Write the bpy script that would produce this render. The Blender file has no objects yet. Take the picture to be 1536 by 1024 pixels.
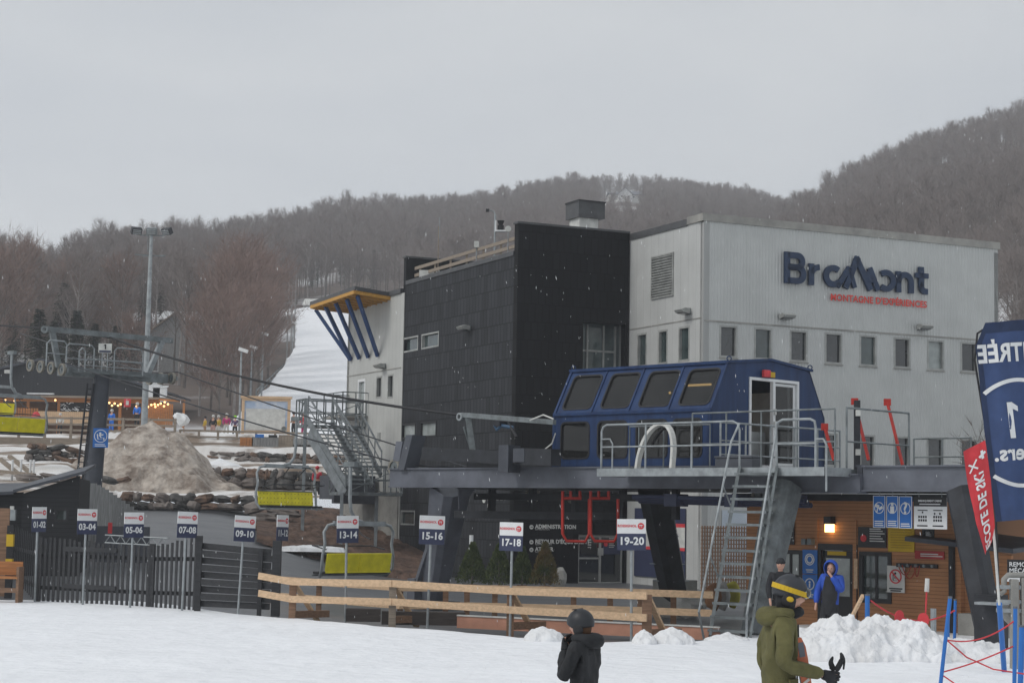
import bpy, bmesh, math, random
from mathutils import Vector, Matrix
from mathutils.geometry import tessellate_polygon
random.seed(7)
R = math.radians
scene = bpy.context.scene
C = scene.collection
# ------------------------------------------------------------------ camera
F, PITCH, ROLL, CAMZ = 2780.0, math.atan(258/2780), 0.018, 2.5
cam_d = bpy.data.cameras.new('camera'); cam = bpy.data.objects.new('camera', cam_d); C.objects.link(cam)
CM = Matrix.Rotation(R(90)+PITCH, 3, 'X') @ Matrix.Rotation(ROLL, 3, 'Z')
cam.matrix_world = Matrix.Translation((0, 0, CAMZ)) @ CM.to_4x4()
cam_d.lens = 36*F/1536; cam_d.sensor_width = 36; cam_d.clip_end = 6000; cam_d.clip_start = .5
scene.camera = cam
CO = Vector((0, 0, CAMZ))
def ray(px, py): return CM @ Vector(((px-768)/F, (512-py)/F, -1))
def P(px, py, Y):                       # point of the place seen at (px, py), Y metres ahead
    d = ray(px, py); return CO + d*(Y/d.y)
def GZ(px, py, z=0):                    # where that sight line meets height z
    d = ray(px, py); return CO + d*((z-CAMZ)/d.z)
def XZ(px, Y, z):                       # point at column px, distance Y, height z
    py = 770
    for _ in range(12):
        p = P(px, py, Y); py -= (z-p.z)*F/Y
    return P(px, py, Y)
class PL:                               # upright plane through o (x, y) with direction u
    def __init__(s, o, u):
        s.o = Vector((o[0], o[1], 0)); s.u = Vector((u[0], u[1], 0)).normalized()
        s.n = Vector((s.u.y, -s.u.x, 0))            # faces the camera for u pointing right
    def hit(s, px, py):
        d = ray(px, py); t = (s.o-CO).dot(s.n)/d.dot(s.n); p = CO+d*t
        return ((p-s.o).dot(s.u), p.z)
    def pt(s, a, z, off=0): return s.o + s.u*a + s.n*off + Vector((0, 0, z))
def V(*a): return Vector(a)
# ------------------------------------------------------------------ materials
MATS = {}
def nd(nt, t, **k):
    n = nt.nodes.new(t)
    for a, b in k.items():
        if a in n.inputs: n.inputs[a].default_value = b
        else: setattr(n, a, b)
    return n
def M(name, col, rough=.7, metal=0., var=.18, scale=2.5, bump=0., bscale=25., col2=None, spec=.35, stretch=None, coord='Object', emit=0, alpha=1):
    if name in MATS: return MATS[name]
    m = bpy.data.materials.new(name); m.use_nodes = True; nt = m.node_tree; L = nt.links
    b = nt.nodes['Principled BSDF']; b.inputs['Roughness'].default_value = rough; b.inputs['Metallic'].default_value = metal
    b.inputs['Specular IOR Level'].default_value = spec
    tc = nd(nt, 'ShaderNodeTexCoord'); src = tc.outputs[coord]
    if stretch:
        mp = nd(nt, 'ShaderNodeMapping'); mp.inputs['Scale'].default_value = stretch; L.new(src, mp.inputs[0]); src = mp.outputs[0]
    n = nd(nt, 'ShaderNodeTexNoise', Scale=scale, Detail=6., Roughness=.62); L.new(src, n.inputs['Vector'])
    c2 = col2 or tuple(max(0, c*(1-var)) for c in col); c1 = col if col2 else tuple(min(1, c*(1+var)) for c in col)
    rp = nd(nt, 'ShaderNodeValToRGB'); rp.color_ramp.elements[0].position = .36; rp.color_ramp.elements[1].position = .66
    rp.color_ramp.elements[0].color = (*c2, 1); rp.color_ramp.elements[1].color = (*c1, 1)
    L.new(n.outputs['Fac'], rp.inputs[0]); L.new(rp.outputs[0], b.inputs['Base Color'])
    if bump:
        n2 = nd(nt, 'ShaderNodeTexNoise', Scale=bscale, Detail=5.); L.new(src, n2.inputs['Vector'])
        bp = nd(nt, 'ShaderNodeBump', Strength=1., Distance=bump); L.new(n2.outputs['Fac'], bp.inputs['Height']); L.new(bp.outputs[0], b.inputs['Normal'])
    if emit:
        b.inputs['Emission Color'].default_value = (*col, 1); b.inputs['Emission Strength'].default_value = emit
    m['b'] = 1; MATS[name] = m; return m
def bsdf(m): return m.node_tree.nodes['Principled BSDF']
def sep(nt, src):
    s = nd(nt, 'ShaderNodeSeparateXYZ'); nt.links.new(src, s.inputs[0]); return s
def math_(nt, op, a, b=None, c=None):
    n = nd(nt, 'ShaderNodeMath', operation=op)
    for i, x in enumerate((a, b, c)):
        if x is None: continue
        if isinstance(x, (int, float)): n.inputs[i].default_value = x
        else: nt.links.new(x, n.inputs[i])
    return n.outputs[0]
def mixc(nt, fac, a, b, mode='MIX'):
    n = nd(nt, 'ShaderNodeMix', data_type='RGBA', blend_type=mode)
    for i, x in ((0, fac), (6, a), (7, b)):
        if isinstance(x, (int, float)): n.inputs[i].default_value = x
        elif isinstance(x, tuple): n.inputs[i].default_value = (*x, 1)
        else: nt.links.new(x, n.inputs[i])
    return n.outputs[2]
def ribbed(name, col, pitch, depth, rough=.5, axis=0, stain=.12, sharp=False, var=.06, panel=0):
    """cladding with ribs or boards; axis 0 = upright ribs along u, 1 = level boards (uv in metres)"""
    m = M(name, col, rough, var=var, scale=.7, coord='UV'); nt = m.node_tree; b = bsdf(m)
    tc = nd(nt, 'ShaderNodeTexCoord'); s = sep(nt, tc.outputs['UV'])
    x = math_(nt, 'FRACT', math_(nt, 'DIVIDE', s.outputs[axis], pitch))
    if sharp: h = math_(nt, 'GREATER_THAN', x, .1)
    else: h = math_(nt, 'ABSOLUTE', math_(nt, 'SUBTRACT', x, .5))
    bp = nd(nt, 'ShaderNodeBump', Strength=1., Distance=depth); nt.links.new(h, bp.inputs['Height']); nt.links.new(bp.outputs[0], b.inputs['Normal'])
    base = b.inputs['Base Color'].links[0].from_socket
    # rain streaks, each with a shape of its own
    mp = nd(nt, 'ShaderNodeMapping'); mp.inputs['Scale'].default_value = (3.5, .22, 1); nt.links.new(tc.outputs['UV'], mp.inputs[0])
    n = nd(nt, 'ShaderNodeTexNoise', Scale=1., Detail=7.); nt.links.new(mp.outputs[0], n.inputs['Vector'])
    f = math_(nt, 'MULTIPLY', n.outputs['Fac'], stain*1.6)
    col_ = mixc(nt, f, base, tuple(c*.45 for c in col))
    if sharp:      # each board its own tone, dark joints
        fl = math_(nt, 'FLOOR', math_(nt, 'DIVIDE', s.outputs[axis], pitch)); wn = nd(nt, 'ShaderNodeTexWhiteNoise', noise_dimensions='1D'); nt.links.new(fl, wn.inputs['W'])
        col_ = mixc(nt, math_(nt, 'MULTIPLY', wn.outputs['Value'], .3), col_, tuple(c*.5 for c in col))
        col_ = mixc(nt, math_(nt, 'MULTIPLY', math_(nt, 'LESS_THAN', x, .1), .6), col_, tuple(c*.2 for c in col))
    if panel:
        fr = math_(nt, 'FRACT', math_(nt, 'DIVIDE', s.outputs[0], panel))
        col_ = mixc(nt, math_(nt, 'MULTIPLY', math_(nt, 'LESS_THAN', fr, .035), .45), col_, tuple(c*.4 for c in col))
    nt.links.new(col_, b.inputs['Base Color']); return m
def slate(name, col):
    m = M(name, col, .62, var=.25, scale=1.2, coord='UV'); nt = m.node_tree; b = bsdf(m)
    tc = nd(nt, 'ShaderNodeTexCoord')
    br = nd(nt, 'ShaderNodeTexBrick'); br.inputs['Scale'].default_value = 1; br.inputs['Brick Width'].default_value = .31; br.inputs['Row Height'].default_value = .72
    br.inputs['Mortar Size'].default_value = .02; br.inputs['Mortar Smooth'].default_value = .2; br.offset = .43; br.inputs['Bias'].default_value = 0
    br.inputs['Color1'].default_value = (*[c*1.38 for c in col], 1); br.inputs['Color2'].default_value = (*[c*.68 for c in col], 1); br.inputs['Mortar'].default_value = (*[c*.05 for c in col], 1)
    nt.links.new(tc.outputs['UV'], br.inputs['Vector'])
    base = b.inputs['Base Color'].links[0].from_socket
    nt.links.new(mixc(nt, .7, base, br.outputs['Color']), b.inputs['Base Color'])
    n = nd(nt, 'ShaderNodeTexNoise', Scale=9., Detail=5.); nt.links.new(tc.outputs['UV'], n.inputs['Vector'])
    h = math_(nt, 'ADD', math_(nt, 'MULTIPLY', n.outputs['Fac'], .3), math_(nt, 'MULTIPLY', br.outputs['Fac'], -1.))
    bp = nd(nt, 'ShaderNodeBump', Strength=1., Distance=.02); nt.links.new(h, bp.inputs['Height']); nt.links.new(bp.outputs[0], b.inputs['Normal'])
    return m
def wood(name, col, rough=.75, var=.22, along=(1.2, 14, 14)):
    return M(name, col, rough, var=var, scale=1.6, stretch=along, bump=.003, bscale=6)
def glass(name, col=(.02, .024, .027), rough=.05, trans=0.):
    m = M(name, col, rough, var=.3, scale=1.2, spec=.9)
    if trans:
        nt = m.node_tree; b = bsdf(m); t = nd(nt, 'ShaderNodeBsdfTransparent'); t.inputs[0].default_value = (.8, .82, .82, 1)
        mx = nd(nt, 'ShaderNodeMixShader'); mx.inputs[0].default_value = trans; o = nt.nodes['Material Output']
        nt.links.new(b.outputs[0], mx.inputs[1]); nt.links.new(t.outputs[0], mx.inputs[2]); nt.links.new(mx.outputs[0], o.inputs[0])
    return m
# ------------------------------------------------------------------ mesh builder
class MB:
    def __init__(s): s.v = []; s.f = []; s.uv = {}; s.mi = {}; s.cur = 0
    def add(s, vs, fs, uvs=None):
        k = len(s.v); s.v += [Vector(p) for p in vs]
        for f in fs:
            if uvs: s.uv[len(s.f)] = [uvs[i] for i in f]
            if s.cur: s.mi[len(s.f)] = s.cur
            s.f.append([i+k for i in f])
        return s
    def par(s, o, u, v, w):             # box from a corner and three edges
        o, u, v, w = map(Vector, (o, u, v, w))
        if u.cross(v).dot(w) < 0: u, v = v, u
        vs = [o, o+u, o+u+v, o+v, o+w, o+u+w, o+u+v+w, o+v+w]
        return s.add(vs, [(3, 2, 1, 0), (4, 5, 6, 7), (0, 1, 5, 4), (1, 2, 6, 5), (2, 3, 7, 6), (3, 0, 4, 7)])
    def box(s, c, d, rz=0, m=None):
        r = m or Matrix.Rotation(rz, 3, 'Z'); c = Vector(c)
        u, v, w = (r @ V(d[0], 0, 0), r @ V(0, d[1], 0), r @ V(0, 0, d[2])); return s.par(c-(u+v+w)/2, u, v, w)
    def bar(s, a, b, w, h=None, up=(0, 0, 1)):
        a, b = Vector(a), Vector(b); h = h or w; d = (b-a)
        if d.length < 1e-6: return s
        dn = d.normalized(); up = Vector(up)
        if abs(dn.dot(up)) > .98: up = V(0, 1, 0) if abs(dn.y) < .9 else V(1, 0, 0)
        x = dn.cross(up).normalized(); y = x.cross(dn).normalized()
        return s.par(a-x*w/2-y*h/2, x*w, y*h, d)
    def tube(s, pts, r, n=8, cap=True, closed=False):
        pts = [Vector(p) for p in pts]; rs = r if isinstance(r, (list, tuple)) else [r]*len(pts)
        k = len(s.v); N = len(pts); ref = None; vs = []
        for i, p in enumerate(pts):
            a = pts[(i-1) % N] if (i or closed) else p; b = pts[(i+1) % N] if (i < N-1 or closed) else p
            d = (b-a).normalized() if (b-a).length > 1e-9 else V(0, 0, 1)
            if ref is None: ref = V(0, 0, 1) if abs(d.z) < .9 else V(1, 0, 0)
            x = d.cross(ref)
            if x.length < 1e-4: x = d.cross(V(0, 1, .3))
            x.normalize(); y = x.cross(d).normalized(); ref = y
            for j in range(n):
                t = 2*math.pi*j/n; vs.append(p+(x*math.cos(t)+y*math.sin(t))*rs[i])
        fs = []
        for i in range(N if closed else N-1):
            for j in range(n):
                a = i*n+j; b = i*n+(j+1) % n; c = ((i+1) % N)*n+(j+1) % n; d = ((i+1) % N)*n+j; fs.append((a, b, c, d))
        if cap and not closed: fs += [tuple(reversed(range(n))), tuple(range((N-1)*n, N*n))]
        return s.add(vs, fs)
    def prism(s, pts, vec):
        pts = [Vector(p) for p in pts]; vec = Vector(vec); n = len(pts)
        nn = V(0, 0, 0)
        for i in range(n): nn += pts[i].cross(pts[(i+1) % n])
        if nn.dot(vec) > 0: pts.reverse()
        return s.add(pts+[p+vec for p in pts], [tuple(range(n)), tuple(reversed(range(n, 2*n)))]+[(i, i+n, (i+1) % n+n, (i+1) % n) for i in range(n)])
    def disc(s, c, ax, r, t, n=20, hole=0):
        c, ax = Vector(c), Vector(ax).normalized(); ref = V(0, 0, 1) if abs(ax.z) < .9 else V(1, 0, 0)
        x = ax.cross(ref).normalized(); y = ax.cross(x)
        ring = lambda rr, o: [c+ax*o+(x*math.cos(2*math.pi*i/n)+y*math.sin(2*math.pi*i/n))*rr for i in range(n)]
        if not hole: return s.prism(ring(r, -t/2), ax*t)
        vs = ring(r, -t/2)+ring(r, t/2)+ring(hole, t/2)+ring(hole, -t/2); fs = []
        for k in range(4):
            for i in range(n): fs.append((k*n+i, k*n+(i+1) % n, ((k+1) % 4)*n+(i+1) % n, ((k+1) % 4)*n+i))
        return s.add(vs, fs)
    def sphere(s, c, r, n=12, m=8, sc=(1, 1, 1), fn=None, rot=None):
        vs = []; c = Vector(c)
        for i in range(m+1):
            th = math.pi*i/m
            for j in range(n):
                ph = 2*math.pi*j/n; p = V(math.sin(th)*math.cos(ph), math.sin(th)*math.sin(ph), math.cos(th))
                q = V(p.x*sc[0], p.y*sc[1], p.z*sc[2])*r
                if fn: q = fn(p, q)
                if rot: q = rot @ q
                vs.append(c+q)
        fs = [(i*n+j, (i+1)*n+j, (i+1)*n+(j+1) % n, i*n+(j+1) % n) for i in range(m) for j in range(n)]
        return s.add(vs, fs)
    def wall(s, pl, outer, holes=(), t=.2, off=0, back=True):
        """wall standing in plane pl; outline and openings in (along, height) metres, with real reveals"""
        loops = [list(outer)]+[list(h) for h in holes]
        def area(l): return sum(l[i][0]*l[(i+1) % len(l)][1]-l[(i+1) % len(l)][0]*l[i][1] for i in range(len(l)))/2
        if area(loops[0]) < 0: loops[0].reverse()
        for h in loops[1:]:
            if area(h) > 0: h.reverse()
        flat = [p for l in loops for p in l]; N = len(flat)
        tris = tessellate_polygon([[V(p[0], p[1], 0) for p in l] for l in loops])
        vs = [pl.pt(a, z, off) for a, z in flat]+[pl.pt(a, z, off-t) for a, z in flat]
        uv = [(a, z) for a, z in flat]*2; fs = []
        for a, b, c in tris:
            A, B, D = flat[a], flat[b], flat[c]; ar = (B[0]-A[0])*(D[1]-A[1])-(D[0]-A[0])*(B[1]-A[1])
            if abs(ar) < 1e-9: continue
            if ar < 0: b, c = c, b
            fs.append((a, b, c))
            if back: fs.append((c+N, b+N, a+N))
        k = 0
        for l in loops:
            n = len(l)
            for i in range(n): j = (i+1) % n; fs.append((k+i, k+i+N, k+j+N, k+j))
            k += n
        return s.add(vs, fs, uv)
    def build(s, name, mat, parent=None, smooth=False, bevel=0, origin=None):
        me = bpy.data.meshes.new(name)
        mats = mat if isinstance(mat, (list, tuple)) else [mat]
        if parent is not None: o0 = WORLD.get(parent.name_full, V(0, 0, 0))
        elif origin is not None: o0 = Vector(origin)
        elif s.v:
            xs = [p.x for p in s.v]; ys = [p.y for p in s.v]; zs = [p.z for p in s.v]
            o0 = V((min(xs)+max(xs))/2, (min(ys)+max(ys))/2, min(zs))
        else: o0 = V(0, 0, 0)
        me.from_pydata([p-o0 for p in s.v], [], s.f)
        for m in mats: me.materials.append(m)
        if s.uv:
            ul = me.uv_layers.new(name='UVMap')
            for i, u in s.uv.items():
                for li, q in zip(me.polygons[i].loop_indices, u): ul.data[li].uv = q
        for i, k in s.mi.items(): me.polygons[i].material_index = k
        if smooth:
            me.polygons.foreach_set('use_smooth', [True]*len(me.polygons))
        me.validate(); me.update()
        o = bpy.data.objects.new(name, me); C.objects.link(o)
        if smooth: 
            try: me.set_sharp_from_angle(angle=R(50))
            except Exception: pass
        if bevel:
            b = o.modifiers.new('bevel', 'BEVEL'); b.width = bevel; b.segments = 2; b.limit_method = 'ANGLE'
        if parent is not None: o.parent = parent; WORLD[o.name_full] = o0
        else: o.location = o0; WORLD[o.name_full] = o0
        return o
WORLD = {}
def tag(o, label=None, cat=None, group=None, kind=None):
    for k, v in (('label', label), ('category', cat), ('group', group), ('kind', kind)):
        if v: o[k] = v
    return o
def thing(name, label, cat, loc=(0, 0, 0), group=None):
    o = bpy.data.objects.new(name, None); C.objects.link(o); o.location = loc; o.empty_display_size = .3
    WORLD[o.name_full] = Vector(loc); return tag(o, label, cat, group)
def tree_copy(o, parent=None):
    c = o.copy(); C.objects.link(c)
    if parent: c.parent = parent
    for ch in list(o.children): tree_copy(ch, c)
    return c
def put(o, loc, rz=0, label=None, scale=None):
    o.location = loc; o.rotation_euler = (0, 0, rz)
    if label: o['label'] = label
    if scale: o.scale = scale
    return o
def struct(o): o['kind'] = 'structure'; return o
def text_mb(mb, txt, size, o, u, w, align='CENTER', depth=.01, mirror=False, bold=0., sx=1., n=None):
    """solid lettering: o = anchor, u = reading direction, w = up; stands out along n"""
    cu = bpy.data.curves.new('t', 'FONT'); cu.body = txt; cu.size = size; cu.align_x = align; cu.align_y = 'CENTER'; cu.offset = bold; cu.resolution_u = 3
    cu.space_character = 1.03; ob = bpy.data.objects.new('t', cu); C.objects.link(ob)
    dg = bpy.context.evaluated_depsgraph_get(); me = bpy.data.meshes.new_from_object(ob.evaluated_get(dg))
    o, u, w = Vector(o), Vector(u).normalized(), Vector(w).normalized(); nn = (Vector(n).normalized() if n is not None else u.cross(w))
    vs = [o+u*(v.co.x*sx)*(-1 if mirror else 1)+w*v.co.y+nn*depth for v in me.vertices]
    fs = [tuple(p.vertices) for p in me.polygons]; mb.add(vs, fs)
    bpy.data.objects.remove(ob); bpy.data.curves.remove(cu); bpy.data.meshes.remove(me); return mb
def grid_mb(fn, nu, nv, uvf=None):
    mb = MB(); vs = [fn(i/nu, j/nv) for j in range(nv+1) for i in range(nu+1)]
    fs = [(j*(nu+1)+i, j*(nu+1)+i+1, (j+1)*(nu+1)+i+1, (j+1)*(nu+1)+i) for j in range(nv) for i in range(nu)]
    return mb.add(vs, fs)
def lerp(a, b, t): return a+(b-a)*t
def pw(x, pts):                          # piecewise linear
    if x <= pts[0][0]: return pts[0][1]
    for (a, b), (c, d) in zip(pts, pts[1:]):
        if x <= c: return b+(d-b)*(x-a)/(c-a)
    return pts[-1][1]
def smooth01(t): t = max(0, min(1, t)); return t*t*(3-2*t)
from mathutils import noise as NZ
def nz(x, y, z=0, o=4): return NZ.fractal(V(x, y, z), 1., 2., o)
# ------------------------------------------------------------------ palette
m_snow = M('snow', (.86, .875, .9), .6, var=.035, scale=.6, bump=.09, bscale=2.6, spec=.3)
_q = m_snow.node_tree; _b0 = bsdf(m_snow); _tc = nd(_q, 'ShaderNodeTexCoord'); _mp = nd(_q, 'ShaderNodeMapping'); _mp.inputs['Scale'].default_value = (.35, 7, 1); _mp.inputs['Rotation'].default_value = (0, 0, .5); _q.links.new(_tc.outputs['Object'], _mp.inputs[0])
_nn = nd(_q, 'ShaderNodeTexNoise', Scale=.8, Detail=5.); _q.links.new(_mp.outputs[0], _nn.inputs['Vector']); _bp = nd(_q, 'ShaderNodeBump', Strength=1., Distance=.05); _q.links.new(_nn.outputs['Fac'], _bp.inputs['Height'])
_q.links.new(_b0.inputs['Normal'].links[0].from_socket, _bp.inputs['Normal']); _q.links.new(_bp.outputs[0], _b0.inputs['Normal'])
m_snow_rough = M('trodden_snow', (.84, .855, .875), .7, col2=(.70, .70, .70), scale=1.1, bump=.06, bscale=7)
m_dirtysnow = M('dirty_snow', (.53, .47, .41), .95, col2=(.20, .16, .13), scale=1.3, bump=.25, bscale=2.5)
m_asphalt = M('wet_asphalt', (.115, .12, .128), .42, col2=(.07, .073, .08), scale=.5, bump=.01, bscale=30, spec=.5)
m_grey_corr = ribbed('corrugated_steel', (.53, .54, .525), .145, .055, .5, stain=.12, panel=0)
m_grey_panel = ribbed('grey_panel', (.52, .525, .51), .58, .012, .45, stain=.16, sharp=False, panel=.58)
m_white_panel = ribbed('pale_panel', (.52, .525, .50), .45, .01, .5, stain=.2, panel=.45)
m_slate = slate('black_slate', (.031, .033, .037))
m_slate_shaded = slate('black_slate_shaded', (.006, .0063, .0075))  # same slate, colour darkened to paint in the shade of the front face
for _q in (m_slate, m_slate_shaded): bsdf(_q).inputs['Specular IOR Level'].default_value = .15
m_flash = M('weathered_flashing', (.36, .35, .32), .6, col2=(.22, .215, .2), scale=1)
m_darkflash = M('dark_flashing', (.07, .072, .075), .5)
m_letter = M('navy_letter', (.014, .032, .075), .45)
m_red_letter = M('red_letter', (.62, .05, .035), .5)
m_win = glass('window_glass')
m_win2 = glass('window_glass_pale', (.28, .31, .30), .25)
m_win3 = glass('window_glass_green', (.045, .065, .065), .04)
m_frame = M('grey_frame', (.33, .335, .32), .5)
m_blackfr = M('black_frame', (.018, .018, .02), .45)
m_galv = M('galvanised_steel', (.30, .325, .335), .5, metal=.25, var=.22, scale=4)
m_galv_d = M('worn_galvanised_steel', (.17, .19, .195), .5, metal=.2, var=.3, scale=3)
m_steel_d = M('charcoal_steel', (.075, .082, .098), .5, col2=(.05, .055, .068), scale=1.5)
m_steel_k = M('black_steel', (.022, .024, .029), .55, var=.35)
m_steel_b = M('slate_blue_steel', (.115, .124, .148), .5, var=.18, scale=1.5)
m_blue = M('blue_paint', (.021, .050, .135), .5, col2=(.013, .030, .085), scale=.9, spec=.2, stretch=(4, 4, .45), bump=.002, bscale=3)
m_blue_brace = M('brace_blue', (.03, .07, .19), .5)
m_yellow = M('yellow_vinyl', (.86, .76, .015), .55, col2=(.68, .60, .012), scale=3, bump=.004, bscale=20)
m_red = M('red_paint', (.45, .028, .018), .5)
m_redb = M('bright_red', (.62, .05, .06), .6)
m_lumber = wood('fresh_lumber', (.60, .42, .265), var=.16)
m_lumber_o = wood('old_lumber', (.26, .215, .17))
m_lumber_d = wood('damp_lumber', (.22, .13, .08))
m_blackwood = wood('black_stained_wood', (.032, .033, .036), .6)
m_ochre = wood('ochre_soffit', (.52, .27, .05), .6)
m_orange = wood('orange_cedar', (.40, .17, .06), .7)
m_siding = ribbed('brown_siding', (.50, .235, .105), .085, .012, .7, axis=1, stain=.25, sharp=True)
m_siding_k = ribbed('black_clapboard', (.022, .023, .026), .13, .012, .6, axis=1, stain=.2, sharp=True)
m_barn = ribbed('barn_siding', (.028, .03, .036), .3, .02, .7, stain=.2, sharp=True)
m_greyboard = wood('grey_boards', (.27, .27, .265), .8, along=(14, 14, 1.2))
m_rock = [M('retaining_rock', (.24, .21, .19), .9, col2=(.12, .10, .09), scale=2, bump=.05, bscale=4), M('rusty_rock', (.23, .145, .10), .9, col2=(.10, .07, .055), scale=2, bump=.05, bscale=4), M('dark_rock', (.12, .115, .11), .9, col2=(.05, .048, .046), scale=2, bump=.05, bscale=4)]
m_bank = M('brown_bank', (.17, .105, .075), .95, col2=(.07, .045, .035), scale=1.7, bump=.15, bscale=4)
m_concrete = M('old_concrete', (.33, .325, .30), .85, col2=(.22, .215, .2), scale=1.2, bump=.01)
m_white = M('white_paint', (.72, .73, .73), .5, var=.06)
m_offwhite = M('offwhite', (.58, .58, .55), .6, var=.15)
m_navy = M('navy_print', (.035, .043, .09), .45, var=.1)
m_black_rub = M('black_rubber', (.02, .02, .022), .7)
m_skin = M('skin', (.52, .30, .22), .55, var=.08)
m_lamp_on = M('lit_lamp', (1., .62, .22), .5, var=0, emit=5)
m_bulb = M('string_bulb', (1., .6, .25), .5, var=0, emit=2.2)
m_yellowp = M('yellow_print', (.55, .36, .015), .6, var=.06)
m_bluesign = M('sign_blue', (.02, .14, .45), .45, var=.06)
m_tire = M('wheel_liner', (.24, .225, .19), .8, var=.2)
m_bark = M('bark', (.19, .17, .155), .95, col2=(.10, .085, .075), scale=1.5)
m_bark_p = M('pale_bark', (.36, .33, .31), .95, col2=(.22, .20, .19), scale=1.5)
m_twig = M('twigs', (.225, .192, .178), .95, var=.22, scale=.2)
m_fir = M('fir_needles', (.040, .052, .028), .9, col2=(.016, .024, .014), scale=.8)
m_cedar = M('cedar_foliage', (.095, .12, .035), .9, col2=(.035, .055, .018), scale=5)
m_pink = M('terracotta_board', (.50, .25, .17), .7, var=.12)
# ground that shows leaf litter with patches of old snow
m_forest = M('forest_floor', (.15, .115, .095), .95, col2=(.09, .07, .06), scale=.05, bump=0)
def _snowpatch(m, sc, lo, hi):
    nt = m.node_tree; b = bsdf(m); base = b.inputs['Base Color'].links[0].from_socket; tc = nd(nt, 'ShaderNodeTexCoord')
    n = nd(nt, 'ShaderNodeTexNoise', Scale=sc, Detail=9., Roughness=.65); nt.links.new(tc.outputs['Object'], n.inputs['Vector'])
    mr = nd(nt, 'ShaderNodeMapRange'); mr.inputs[1].default_value = lo; mr.inputs[2].default_value = hi; nt.links.new(n.outputs['Fac'], mr.inputs[0])
    nt.links.new(mixc(nt, mr.outputs[0], base, (.78, .79, .81)), b.inputs['Base Color'])
_snowpatch(m_forest, .012, .50, .60)
m_terr = M('terrace_snow', (.78, .78, .78), .85, col2=(.60, .57, .53), scale=.35, bump=.08, bscale=3)
_m = m_terr.node_tree; _b = bsdf(m_terr); _s = _b.inputs['Base Color'].links[0].from_socket; _t = nd(_m, 'ShaderNodeTexCoord')
_n = nd(_m, 'ShaderNodeTexNoise', Scale=.28, Detail=8.); _m.links.new(_t.outputs['Object'], _n.inputs['Vector'])
_r = nd(_m, 'ShaderNodeMapRange'); _r.inputs[1].default_value = .50; _r.inputs[2].default_value = .60; _m.links.new(_n.outputs['Fac'], _r.inputs[0])
_m.links.new(mixc(_m, _r.outputs[0], _s, (.22, .17, .13)), _b.inputs['Base Color'])
# ------------------------------------------------------------------ sky, sun, air
w = bpy.data.worlds.new('World'); scene.world = w; w.use_nodes = True; nt = w.node_tree
bg = nt.nodes['Background']; sky = nd(nt, 'ShaderNodeTexSky', sky_type='NISHITA'); sky.sun_disc = False
SUN_EL, SUN_AZ = R(48), R(-35)
sky.sun_elevation = SUN_EL; sky.sun_rotation = SUN_AZ; sky.air_density = 1.5; sky.dust_density = 4
tc = nd(nt, 'ShaderNodeTexCoord'); mp = nd(nt, 'ShaderNodeMapping'); mp.inputs['Scale'].default_value = (1, 1, 2.6); nt.links.new(tc.outputs['Generated'], mp.inputs[0])
n = nd(nt, 'ShaderNodeTexNoise', Scale=2.6, Detail=5., Roughness=.5, Distortion=.3); nt.links.new(mp.outputs[0], n.inputs['Vector'])
rp = nd(nt, 'ShaderNodeValToRGB'); e = rp.color_ramp.elements
e[0].position = .36; e[0].color = (.535, .572, .615, 1); e[1].position = .62; e[1].color = (.655, .68, .70, 1)
nt.links.new(n.outputs['Fac'], rp.inputs[0])
s = sep(nt, tc.outputs['Generated'])
mr = nd(nt, 'ShaderNodeMapRange'); mr.inputs[1].default_value = 0; mr.inputs[2].default_value = .35; mr.inputs[3].default_value = 1.1; mr.inputs[4].default_value = .90; nt.links.new(s.outputs[2], mr.inputs[0])
cl = nd(nt, 'ShaderNodeVectorMath', operation='SCALE'); nt.links.new(rp.outputs[0], cl.inputs[0]); nt.links.new(math_(nt, 'MULTIPLY', mr.outputs[0], 11.4), cl.inputs['Scale'])
nt.links.new(mixc(nt, .96, sky.outputs[0], cl.outputs[0]), bg.inputs[0]); bg.inputs[1].default_value = .1
sl = bpy.data.lights.new('sun', 'SUN'); sl.energy = 1.5; sl.angle = R(22); sl.color = (1, .97, .93)
so = bpy.data.objects.new('sun', sl); C.objects.link(so)
# a sky rotation of r puts the sun at azimuth r from +Y towards +X
sd = V(math.sin(SUN_AZ)*math.cos(SUN_EL), math.cos(SUN_AZ)*math.cos(SUN_EL), math.sin(SUN_EL))
SUNV = V(-.66, -.30, .69).normalized()
sky.sun_elevation = math.asin(SUNV.z); sky.sun_rotation = math.atan2(SUNV.x, SUNV.y)
so.rotation_euler = SUNV.to_track_quat('Z', 'Y').to_euler(); so.location = (0, 0, 60)
scene.view_settings.view_transform = 'Standard'; scene.view_settings.look = 'None'; scene.view_settings.exposure = 0; scene.view_settings.gamma = 1
hz = MB().box((0, 640, 145), (1900, 1700, 410)); HZ = hz.build('haze', None or M('x', (0, 0, 0)))
hm = bpy.data.materials.new('haze_air'); hm.use_nodes = True; hn = hm.node_tree; hn.nodes.clear()
pv = hn.nodes.new('ShaderNodeVolumePrincipled'); pv.inputs['Color'].default_value = (.86, .88, .92, 1); pv.inputs['Density'].default_value = .00046; pv.inputs['Anisotropy'].default_value = 0
ho = hn.nodes.new('ShaderNodeOutputMaterial'); hn.links.new(pv.outputs[0], ho.inputs['Volume'])
HZ.data.materials.clear(); HZ.data.materials.append(hm); HZ['kind'] = 'stuff'
scene.cycles.volume_bounces = 1; scene.cycles.max_bounces = 6; scene.cycles.transparent_max_bounces = 12
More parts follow.
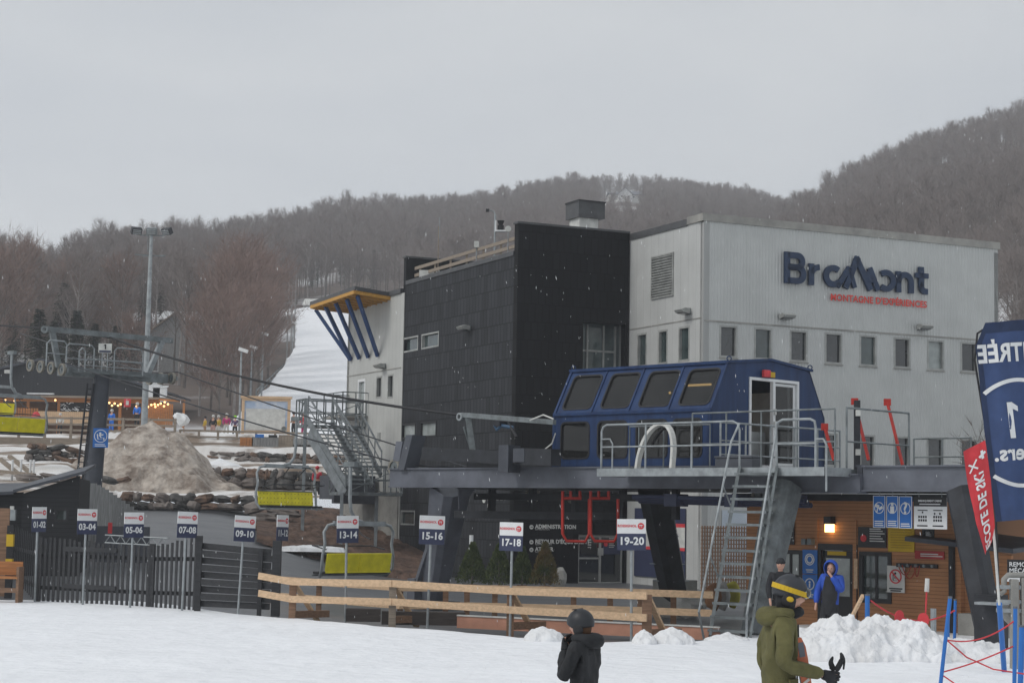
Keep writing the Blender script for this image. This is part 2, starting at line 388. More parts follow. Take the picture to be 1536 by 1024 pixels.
# ------------------------------------------------------------------ ground near the camera
def edge_pt(px):
    py = pw(px, [(-400, 868), (0, 888), (190, 898), (380, 921), (600, 941), (780, 955), (900, 963), (1050, 962), (1130, 950), (1200, 935), (1536, 935), (2000, 940)])
    return GZ(px, py, 0)
def snow_z(x, y):
    return .045*nz(x*.25, y*.2)+.012*nz(x*1.6, y*1.3, 3)
def fn(u, v):
    px = lerp(-420, 2000, u); e = edge_pt(px); d = V(e.x, e.y, 0)
    far = d.length+.15*nz(px*.03, 0); near = 2.
    r = near+(far-near)*v; p = d.normalized()*r; z = snow_z(p.x, p.y)
    if v > .995: z -= .25
    return V(p.x, p.y, z)
struct(grid_mb(fn, 190, 150).build('snow_ground', m_snow, smooth=True))
def pile(name, label, cat, cx, cy, rx, ry, h, mat, seed, lump=.35, fs=2.2, n=70, rz=0, z0=-.05, sharp=1.0, group=None, chunk=.09):
    mb = MB(); vs = []
    N = n; c, s_ = math.cos(rz), math.sin(rz)
    def f(u, v):
        a = 2*u-1; b = 2*v-1; r = math.hypot(a, b)
        x = a*rx; y = b*ry; X = cx+x*c-y*s_; Y = cy+x*s_+y*c
        k = max(0, 1-max(r*(1+.22*nz(a*2+seed, b*2, seed)), abs(a), abs(b)))
        hh = h*(k**.75 if sharp >= 1 else k**sharp)
        l = nz(X*fs*.8, Y*fs*.8, seed, 3)
        l2 = NZ.voronoi(V(X*fs*2.2, Y*fs*2.2, seed))[0]; l3 = NZ.voronoi(V(X*fs*5, Y*fs*5, seed))[0]
        zz = hh*(1+lump*.7*l)+min(1, k*4)*chunk*((l2[1]-l2[0])*.5-.1+(l3[1]-l3[0])*.25)
        if k <= 0: zz = -.15
        return V(X+.1*l*lump*fs*.3, Y, z0+zz)
    o = grid_mb(f, N, N).build(name, mat, smooth=True); return tag(o, label, cat, group)
p = P(1280, 960, 34.5); pile('snow_pile', 'large lumpy heap of ploughed white snow in front of the brown wooden hut', 'snow pile', p.x+.2, 34.2, 1.75, 1.1, .80, m_snow_rough, 3, lump=.5, fs=2.6, n=150, sharp=.45, chunk=.17)
p = P(1395, 970, 35); pile('snow_pile', 'low white snow heap tailing off toward the red rope fence at right', 'snow pile', p.x+.3, 34.4, 1.7, .9, .40, m_snow_rough, 8, lump=.6, fs=2.6, sharp=.5, chunk=.14)
for px, wd, h, lab, sd in ((815, .42, .36, 'white snow lump below the 17-18 sign by the lumber rail', 14), (962, .26, .34, 'small upright snow lump at the foot of the 19-20 sign', 5), (1003, .48, .38, 'rounded snow lump right of the 19-20 sign, before the concrete leg', 6),
                           (1085, .5, .2, 'flat snow lump at the foot of the steel ladder', 7), (1150, .35, .24, 'snow lump between the steel ladder and the brown jacket skier', 12), (868, .25, .2, 'small snow lump behind the child in the dark helmet', 13)):
    e = edge_pt(px); pile('snow_lump', lab, 'snow lump', e.x, e.y-.7, wd, .38, h, m_snow_rough, sd, lump=.3, fs=2.5, n=36, sharp=.4, group='snow lumps along the snow edge')
# ------------------------------------------------------------------ road rising to the left behind the fences
def road_z(x, y):
    px = 768+x/max(y, 1)*F
    k = smooth01((640-px)/330)
    base = -.2
    rise = pw(y, [(0, 0), (46, 0), (60, .75), (80, 1.9), (96, 2.6), (140, 2.9)])
    return base+rise*k
def fn(u, v):
    y = 33+v*v*92*.35+v*92*.65; px = lerp(-700, 2200, u); x = (px-768)/F*y
    return V(x, y, road_z(x, y)+.01*nz(x*.4, y*.4))
struct(grid_mb(fn, 120, 90).build('road', m_asphalt, smooth=True))
# ------------------------------------------------------------------ terraces and hillside
def terr_z(px, y):
    st = pw(y, [(92, 2.55), (95, 3.05), (104, 3.6), (104.6, 4.85), (117, 5.4), (117.6, 6.35), (125, 6.8), (127, 7.6), (150, 8.2)])
    sl = pw(y, [(70, .9), (84, 3.0), (100, 4.7), (118, 6.2), (124, 6.5), (128, 7.3), (150, 8.2)])
    k = smooth01((170-px)/70); return lerp(st, sl, k)
def fn(u, v):
    px = lerp(-900, 760, u); y0 = pw(px, [(-900, 66), (120, 68), (190, 95.4), (760, 95.4)]); y = lerp(y0, 152, v); x = (px-768)/F*y
    return V(x, y, terr_z(px, y)+.12*nz(x*.3, y*.3)+.04*nz(x*1.3, y*1.3))
struct(grid_mb(fn, 160, 130).build('terraces', m_terr, smooth=True))
RIDGE = [(-600, 420, 400), (-200, 430, 380), (0, 440, 370), (75, 462, 420), (112, 420, 470), (200, 406, 520), (270, 398, 560), (400, 375, 620), (500, 350, 680), (600, 342, 740), (700, 330, 800), (780, 316, 830), (850, 301, 860), (930, 297, 900), (1060, 309, 920), (1130, 317, 925), (1200, 340, 930), (1300, 380, 930), (1700, 400, 930), (2200, 420, 930)]
def ridge(px):
    y = pw(px, [(a, b) for a, b, c in RIDGE]); D = pw(px, [(a, c) for a, b, c in RIDGE]); return P(px, y, D)
def hill_z(x, y):
    px = 768+x/y*F; rp = ridge(px); D = rp.y; zr = rp.z
    z150 = 8.4
    if y < D:
        t = (y-150)/(D-150); z = z150+(zr-z150)*(t**1.12 if t > 0 else 0)
        if y < 150: z = 8.4-.16*(150-y)
    else: z = zr-(y-D)*.06
    z += (1.2*nz(x*.012, y*.012)+.4*nz(x*.06, y*.06))*smooth01((y-170)/150)*2
    return z
def fn(u, v):
    a = lerp(-.62, .62, u); y = 140+v*v*700+v*420; x = a*y
    return V(x, y, hill_z(x, y))
struct(grid_mb(fn, 170, 130).build('hillside', m_forest, smooth=True))
# second hill on the right, nearer
R2 = [(1100, 300+120, 560), (1200, 350, 600), (1260, 316, 620), (1320, 286, 640), (1400, 250, 660), (1460, 228, 680), (1536, 202, 700), (1800, 95, 740), (2300, 0, 780)]
def ridge2(px):
    y = pw(px, [(a, b) for a, b, c in R2]); D = pw(px, [(a, c) for a, b, c in R2]); return P(px, y, D)
def hill2_z(x, y):
    px = 768+x/y*F; rp = ridge2(px); D = rp.y; zr = rp.z
    t = (y-130)/(D-130)
    z = 3+(zr-3)*(max(t, 0)**1.05) if y < D else zr-(y-D)*.12
    return z+(1.2*nz(x*.012, y*.012+7)+.4*nz(x*.06, y*.06))*smooth01((y-170)/150)*2
def fn(u, v):
    y = 125+v*700; px = lerp(1110, 2500, u); x = (px-768)/F*y
    return V(x, y, hill2_z(x, y))
struct(grid_mb(fn, 100, 100).build('hill', m_forest, smooth=True))
# groomed ski run coming down between the trees
def run_b(y):
    py = pw(y, [(130, 662), (150, 655), (200, 590), (260, 540), (350, 480)])
    return pw(y, [(130, 300), (150, 330), (200, 395), (230, 420), (260, 438), (350, 441), (420, 445)]), pw(y, [(130, 760), (200, 700), (260, 620), (350, 600), (420, 560)])
def fn(u, v):
    y = lerp(130, 342, v); l, r = run_b(y); px = lerp(l, r, u)+(6*nz(y*.1, 1) if u < .02 else 0); x = (px-768)/F*y
    return V(x, y, hill_z(x, y)+.5+.3*nz(x*.05, y*.05)+(-1.2 if u in (0, 1) or v == 1 else 0))
struct(grid_mb(fn, 60, 60).build('ski_slope', m_snow, smooth=True))
# ------------------------------------------------------------------ trees
def bare_tree(h, seed, nb=26, nt=16, tw=.05, spread=.30, low=.3, trunk_r=None, twl=1.5, ns=4):
    rnd = random.Random(seed); t = MB(); c = MB(); tr = trunk_r or h*.011
    pts = []; x = y = 0
    for i in range(6):
        x += rnd.uniform(-.02, .02)*h*.4; y += rnd.uniform(-.02, .02)*h*.4
        pts.append(V(x, y, h*.80*i/5))
    pts[0].z = -.8
    t.tube(pts, [tr*(1-.17*i) for i in range(6)], 6)
    def trunk_at(f):
        f *= 5; i = min(int(f), 4); return pts[i].lerp(pts[i+1], f-i)
    for b in range(nb):
        f = low+(1-low)*((b+rnd.random())/nb); o = trunk_at(f); a = rnd.uniform(0, 6.283)
        t_ = (f-low)/(1-low); L = h*spread*(.42+.9*math.sin(math.pi*min(1, .12+t_*.80)))*rnd.uniform(.7, 1.15); up = rnd.uniform(.7, 1.5)+t_*.5
        d = V(math.cos(a), math.sin(a), up).normalized(); p1 = o+d*L*.5+V(0, 0, L*.03); d2 = (d+V(0, 0, .35)).normalized(); p2 = p1+d2*L*.5
        br = tr*.38*(1.1-f*.7); t.tube([o, p1, p2], [br, br*.6, br*.2], 4 if ns > 3 else 3, cap=False)
        for k in range(nt):
            g = rnd.uniform(.2, 1); q = o.lerp(p1, g*2) if g < .5 else p1.lerp(p2, g*2-1)
            e = (d2+V(rnd.gauss(0, .55), rnd.gauss(0, .55), rnd.gauss(.15, .45))).normalized(); l = twl*rnd.uniform(.5, 1.25)*(.6+.4*h/14)
            m = q+e*l*.5; s1 = e.cross(V(rnd.random()-.5, rnd.random()-.5, rnd.random()-.5)).normalized()*tw/2
            c.add([q-s1, q+s1, q+e*l], [(0, 1, 2)])
            for kk in range(2):
                e2 = (e+V(rnd.gauss(0, .5), rnd.gauss(0, .5), rnd.gauss(.1, .4))).normalized(); q2 = q+e*l*rnd.uniform(.25, .8)
                s2 = e2.cross(V(rnd.random()-.5, rnd.random()-.5, .3)).normalized()*tw*.38
                c.add([q2-s2, q2+s2, q2+e2*l*.65], [(0, 1, 2)])
    return t, c
def both(t, c):
    k = len(t.v); m = MB(); m.add(t.v, t.f); m.cur = 1; m.add(c.v, c.f); return m
def fir_mb(h, r, seed, n=26, mper=13, q=.8):
    rnd = random.Random(seed); t = MB().tube([(0, 0, -.5), (0, 0, h*.97)], [h*.014, .02], 6); c = MB()
    for i in range(n):
        f = .1+.9*i/n; z = h*f; R_ = r*(1-f)**.85*rnd.uniform(.8, 1.15)+.12
        for j in range(mper):
            a = 6.283*(j+rnd.random())/mper; L = R_*rnd.uniform(.65, 1.15); d = V(math.cos(a), math.sin(a), -.28); sd_ = V(-math.sin(a), math.cos(a), 0)
            b = V(0, 0, z+rnd.uniform(-.2, .2)); nseg = 4
            for k in range(nseg):
                o = b+d*L*(k+.2)/nseg; wd = q*.34*(1.15-k/nseg)*rnd.uniform(.7, 1.3)
                for sg in (-1, 1):
                    e = (d*.6+sd_*sg).normalized()*wd+V(0, 0, rnd.uniform(-.16, .05))
                    c.add([o, o+d*.28, o+e+d*.12], [(0, 1, 2)])
    return t, c
protos = []
for i, (h, sp) in enumerate(((14.5, .20), (13.5, .23), (15.5, .18), (12.5, .24), (14, .19))):
    m = both(*bare_tree(h, 20+i, nb=30, nt=17, tw=.042, spread=sp, low=.36+.05*(i % 3), twl=1.35, ns=3)); me = m.build('t', [m_bark_p if i in (2, 4) else m_bark, m_twig])
    C.objects.unlink(me); protos.append(me)
fp = both(*fir_mb(12, 2.6, 5, n=20, mper=9, q=1.3)).build('t', [m_bark, m_fir]); C.objects.unlink(fp)
def forest(name, pts, protos_, label):
    """one ground-anchored mass of trees: points carry which tree, how tall, how turned"""
    me = bpy.data.meshes.new(name); me.from_pydata([p[0] for p in pts], [], [])
    for an, ty, k in (('kind_of', 'INT', 1), ('size', 'FLOAT', 2), ('turn', 'FLOAT', 3)):
        at = me.attributes.new(an, ty, 'POINT'); at.data.foreach_set('value', [p[k] for p in pts])
    o = bpy.data.objects.new(name, me); C.objects.link(o)
    ng = bpy.data.node_groups.new(name, 'GeometryNodeTree'); ng.interface.new_socket('Geometry', in_out='INPUT', socket_type='NodeSocketGeometry'); ng.interface.new_socket('Geometry', in_out='OUTPUT', socket_type='NodeSocketGeometry')
    L = ng.links; gi = ng.nodes.new('NodeGroupInput'); go = ng.nodes.new('NodeGroupOutput')
    g2i = ng.nodes.new('GeometryNodeGeometryToInstance')
    for pr in reversed(protos_):
        oi = ng.nodes.new('GeometryNodeObjectInfo'); oi.inputs['Object'].default_value = pr; oi.inputs['As Instance'].default_value = False
        gg = ng.nodes.new('GeometryNodeGeometryToInstance'); L.new(oi.outputs['Geometry'], gg.inputs[0])
        if 'jn' not in locals(): jn = ng.nodes.new('GeometryNodeJoinGeometry')
        L.new(gg.outputs[0], jn.inputs[0])
    ip = ng.nodes.new('GeometryNodeInstanceOnPoints'); L.new(gi.outputs[0], ip.inputs['Points']); L.new(jn.outputs[0], ip.inputs['Instance']); ip.inputs['Pick Instance'].default_value = True
    def attr(nm, ty):
        a = ng.nodes.new('GeometryNodeInputNamedAttribute'); a.data_type = ty; a.inputs[0].default_value = nm; return a.outputs[0]
    L.new(attr('kind_of', 'INT'), ip.inputs['Instance Index']); L.new(attr('size', 'FLOAT'), ip.inputs['Scale'])
    cx = ng.nodes.new('ShaderNodeCombineXYZ'); L.new(attr('turn', 'FLOAT'), cx.inputs[2]); L.new(cx.outputs[0], ip.inputs['Rotation'])
    L.new(ip.outputs[0], go.inputs[0]); md = o.modifiers.new('trees', 'NODES'); md.node_group = ng
    return tag(o, label, 'forest', kind='stuff')
HOUSES = [(943, 858, 11), (500, 352, 15), (268, 235, 9)]   # clearings: column, distance, radius
rnd = random.Random(3); pts = []
def clear(px, y, x):
    for hp, hy, hr in HOUSES:
        hx = (hp-768)/F*hy
        if math.hypot(x-hx, (y-hy)*.6) < hr: return True
    if y < 346:
        l, r = run_b(y)
        if l-34 < px < r+40: return True
    if 232 < px < 292 and y < 262: return True
    if 908 < px < 982 and 610 < y < 858: return True
    return False
y = 165.
while y < 1010:
    dy = 4.6 if y < 400 else 5.6; dx = 4.2 if y < 400 else 4.8
    px = -330.
    while px < 1330:
        yy = y+rnd.uniform(-.5, .5)*dy; x = (px-768)/F*yy; px += dx/yy*F*rnd.uniform(.75, 1.25)
        D = ridge(px).y
        if yy > D+45 or clear(px, yy, x) or rnd.random() < .08+.35*(nz(x*.02+9, yy*.02) > .25): continue
        z = hill_z(x, yy); top = 770-(z+13-2.5)*F/yy
        if px > 620 and top > 395: continue
        if px < 420 and yy < 205: continue
        k = rnd.choice((0, 1, 2, 3, 4)); s_ = rnd.uniform(.72, 1.05)*(.92 if yy > D-30 else 1)
        fir = (nz(x*.02, yy*.02, 3) > .32 and rnd.random() < .35 and px < 620)
        if fir: k = 5; s_ *= .85
        pts.append((V(x, yy, z-.3), k, s_, rnd.uniform(0, 6.28)))
    y += dy
fo = forest('hillside_forest', pts, protos+[fp], 'mass of leafless grey brown trees covering the long ridge behind the buildings'); print('forest', len(pts))
pts = []; y = 118.
while y < 760:
    px = 1150. if y > 230 else 1470.
    while px < 1800:
        yy = y+rnd.uniform(-3, 3); x = (px-768)/F*yy; px += 4.8/yy*F*rnd.uniform(.75, 1.25); D = ridge2(px).y
        if yy > D+25 or rnd.random() < .08+.5*(nz(x*.018+3, yy*.018) > .12)*(yy < D-60)*(yy > 330): continue
        z = hill2_z(x, yy); top = 770-(z+13-2.5)*F/yy
        if px < 1480 and top > 400: continue
        if top > 760: continue
        if z < hill_z(x, yy)-12: continue
        pts.append((V(x, yy, z-.3), rnd.choice((0, 1, 2, 3, 4)), rnd.uniform(.72, 1.05), rnd.uniform(0, 6.28)))
    y += 5.2
forest('hill_forest', pts, protos[:5], 'mass of leafless grey trees on the steep hill at right above the grey building'); print('forest2', len(pts))
# near trees that can be told apart
tproto = []; m_twig_r = M('reddish_twigs', (.235, .165, .14), .95, var=.22, scale=.3)
for i, (h, sp, mt) in enumerate(((11, .34, m_bark), (13, .27, m_bark), (9, .38, m_bark), (12, .22, m_bark_p))):
    t, c = bare_tree(h, 70+i, nb=40, nt=28, tw=.036, spread=sp, low=.2, twl=1.3)
    e_ = thing('bare_tree', 'x', 'tree'); t.build('trunk', mt, e_, smooth=True); c.build('crown', m_twig_r, e_); tproto.append(e_)
near = [(20, 200, 1, 1.35), (-12, 190, 0, 1.4), (205, 175, 2, 1.), (318, 180, 2, 1.35), (340, 195, 1, 1.25), (364, 200, 0, 1.5), (390, 205, 1, 1.25), (300, 172, 3, 1.), (330, 168, 2, 1.2), (352, 172, 3, 1.1), (378, 178, 2, 1.3), (392, 214, 3, 1.1), (346, 185, 0, 1.3), (372, 188, 1, 1.2), (400, 222, 0, 1.4),
        (405, 240, 3, 1.), (402, 262, 1, .8), (180, 215, 1, 1.2), (130, 220, 0, 1.1), (90, 225, 1, 1.2), (45, 230, 0, 1.2), (370, 230, 1, 1.4), (330, 235, 0, 1.4), (395, 245, 0, 1.25)]
where = lambda px: ('at the far left edge of the forest' if px < 60 else 'behind the black barn at left' if px < 215 else 'beside the floodlight mast' if px < 270 else 'behind the trail map board' if px < 400 else 'on the left edge of the ski run')
wd_ = ['broad spreading', 'tall upright', 'low bushy', 'slender pale-barked']
cnt = {}
for i, (px, y, k, s_) in enumerate(near):
    src = tproto[k]; first = not src.get('used'); o = src if first else tree_copy(src); src['used'] = 1
    x = (px-768)/F*y; z = terr_z(px, y) if y < 150 else hill_z(x, y)
    key = (where(px), k); cnt[key] = cnt.get(key, 0)+1
    lab = '%s leafless tree %s' % (wd_[k], where(px))
    if cnt[key] > 1: lab = '%s leafless tree %s, %s' % (wd_[k], where(px), ['', '', 'a step farther right', 'third of its kind there', 'fourth of its kind there'][min(cnt[key], 4)])
    put(o, (x, y, z-.2), random.uniform(0, 6), lab, (s_, s_, s_)); o['group'] = 'leafless trees at the foot of the hillside'
for s_ in tproto: del s_['used']
firs = [(55, 180, 9.5, 'dark fir tree, rusty tinged, left of the lift tower crossarm'), (78, 188, 8, 'dark fir tree behind the left end of the crossarm'), (112, 185, 9, 'broad green fir tree above the lift tower platform'), (140, 195, 7, 'small fir tree right above the number plate of the tower'), (172, 180, 7.5, 'dark fir tree between the lift tower and the floodlight mast'), (15, 196, 7, 'fir tree at the left edge behind the barn'), (195, 190, 6.6, 'small fir tree just left of the floodlight mast'), (92, 215, 12, 'tall hazy fir tree farthest up behind the tower')]
fproto = []
for sd_ in (1, 2):
    t, c = fir_mb(10, 2.3, sd_, n=34, mper=15, q=.8); e_ = thing('fir_tree', 'x', 'tree'); t.build('trunk', m_bark, e_); c.build('crown', m_fir, e_); fproto.append(e_)
for i, (px, y, h, lab) in enumerate(firs):
    o = fproto[i] if i < 2 else tree_copy(fproto[i % 2]); x = (px-768)/F*y
    put(o, (x, y, hill_z(x, y)-.3+2), i*1.3, lab, (h/10*1.15, h/10*1.15, h/10*.85)); o['group'] = 'fir trees at the left'
# ------------------------------------------------------------------ buildings
DL = V(-.429, .903, 0); DR = V(.903, .429, 0)
K = P(1055, 500, 70); K = V(K.x, K.y, 0)
gR = PL(K, DR); gL = PL(K+DL*5.8, -DL)          # gL: along from the far end toward the corner
CB = P(775, 500, 73); CB = V(CB.x, CB.y, 0)
bR = PL(CB, DR); bL = PL(CB+DL*12.05, -DL)
def rect(pl, x0, y0, x1, y1):                    # photo box -> (along, height) box on a wall
    a, z1 = pl.hit(x0, y0); b, _ = pl.hit(x1, y0); m = (x0+x1)/2; _, z0 = pl.hit(m, y1); _, z1 = pl.hit(m, y0); return (a, z0, b, z1)
def rp(r): a, z0, b, z1 = r; return [(a, z0), (b, z0), (b, z1), (a, z1)]
def window(pl, r, parent, gmat, fmat=None, d=.1, fw=.045, sill=None, mull=0, proud=.01, name='window'):
    a, z0, b, z1 = r; f = MB(); fmat = fmat or m_frame
    f.wall(pl, rp((a-.03, z0-.03, b+.03, z1+.03)), [rp((a+fw, z0+fw, b-fw, z1-fw))], t=d+.02, off=proud)
    for k in range(mull):
        c = lerp(a, b, (k+1)/(mull+1)); f.wall(pl, rp((c-fw/2, z0+fw, c+fw/2, z1-fw)), t=.05, off=-.03)
    o = f.build(name, fmat, parent)
    g = MB(); g.wall(pl, rp((a+fw*.5, z0+fw*.5, b-fw*.5, z1-fw*.5)), t=.02, off=-d+.03); g.build('pane', gmat, o)
    if sill: 
        s_ = MB(); s_.wall(pl, rp((a-.05, z0-.07, b+.05, z0-.032)), t=.1, off=.05); s_.build('sill', sill, o)
    return o
# ---- grey building
ZT = 14.0; gb = thing('grey_building', 'tall grey corrugated metal building with the big navy lettering and a row of slim windows', 'building', tuple(K))
wr = [rect(gR, x, gR_y, x+wd, gR_y+hh) for x, gR_y, wd, hh in ((1080, 489, 25, 50), (1132, 492.5, 25.5, 50), (1185.5, 496.5, 25, 46), (1238, 500, 24.5, 45), (1290, 504, 24, 46), (1341.5, 508.5, 23, 45), (1391.5, 512.5, 23.5, 45), (1441.5, 516, 23, 45))]
_, za, _, zb = wr[3]
wr = [(a, za, b, zb) for a, z0, b, z1 in wr]
lowx = [(1233, 1256), (1290, 1312), (1341, 1364), (1391, 1415), (1441, 1465)]
_, zl = gR.hit(1400, 657); wl = []
for a, b in lowx: r = rect(gR, a, 655, b, 700); wl.append((r[0], zl-1.25, r[2], zl))
send = gR.hit(1497, 400)[0]; zf = gR.hit(1300, 506)[1]+.22
W = MB(); W.wall(gR, [(0, -.3), (send, -.3), (send, ZT-.25), (0, ZT-.25)], [rp(r) for r in wr+wl], t=.25); W.build('front_wall', m_grey_corr, gb)
gl_holes = [rect(gL, x, y, x2, y2) for x, y, x2, y2 in ((956.5, 501, 970, 548), (988, 495.5, 1001, 545), (1018.5, 490, 1034, 540))]
zg0, zg1 = gl_holes[1][1], gl_holes[1][3]; gl_holes = [(a, zg0, b, zg1) for a, _, b, _ in gl_holes]
W = MB(); W.wall(gL, [(0, -.3), (5.8, -.3), (5.8, ZT-.25), (0, ZT-.25)], [rp(r) for r in gl_holes], t=.25); W.build('side_wall', m_grey_panel, gb)
# back shell and roof so the block is solid from any side
bk = MB(); Bk = K+DR*send; depth = 12.
bk.par(tuple(Bk+V(0, 0, -.3)), DL*depth, -DR*.2, (0, 0, ZT-.1)); bk.par(tuple(K+DL*depth+V(0, 0, -.3)), DR*send, -DL*.2, (0, 0, ZT-.1)); bk.par(tuple(K+DL*5.8+V(0, 0, -.3)), DL*(depth-5.8), DR*.2, (0, 0, ZT-.1)); bk.build('rear_wall', m_grey_panel, gb)
rf = MB().prism([K+V(0, 0, ZT-.55)+DR*.3+DL*.3, K+DR*(send-.2)+DL*.3+V(0, 0, ZT-.55), K+DR*(send-.2)+DL*(depth-.2)+V(0, 0, ZT-.55), K+DR*.3+DL*(depth-.2)+V(0, 0, ZT-.55)], (0, 0, .15)); rf.build('roof', m_darkflash, gb)
cp = MB(); cp.wall(gR, rp((-.1, ZT-.25, send+.08, ZT+.04)), t=.45, off=.06); cp.par(tuple(K+DL*0+V(0, 0, ZT-.25)-DR*.06+DL*.4), DL*.8, DR*.4, (0, 0, .29)); cp.build('parapet_cap', m_flash, gb)
cp = MB(); cp.par(tuple(K+DL*1.2+V(0, 0, ZT-.28)-DR*.05), DL*(4.6), DR*.4, (0, 0, .26)); cp.build('parapet_trim', m_darkflash, gb)
fl = MB(); fl.wall(gR, rp((0.0, zf-.03, send, zf+.03)), t=.02, off=.03); fl.build('flashing', m_flash, gb)
fl = MB(); zf2 = zg1+.25; fl.wall(gL, rp((0.0, zf2-.02, 5.8, zf2+.02)), t=.02, off=.02); fl.build('flashing', m_flash, gb)
cn = MB().par(tuple(K+V(0, 0, -.3)-DR*.03-DL*.03), DR*.12, DL*.12, (0, 0, ZT)); cn.build('corner_trim', m_grey_panel, gb)
gm = [m_win, m_win3, m_win, m_win, m_win3, m_win, m_win2, m_win]  # pane colours differ to stand in for varying reflections
for r, g in zip(wr, gm): window(gR, r, gb, g, sill=m_flash, fw=.05, d=.14)
for r in wl: window(gR, r, gb, m_win, fw=.05, d=.14)
for r in gl_holes: window(gL, r, gb, m_win3, fw=.05, d=.14)
a, z0, b, z1 = rect(gL, 979.5, 384, 1010, 444); lv = MB(); lv.wall(gL, rp((a-.06, z0-.06, b+.06, z1+.06)), [rp((a, z0, b, z1))], t=.1, off=.06); lv.wall(gL, rp((a, z0, b, z1)), t=.01, off=.01)
lo = lv.build('louvre', m_frame, gb); sl_ = MB(); nslat = 15
for i in range(nslat):
    z = lerp(z0, z1, (i+.5)/nslat); sl_.par(tuple(gL.pt(a, z+.035, .012)), gL.u*(b-a), gL.n*.06+V(0, 0, -.05), gL.n*.01+V(0, 0, .01))
sl_.build('slat', m_frame, lo)
# second lower poster wall / banner / lattice at the base
def wall_lamp(pl, px, py, label):
    a, z = pl.hit(px, py); t = thing('wall_floodlight', label, 'wall light', tuple(pl.pt(a, z)), 'wall packs on the buildings')
    h = MB(); o = pl.pt(a, z+.02, .0); h.par(tuple(pl.pt(a-.17, z-.1, .005)), pl.u*.34, pl.n*.12, (0, 0, .24)); h.build('bracket', m_galv_d, t)
    h = MB(); pr = [pl.pt(a-.28, z+.1, .1), pl.pt(a-.28, z-.08, .1), pl.pt(a-.28, z-.04, .42), pl.pt(a-.28, z+.06, .5), pl.pt(a-.28, z+.14, .3)]; h.prism(pr, pl.u*.56); h.build('housing', m_frame, t, bevel=.01)
    g = MB(); g.par(tuple(pl.pt(a-.22, z-.085, .12)), pl.u*.44, pl.n*.26+V(0, 0, .035), (0, 0, -.02)); g.build('lens', m_win, t); return t
wall_lamp(gR, 1175, 476, 'square wall floodlight under the big letter B on the grey front')
wall_lamp(gR, 1381, 492, 'square wall floodlight under the right end of the big lettering')
wall_lamp(gL, 1033, 468, 'wall floodlight right of the louvre near the building corner')
# ---- big lettering: B r c M(peaks) o n t
sg = thing('wall_lettering', 'big navy company name with twin peak M and small red slogan on the grey front', 'sign', tuple(gR.pt(gR.hit(1280, 420)[0], gR.hit(1280, 420)[1])))
def LP(x, y): return gR.hit(x, y)
def stroke(mb, pts, w, closed=False):            # flat stroke of width w in the wall plane
    pts = [V(a, b, 0) for a, b in pts]; n = len(pts); l = []; r = []
    for i, p in enumerate(pts):
        d0 = (p-pts[i-1]).normalized() if (i or closed) else None; d1 = (pts[(i+1) % n]-p).normalized() if (i < n-1 or closed) else None
        d0 = d0 or d1; d1 = d1 or d0; t = (d0+d1).normalized(); nn = V(-t.y, t.x, 0); k = 1/max(.5, nn.dot(V(-d0.y, d0.x, 0))); l.append(p+nn*w/2*k); r.append(p-nn*w/2*k)
    for i in range(n if closed else n-1):
        j = (i+1) % n; q = [gR.pt(v.x, v.y, .06) for v in (l[i], l[j], r[j], r[i])]; mb.prism(q, gR.n*.12)
zb_, zt_ = LP(1176, 425)[1], LP(1176, 378)[1]; H_ = zt_-zb_      # cap height from the B
def A(px): return gR.hit(px, 420)[0]
zx = zb_+H_*.69; sw = .235
def arc(cx, cz, rx, rz_, a0, a1, n=14): return [(cx+rx*math.cos(R(lerp(a0, a1, i/n))), cz+rz_*math.sin(R(lerp(a0, a1, i/n)))) for i in range(n+1)]
h2 = sw/2
m = MB(); x0, x1 = A(1174)+h2, A(1206)-h2; zm = zb_+H_*.53
stroke(m, [(x0, zb_), (x0, zt_)], sw); rr = (zm-zb_-h2)/2; stroke(m, [(x0, zb_+h2)]+arc(x1-rr, zb_+h2+rr, rr, rr, -90, 90, 10)+[(x0, zm)], sw)
rr = (zt_-h2-zm)/2; stroke(m, [(x0, zm)]+arc(x1-rr-.06, zm+rr, rr, rr, -90, 90, 10)+[(x0, zt_-h2)], sw); m.build('letter', m_letter, sg)
m = MB(); x0, x1 = A(1210)+h2, A(1228); stroke(m, [(x0, zb_), (x0, zx)], sw); stroke(m, [(x0, zb_+H_*.4)]+arc(x1-.03, zb_+H_*.34, x1-x0-.03, zx-h2-zb_-H_*.34, 160, 95, 6), sw); m.build('letter', m_letter, sg)
m = MB(); cx, cz = A(1247), zb_+H_*.345; r_ = H_*.345-h2; stroke(m, arc(cx, cz, r_+.04, r_+.02, 48, 318, 20), sw); m.build('letter', m_letter, sg)
m = MB()
stroke(m, [(A(1253), zb_+.02), (A(1271), zx-.02)], sw*.85); stroke(m, [(A(1265), zb_), (A(1284), zt_+.04)], sw*1.05); stroke(m, [(A(1281), zt_+.03), (A(1303), zb_)], sw*1.05); stroke(m, [(A(1271), zx-.05), (A(1279), zb_+.03)], sw*.8)
stroke(m, [(A(1297), zx-.12), (A(1304.5), zb_+.3)], sw*.7); stroke(m, [(A(1301), zx+.03), (A(1314), zb_)], sw*1.0); m.build('letter', m_letter, sg)
m = MB(); cx = A(1327); stroke(m, arc(cx-.04, cz, r_+.05, r_+.02, 128, -130, 20), sw); m.build('letter', m_letter, sg)
m = MB(); x0, x1 = A(1341)+h2, A(1367)-h2; stroke(m, [(x0, zb_), (x0, zx)], sw); rr = (x1-x0)/2; stroke(m, [(x0, zx-h2-rr-.05)]+arc(x0+rr, zx-h2-rr, rr, rr, 170, 0, 10)+[(x1, zb_)], sw); m.build('letter', m_letter, sg)
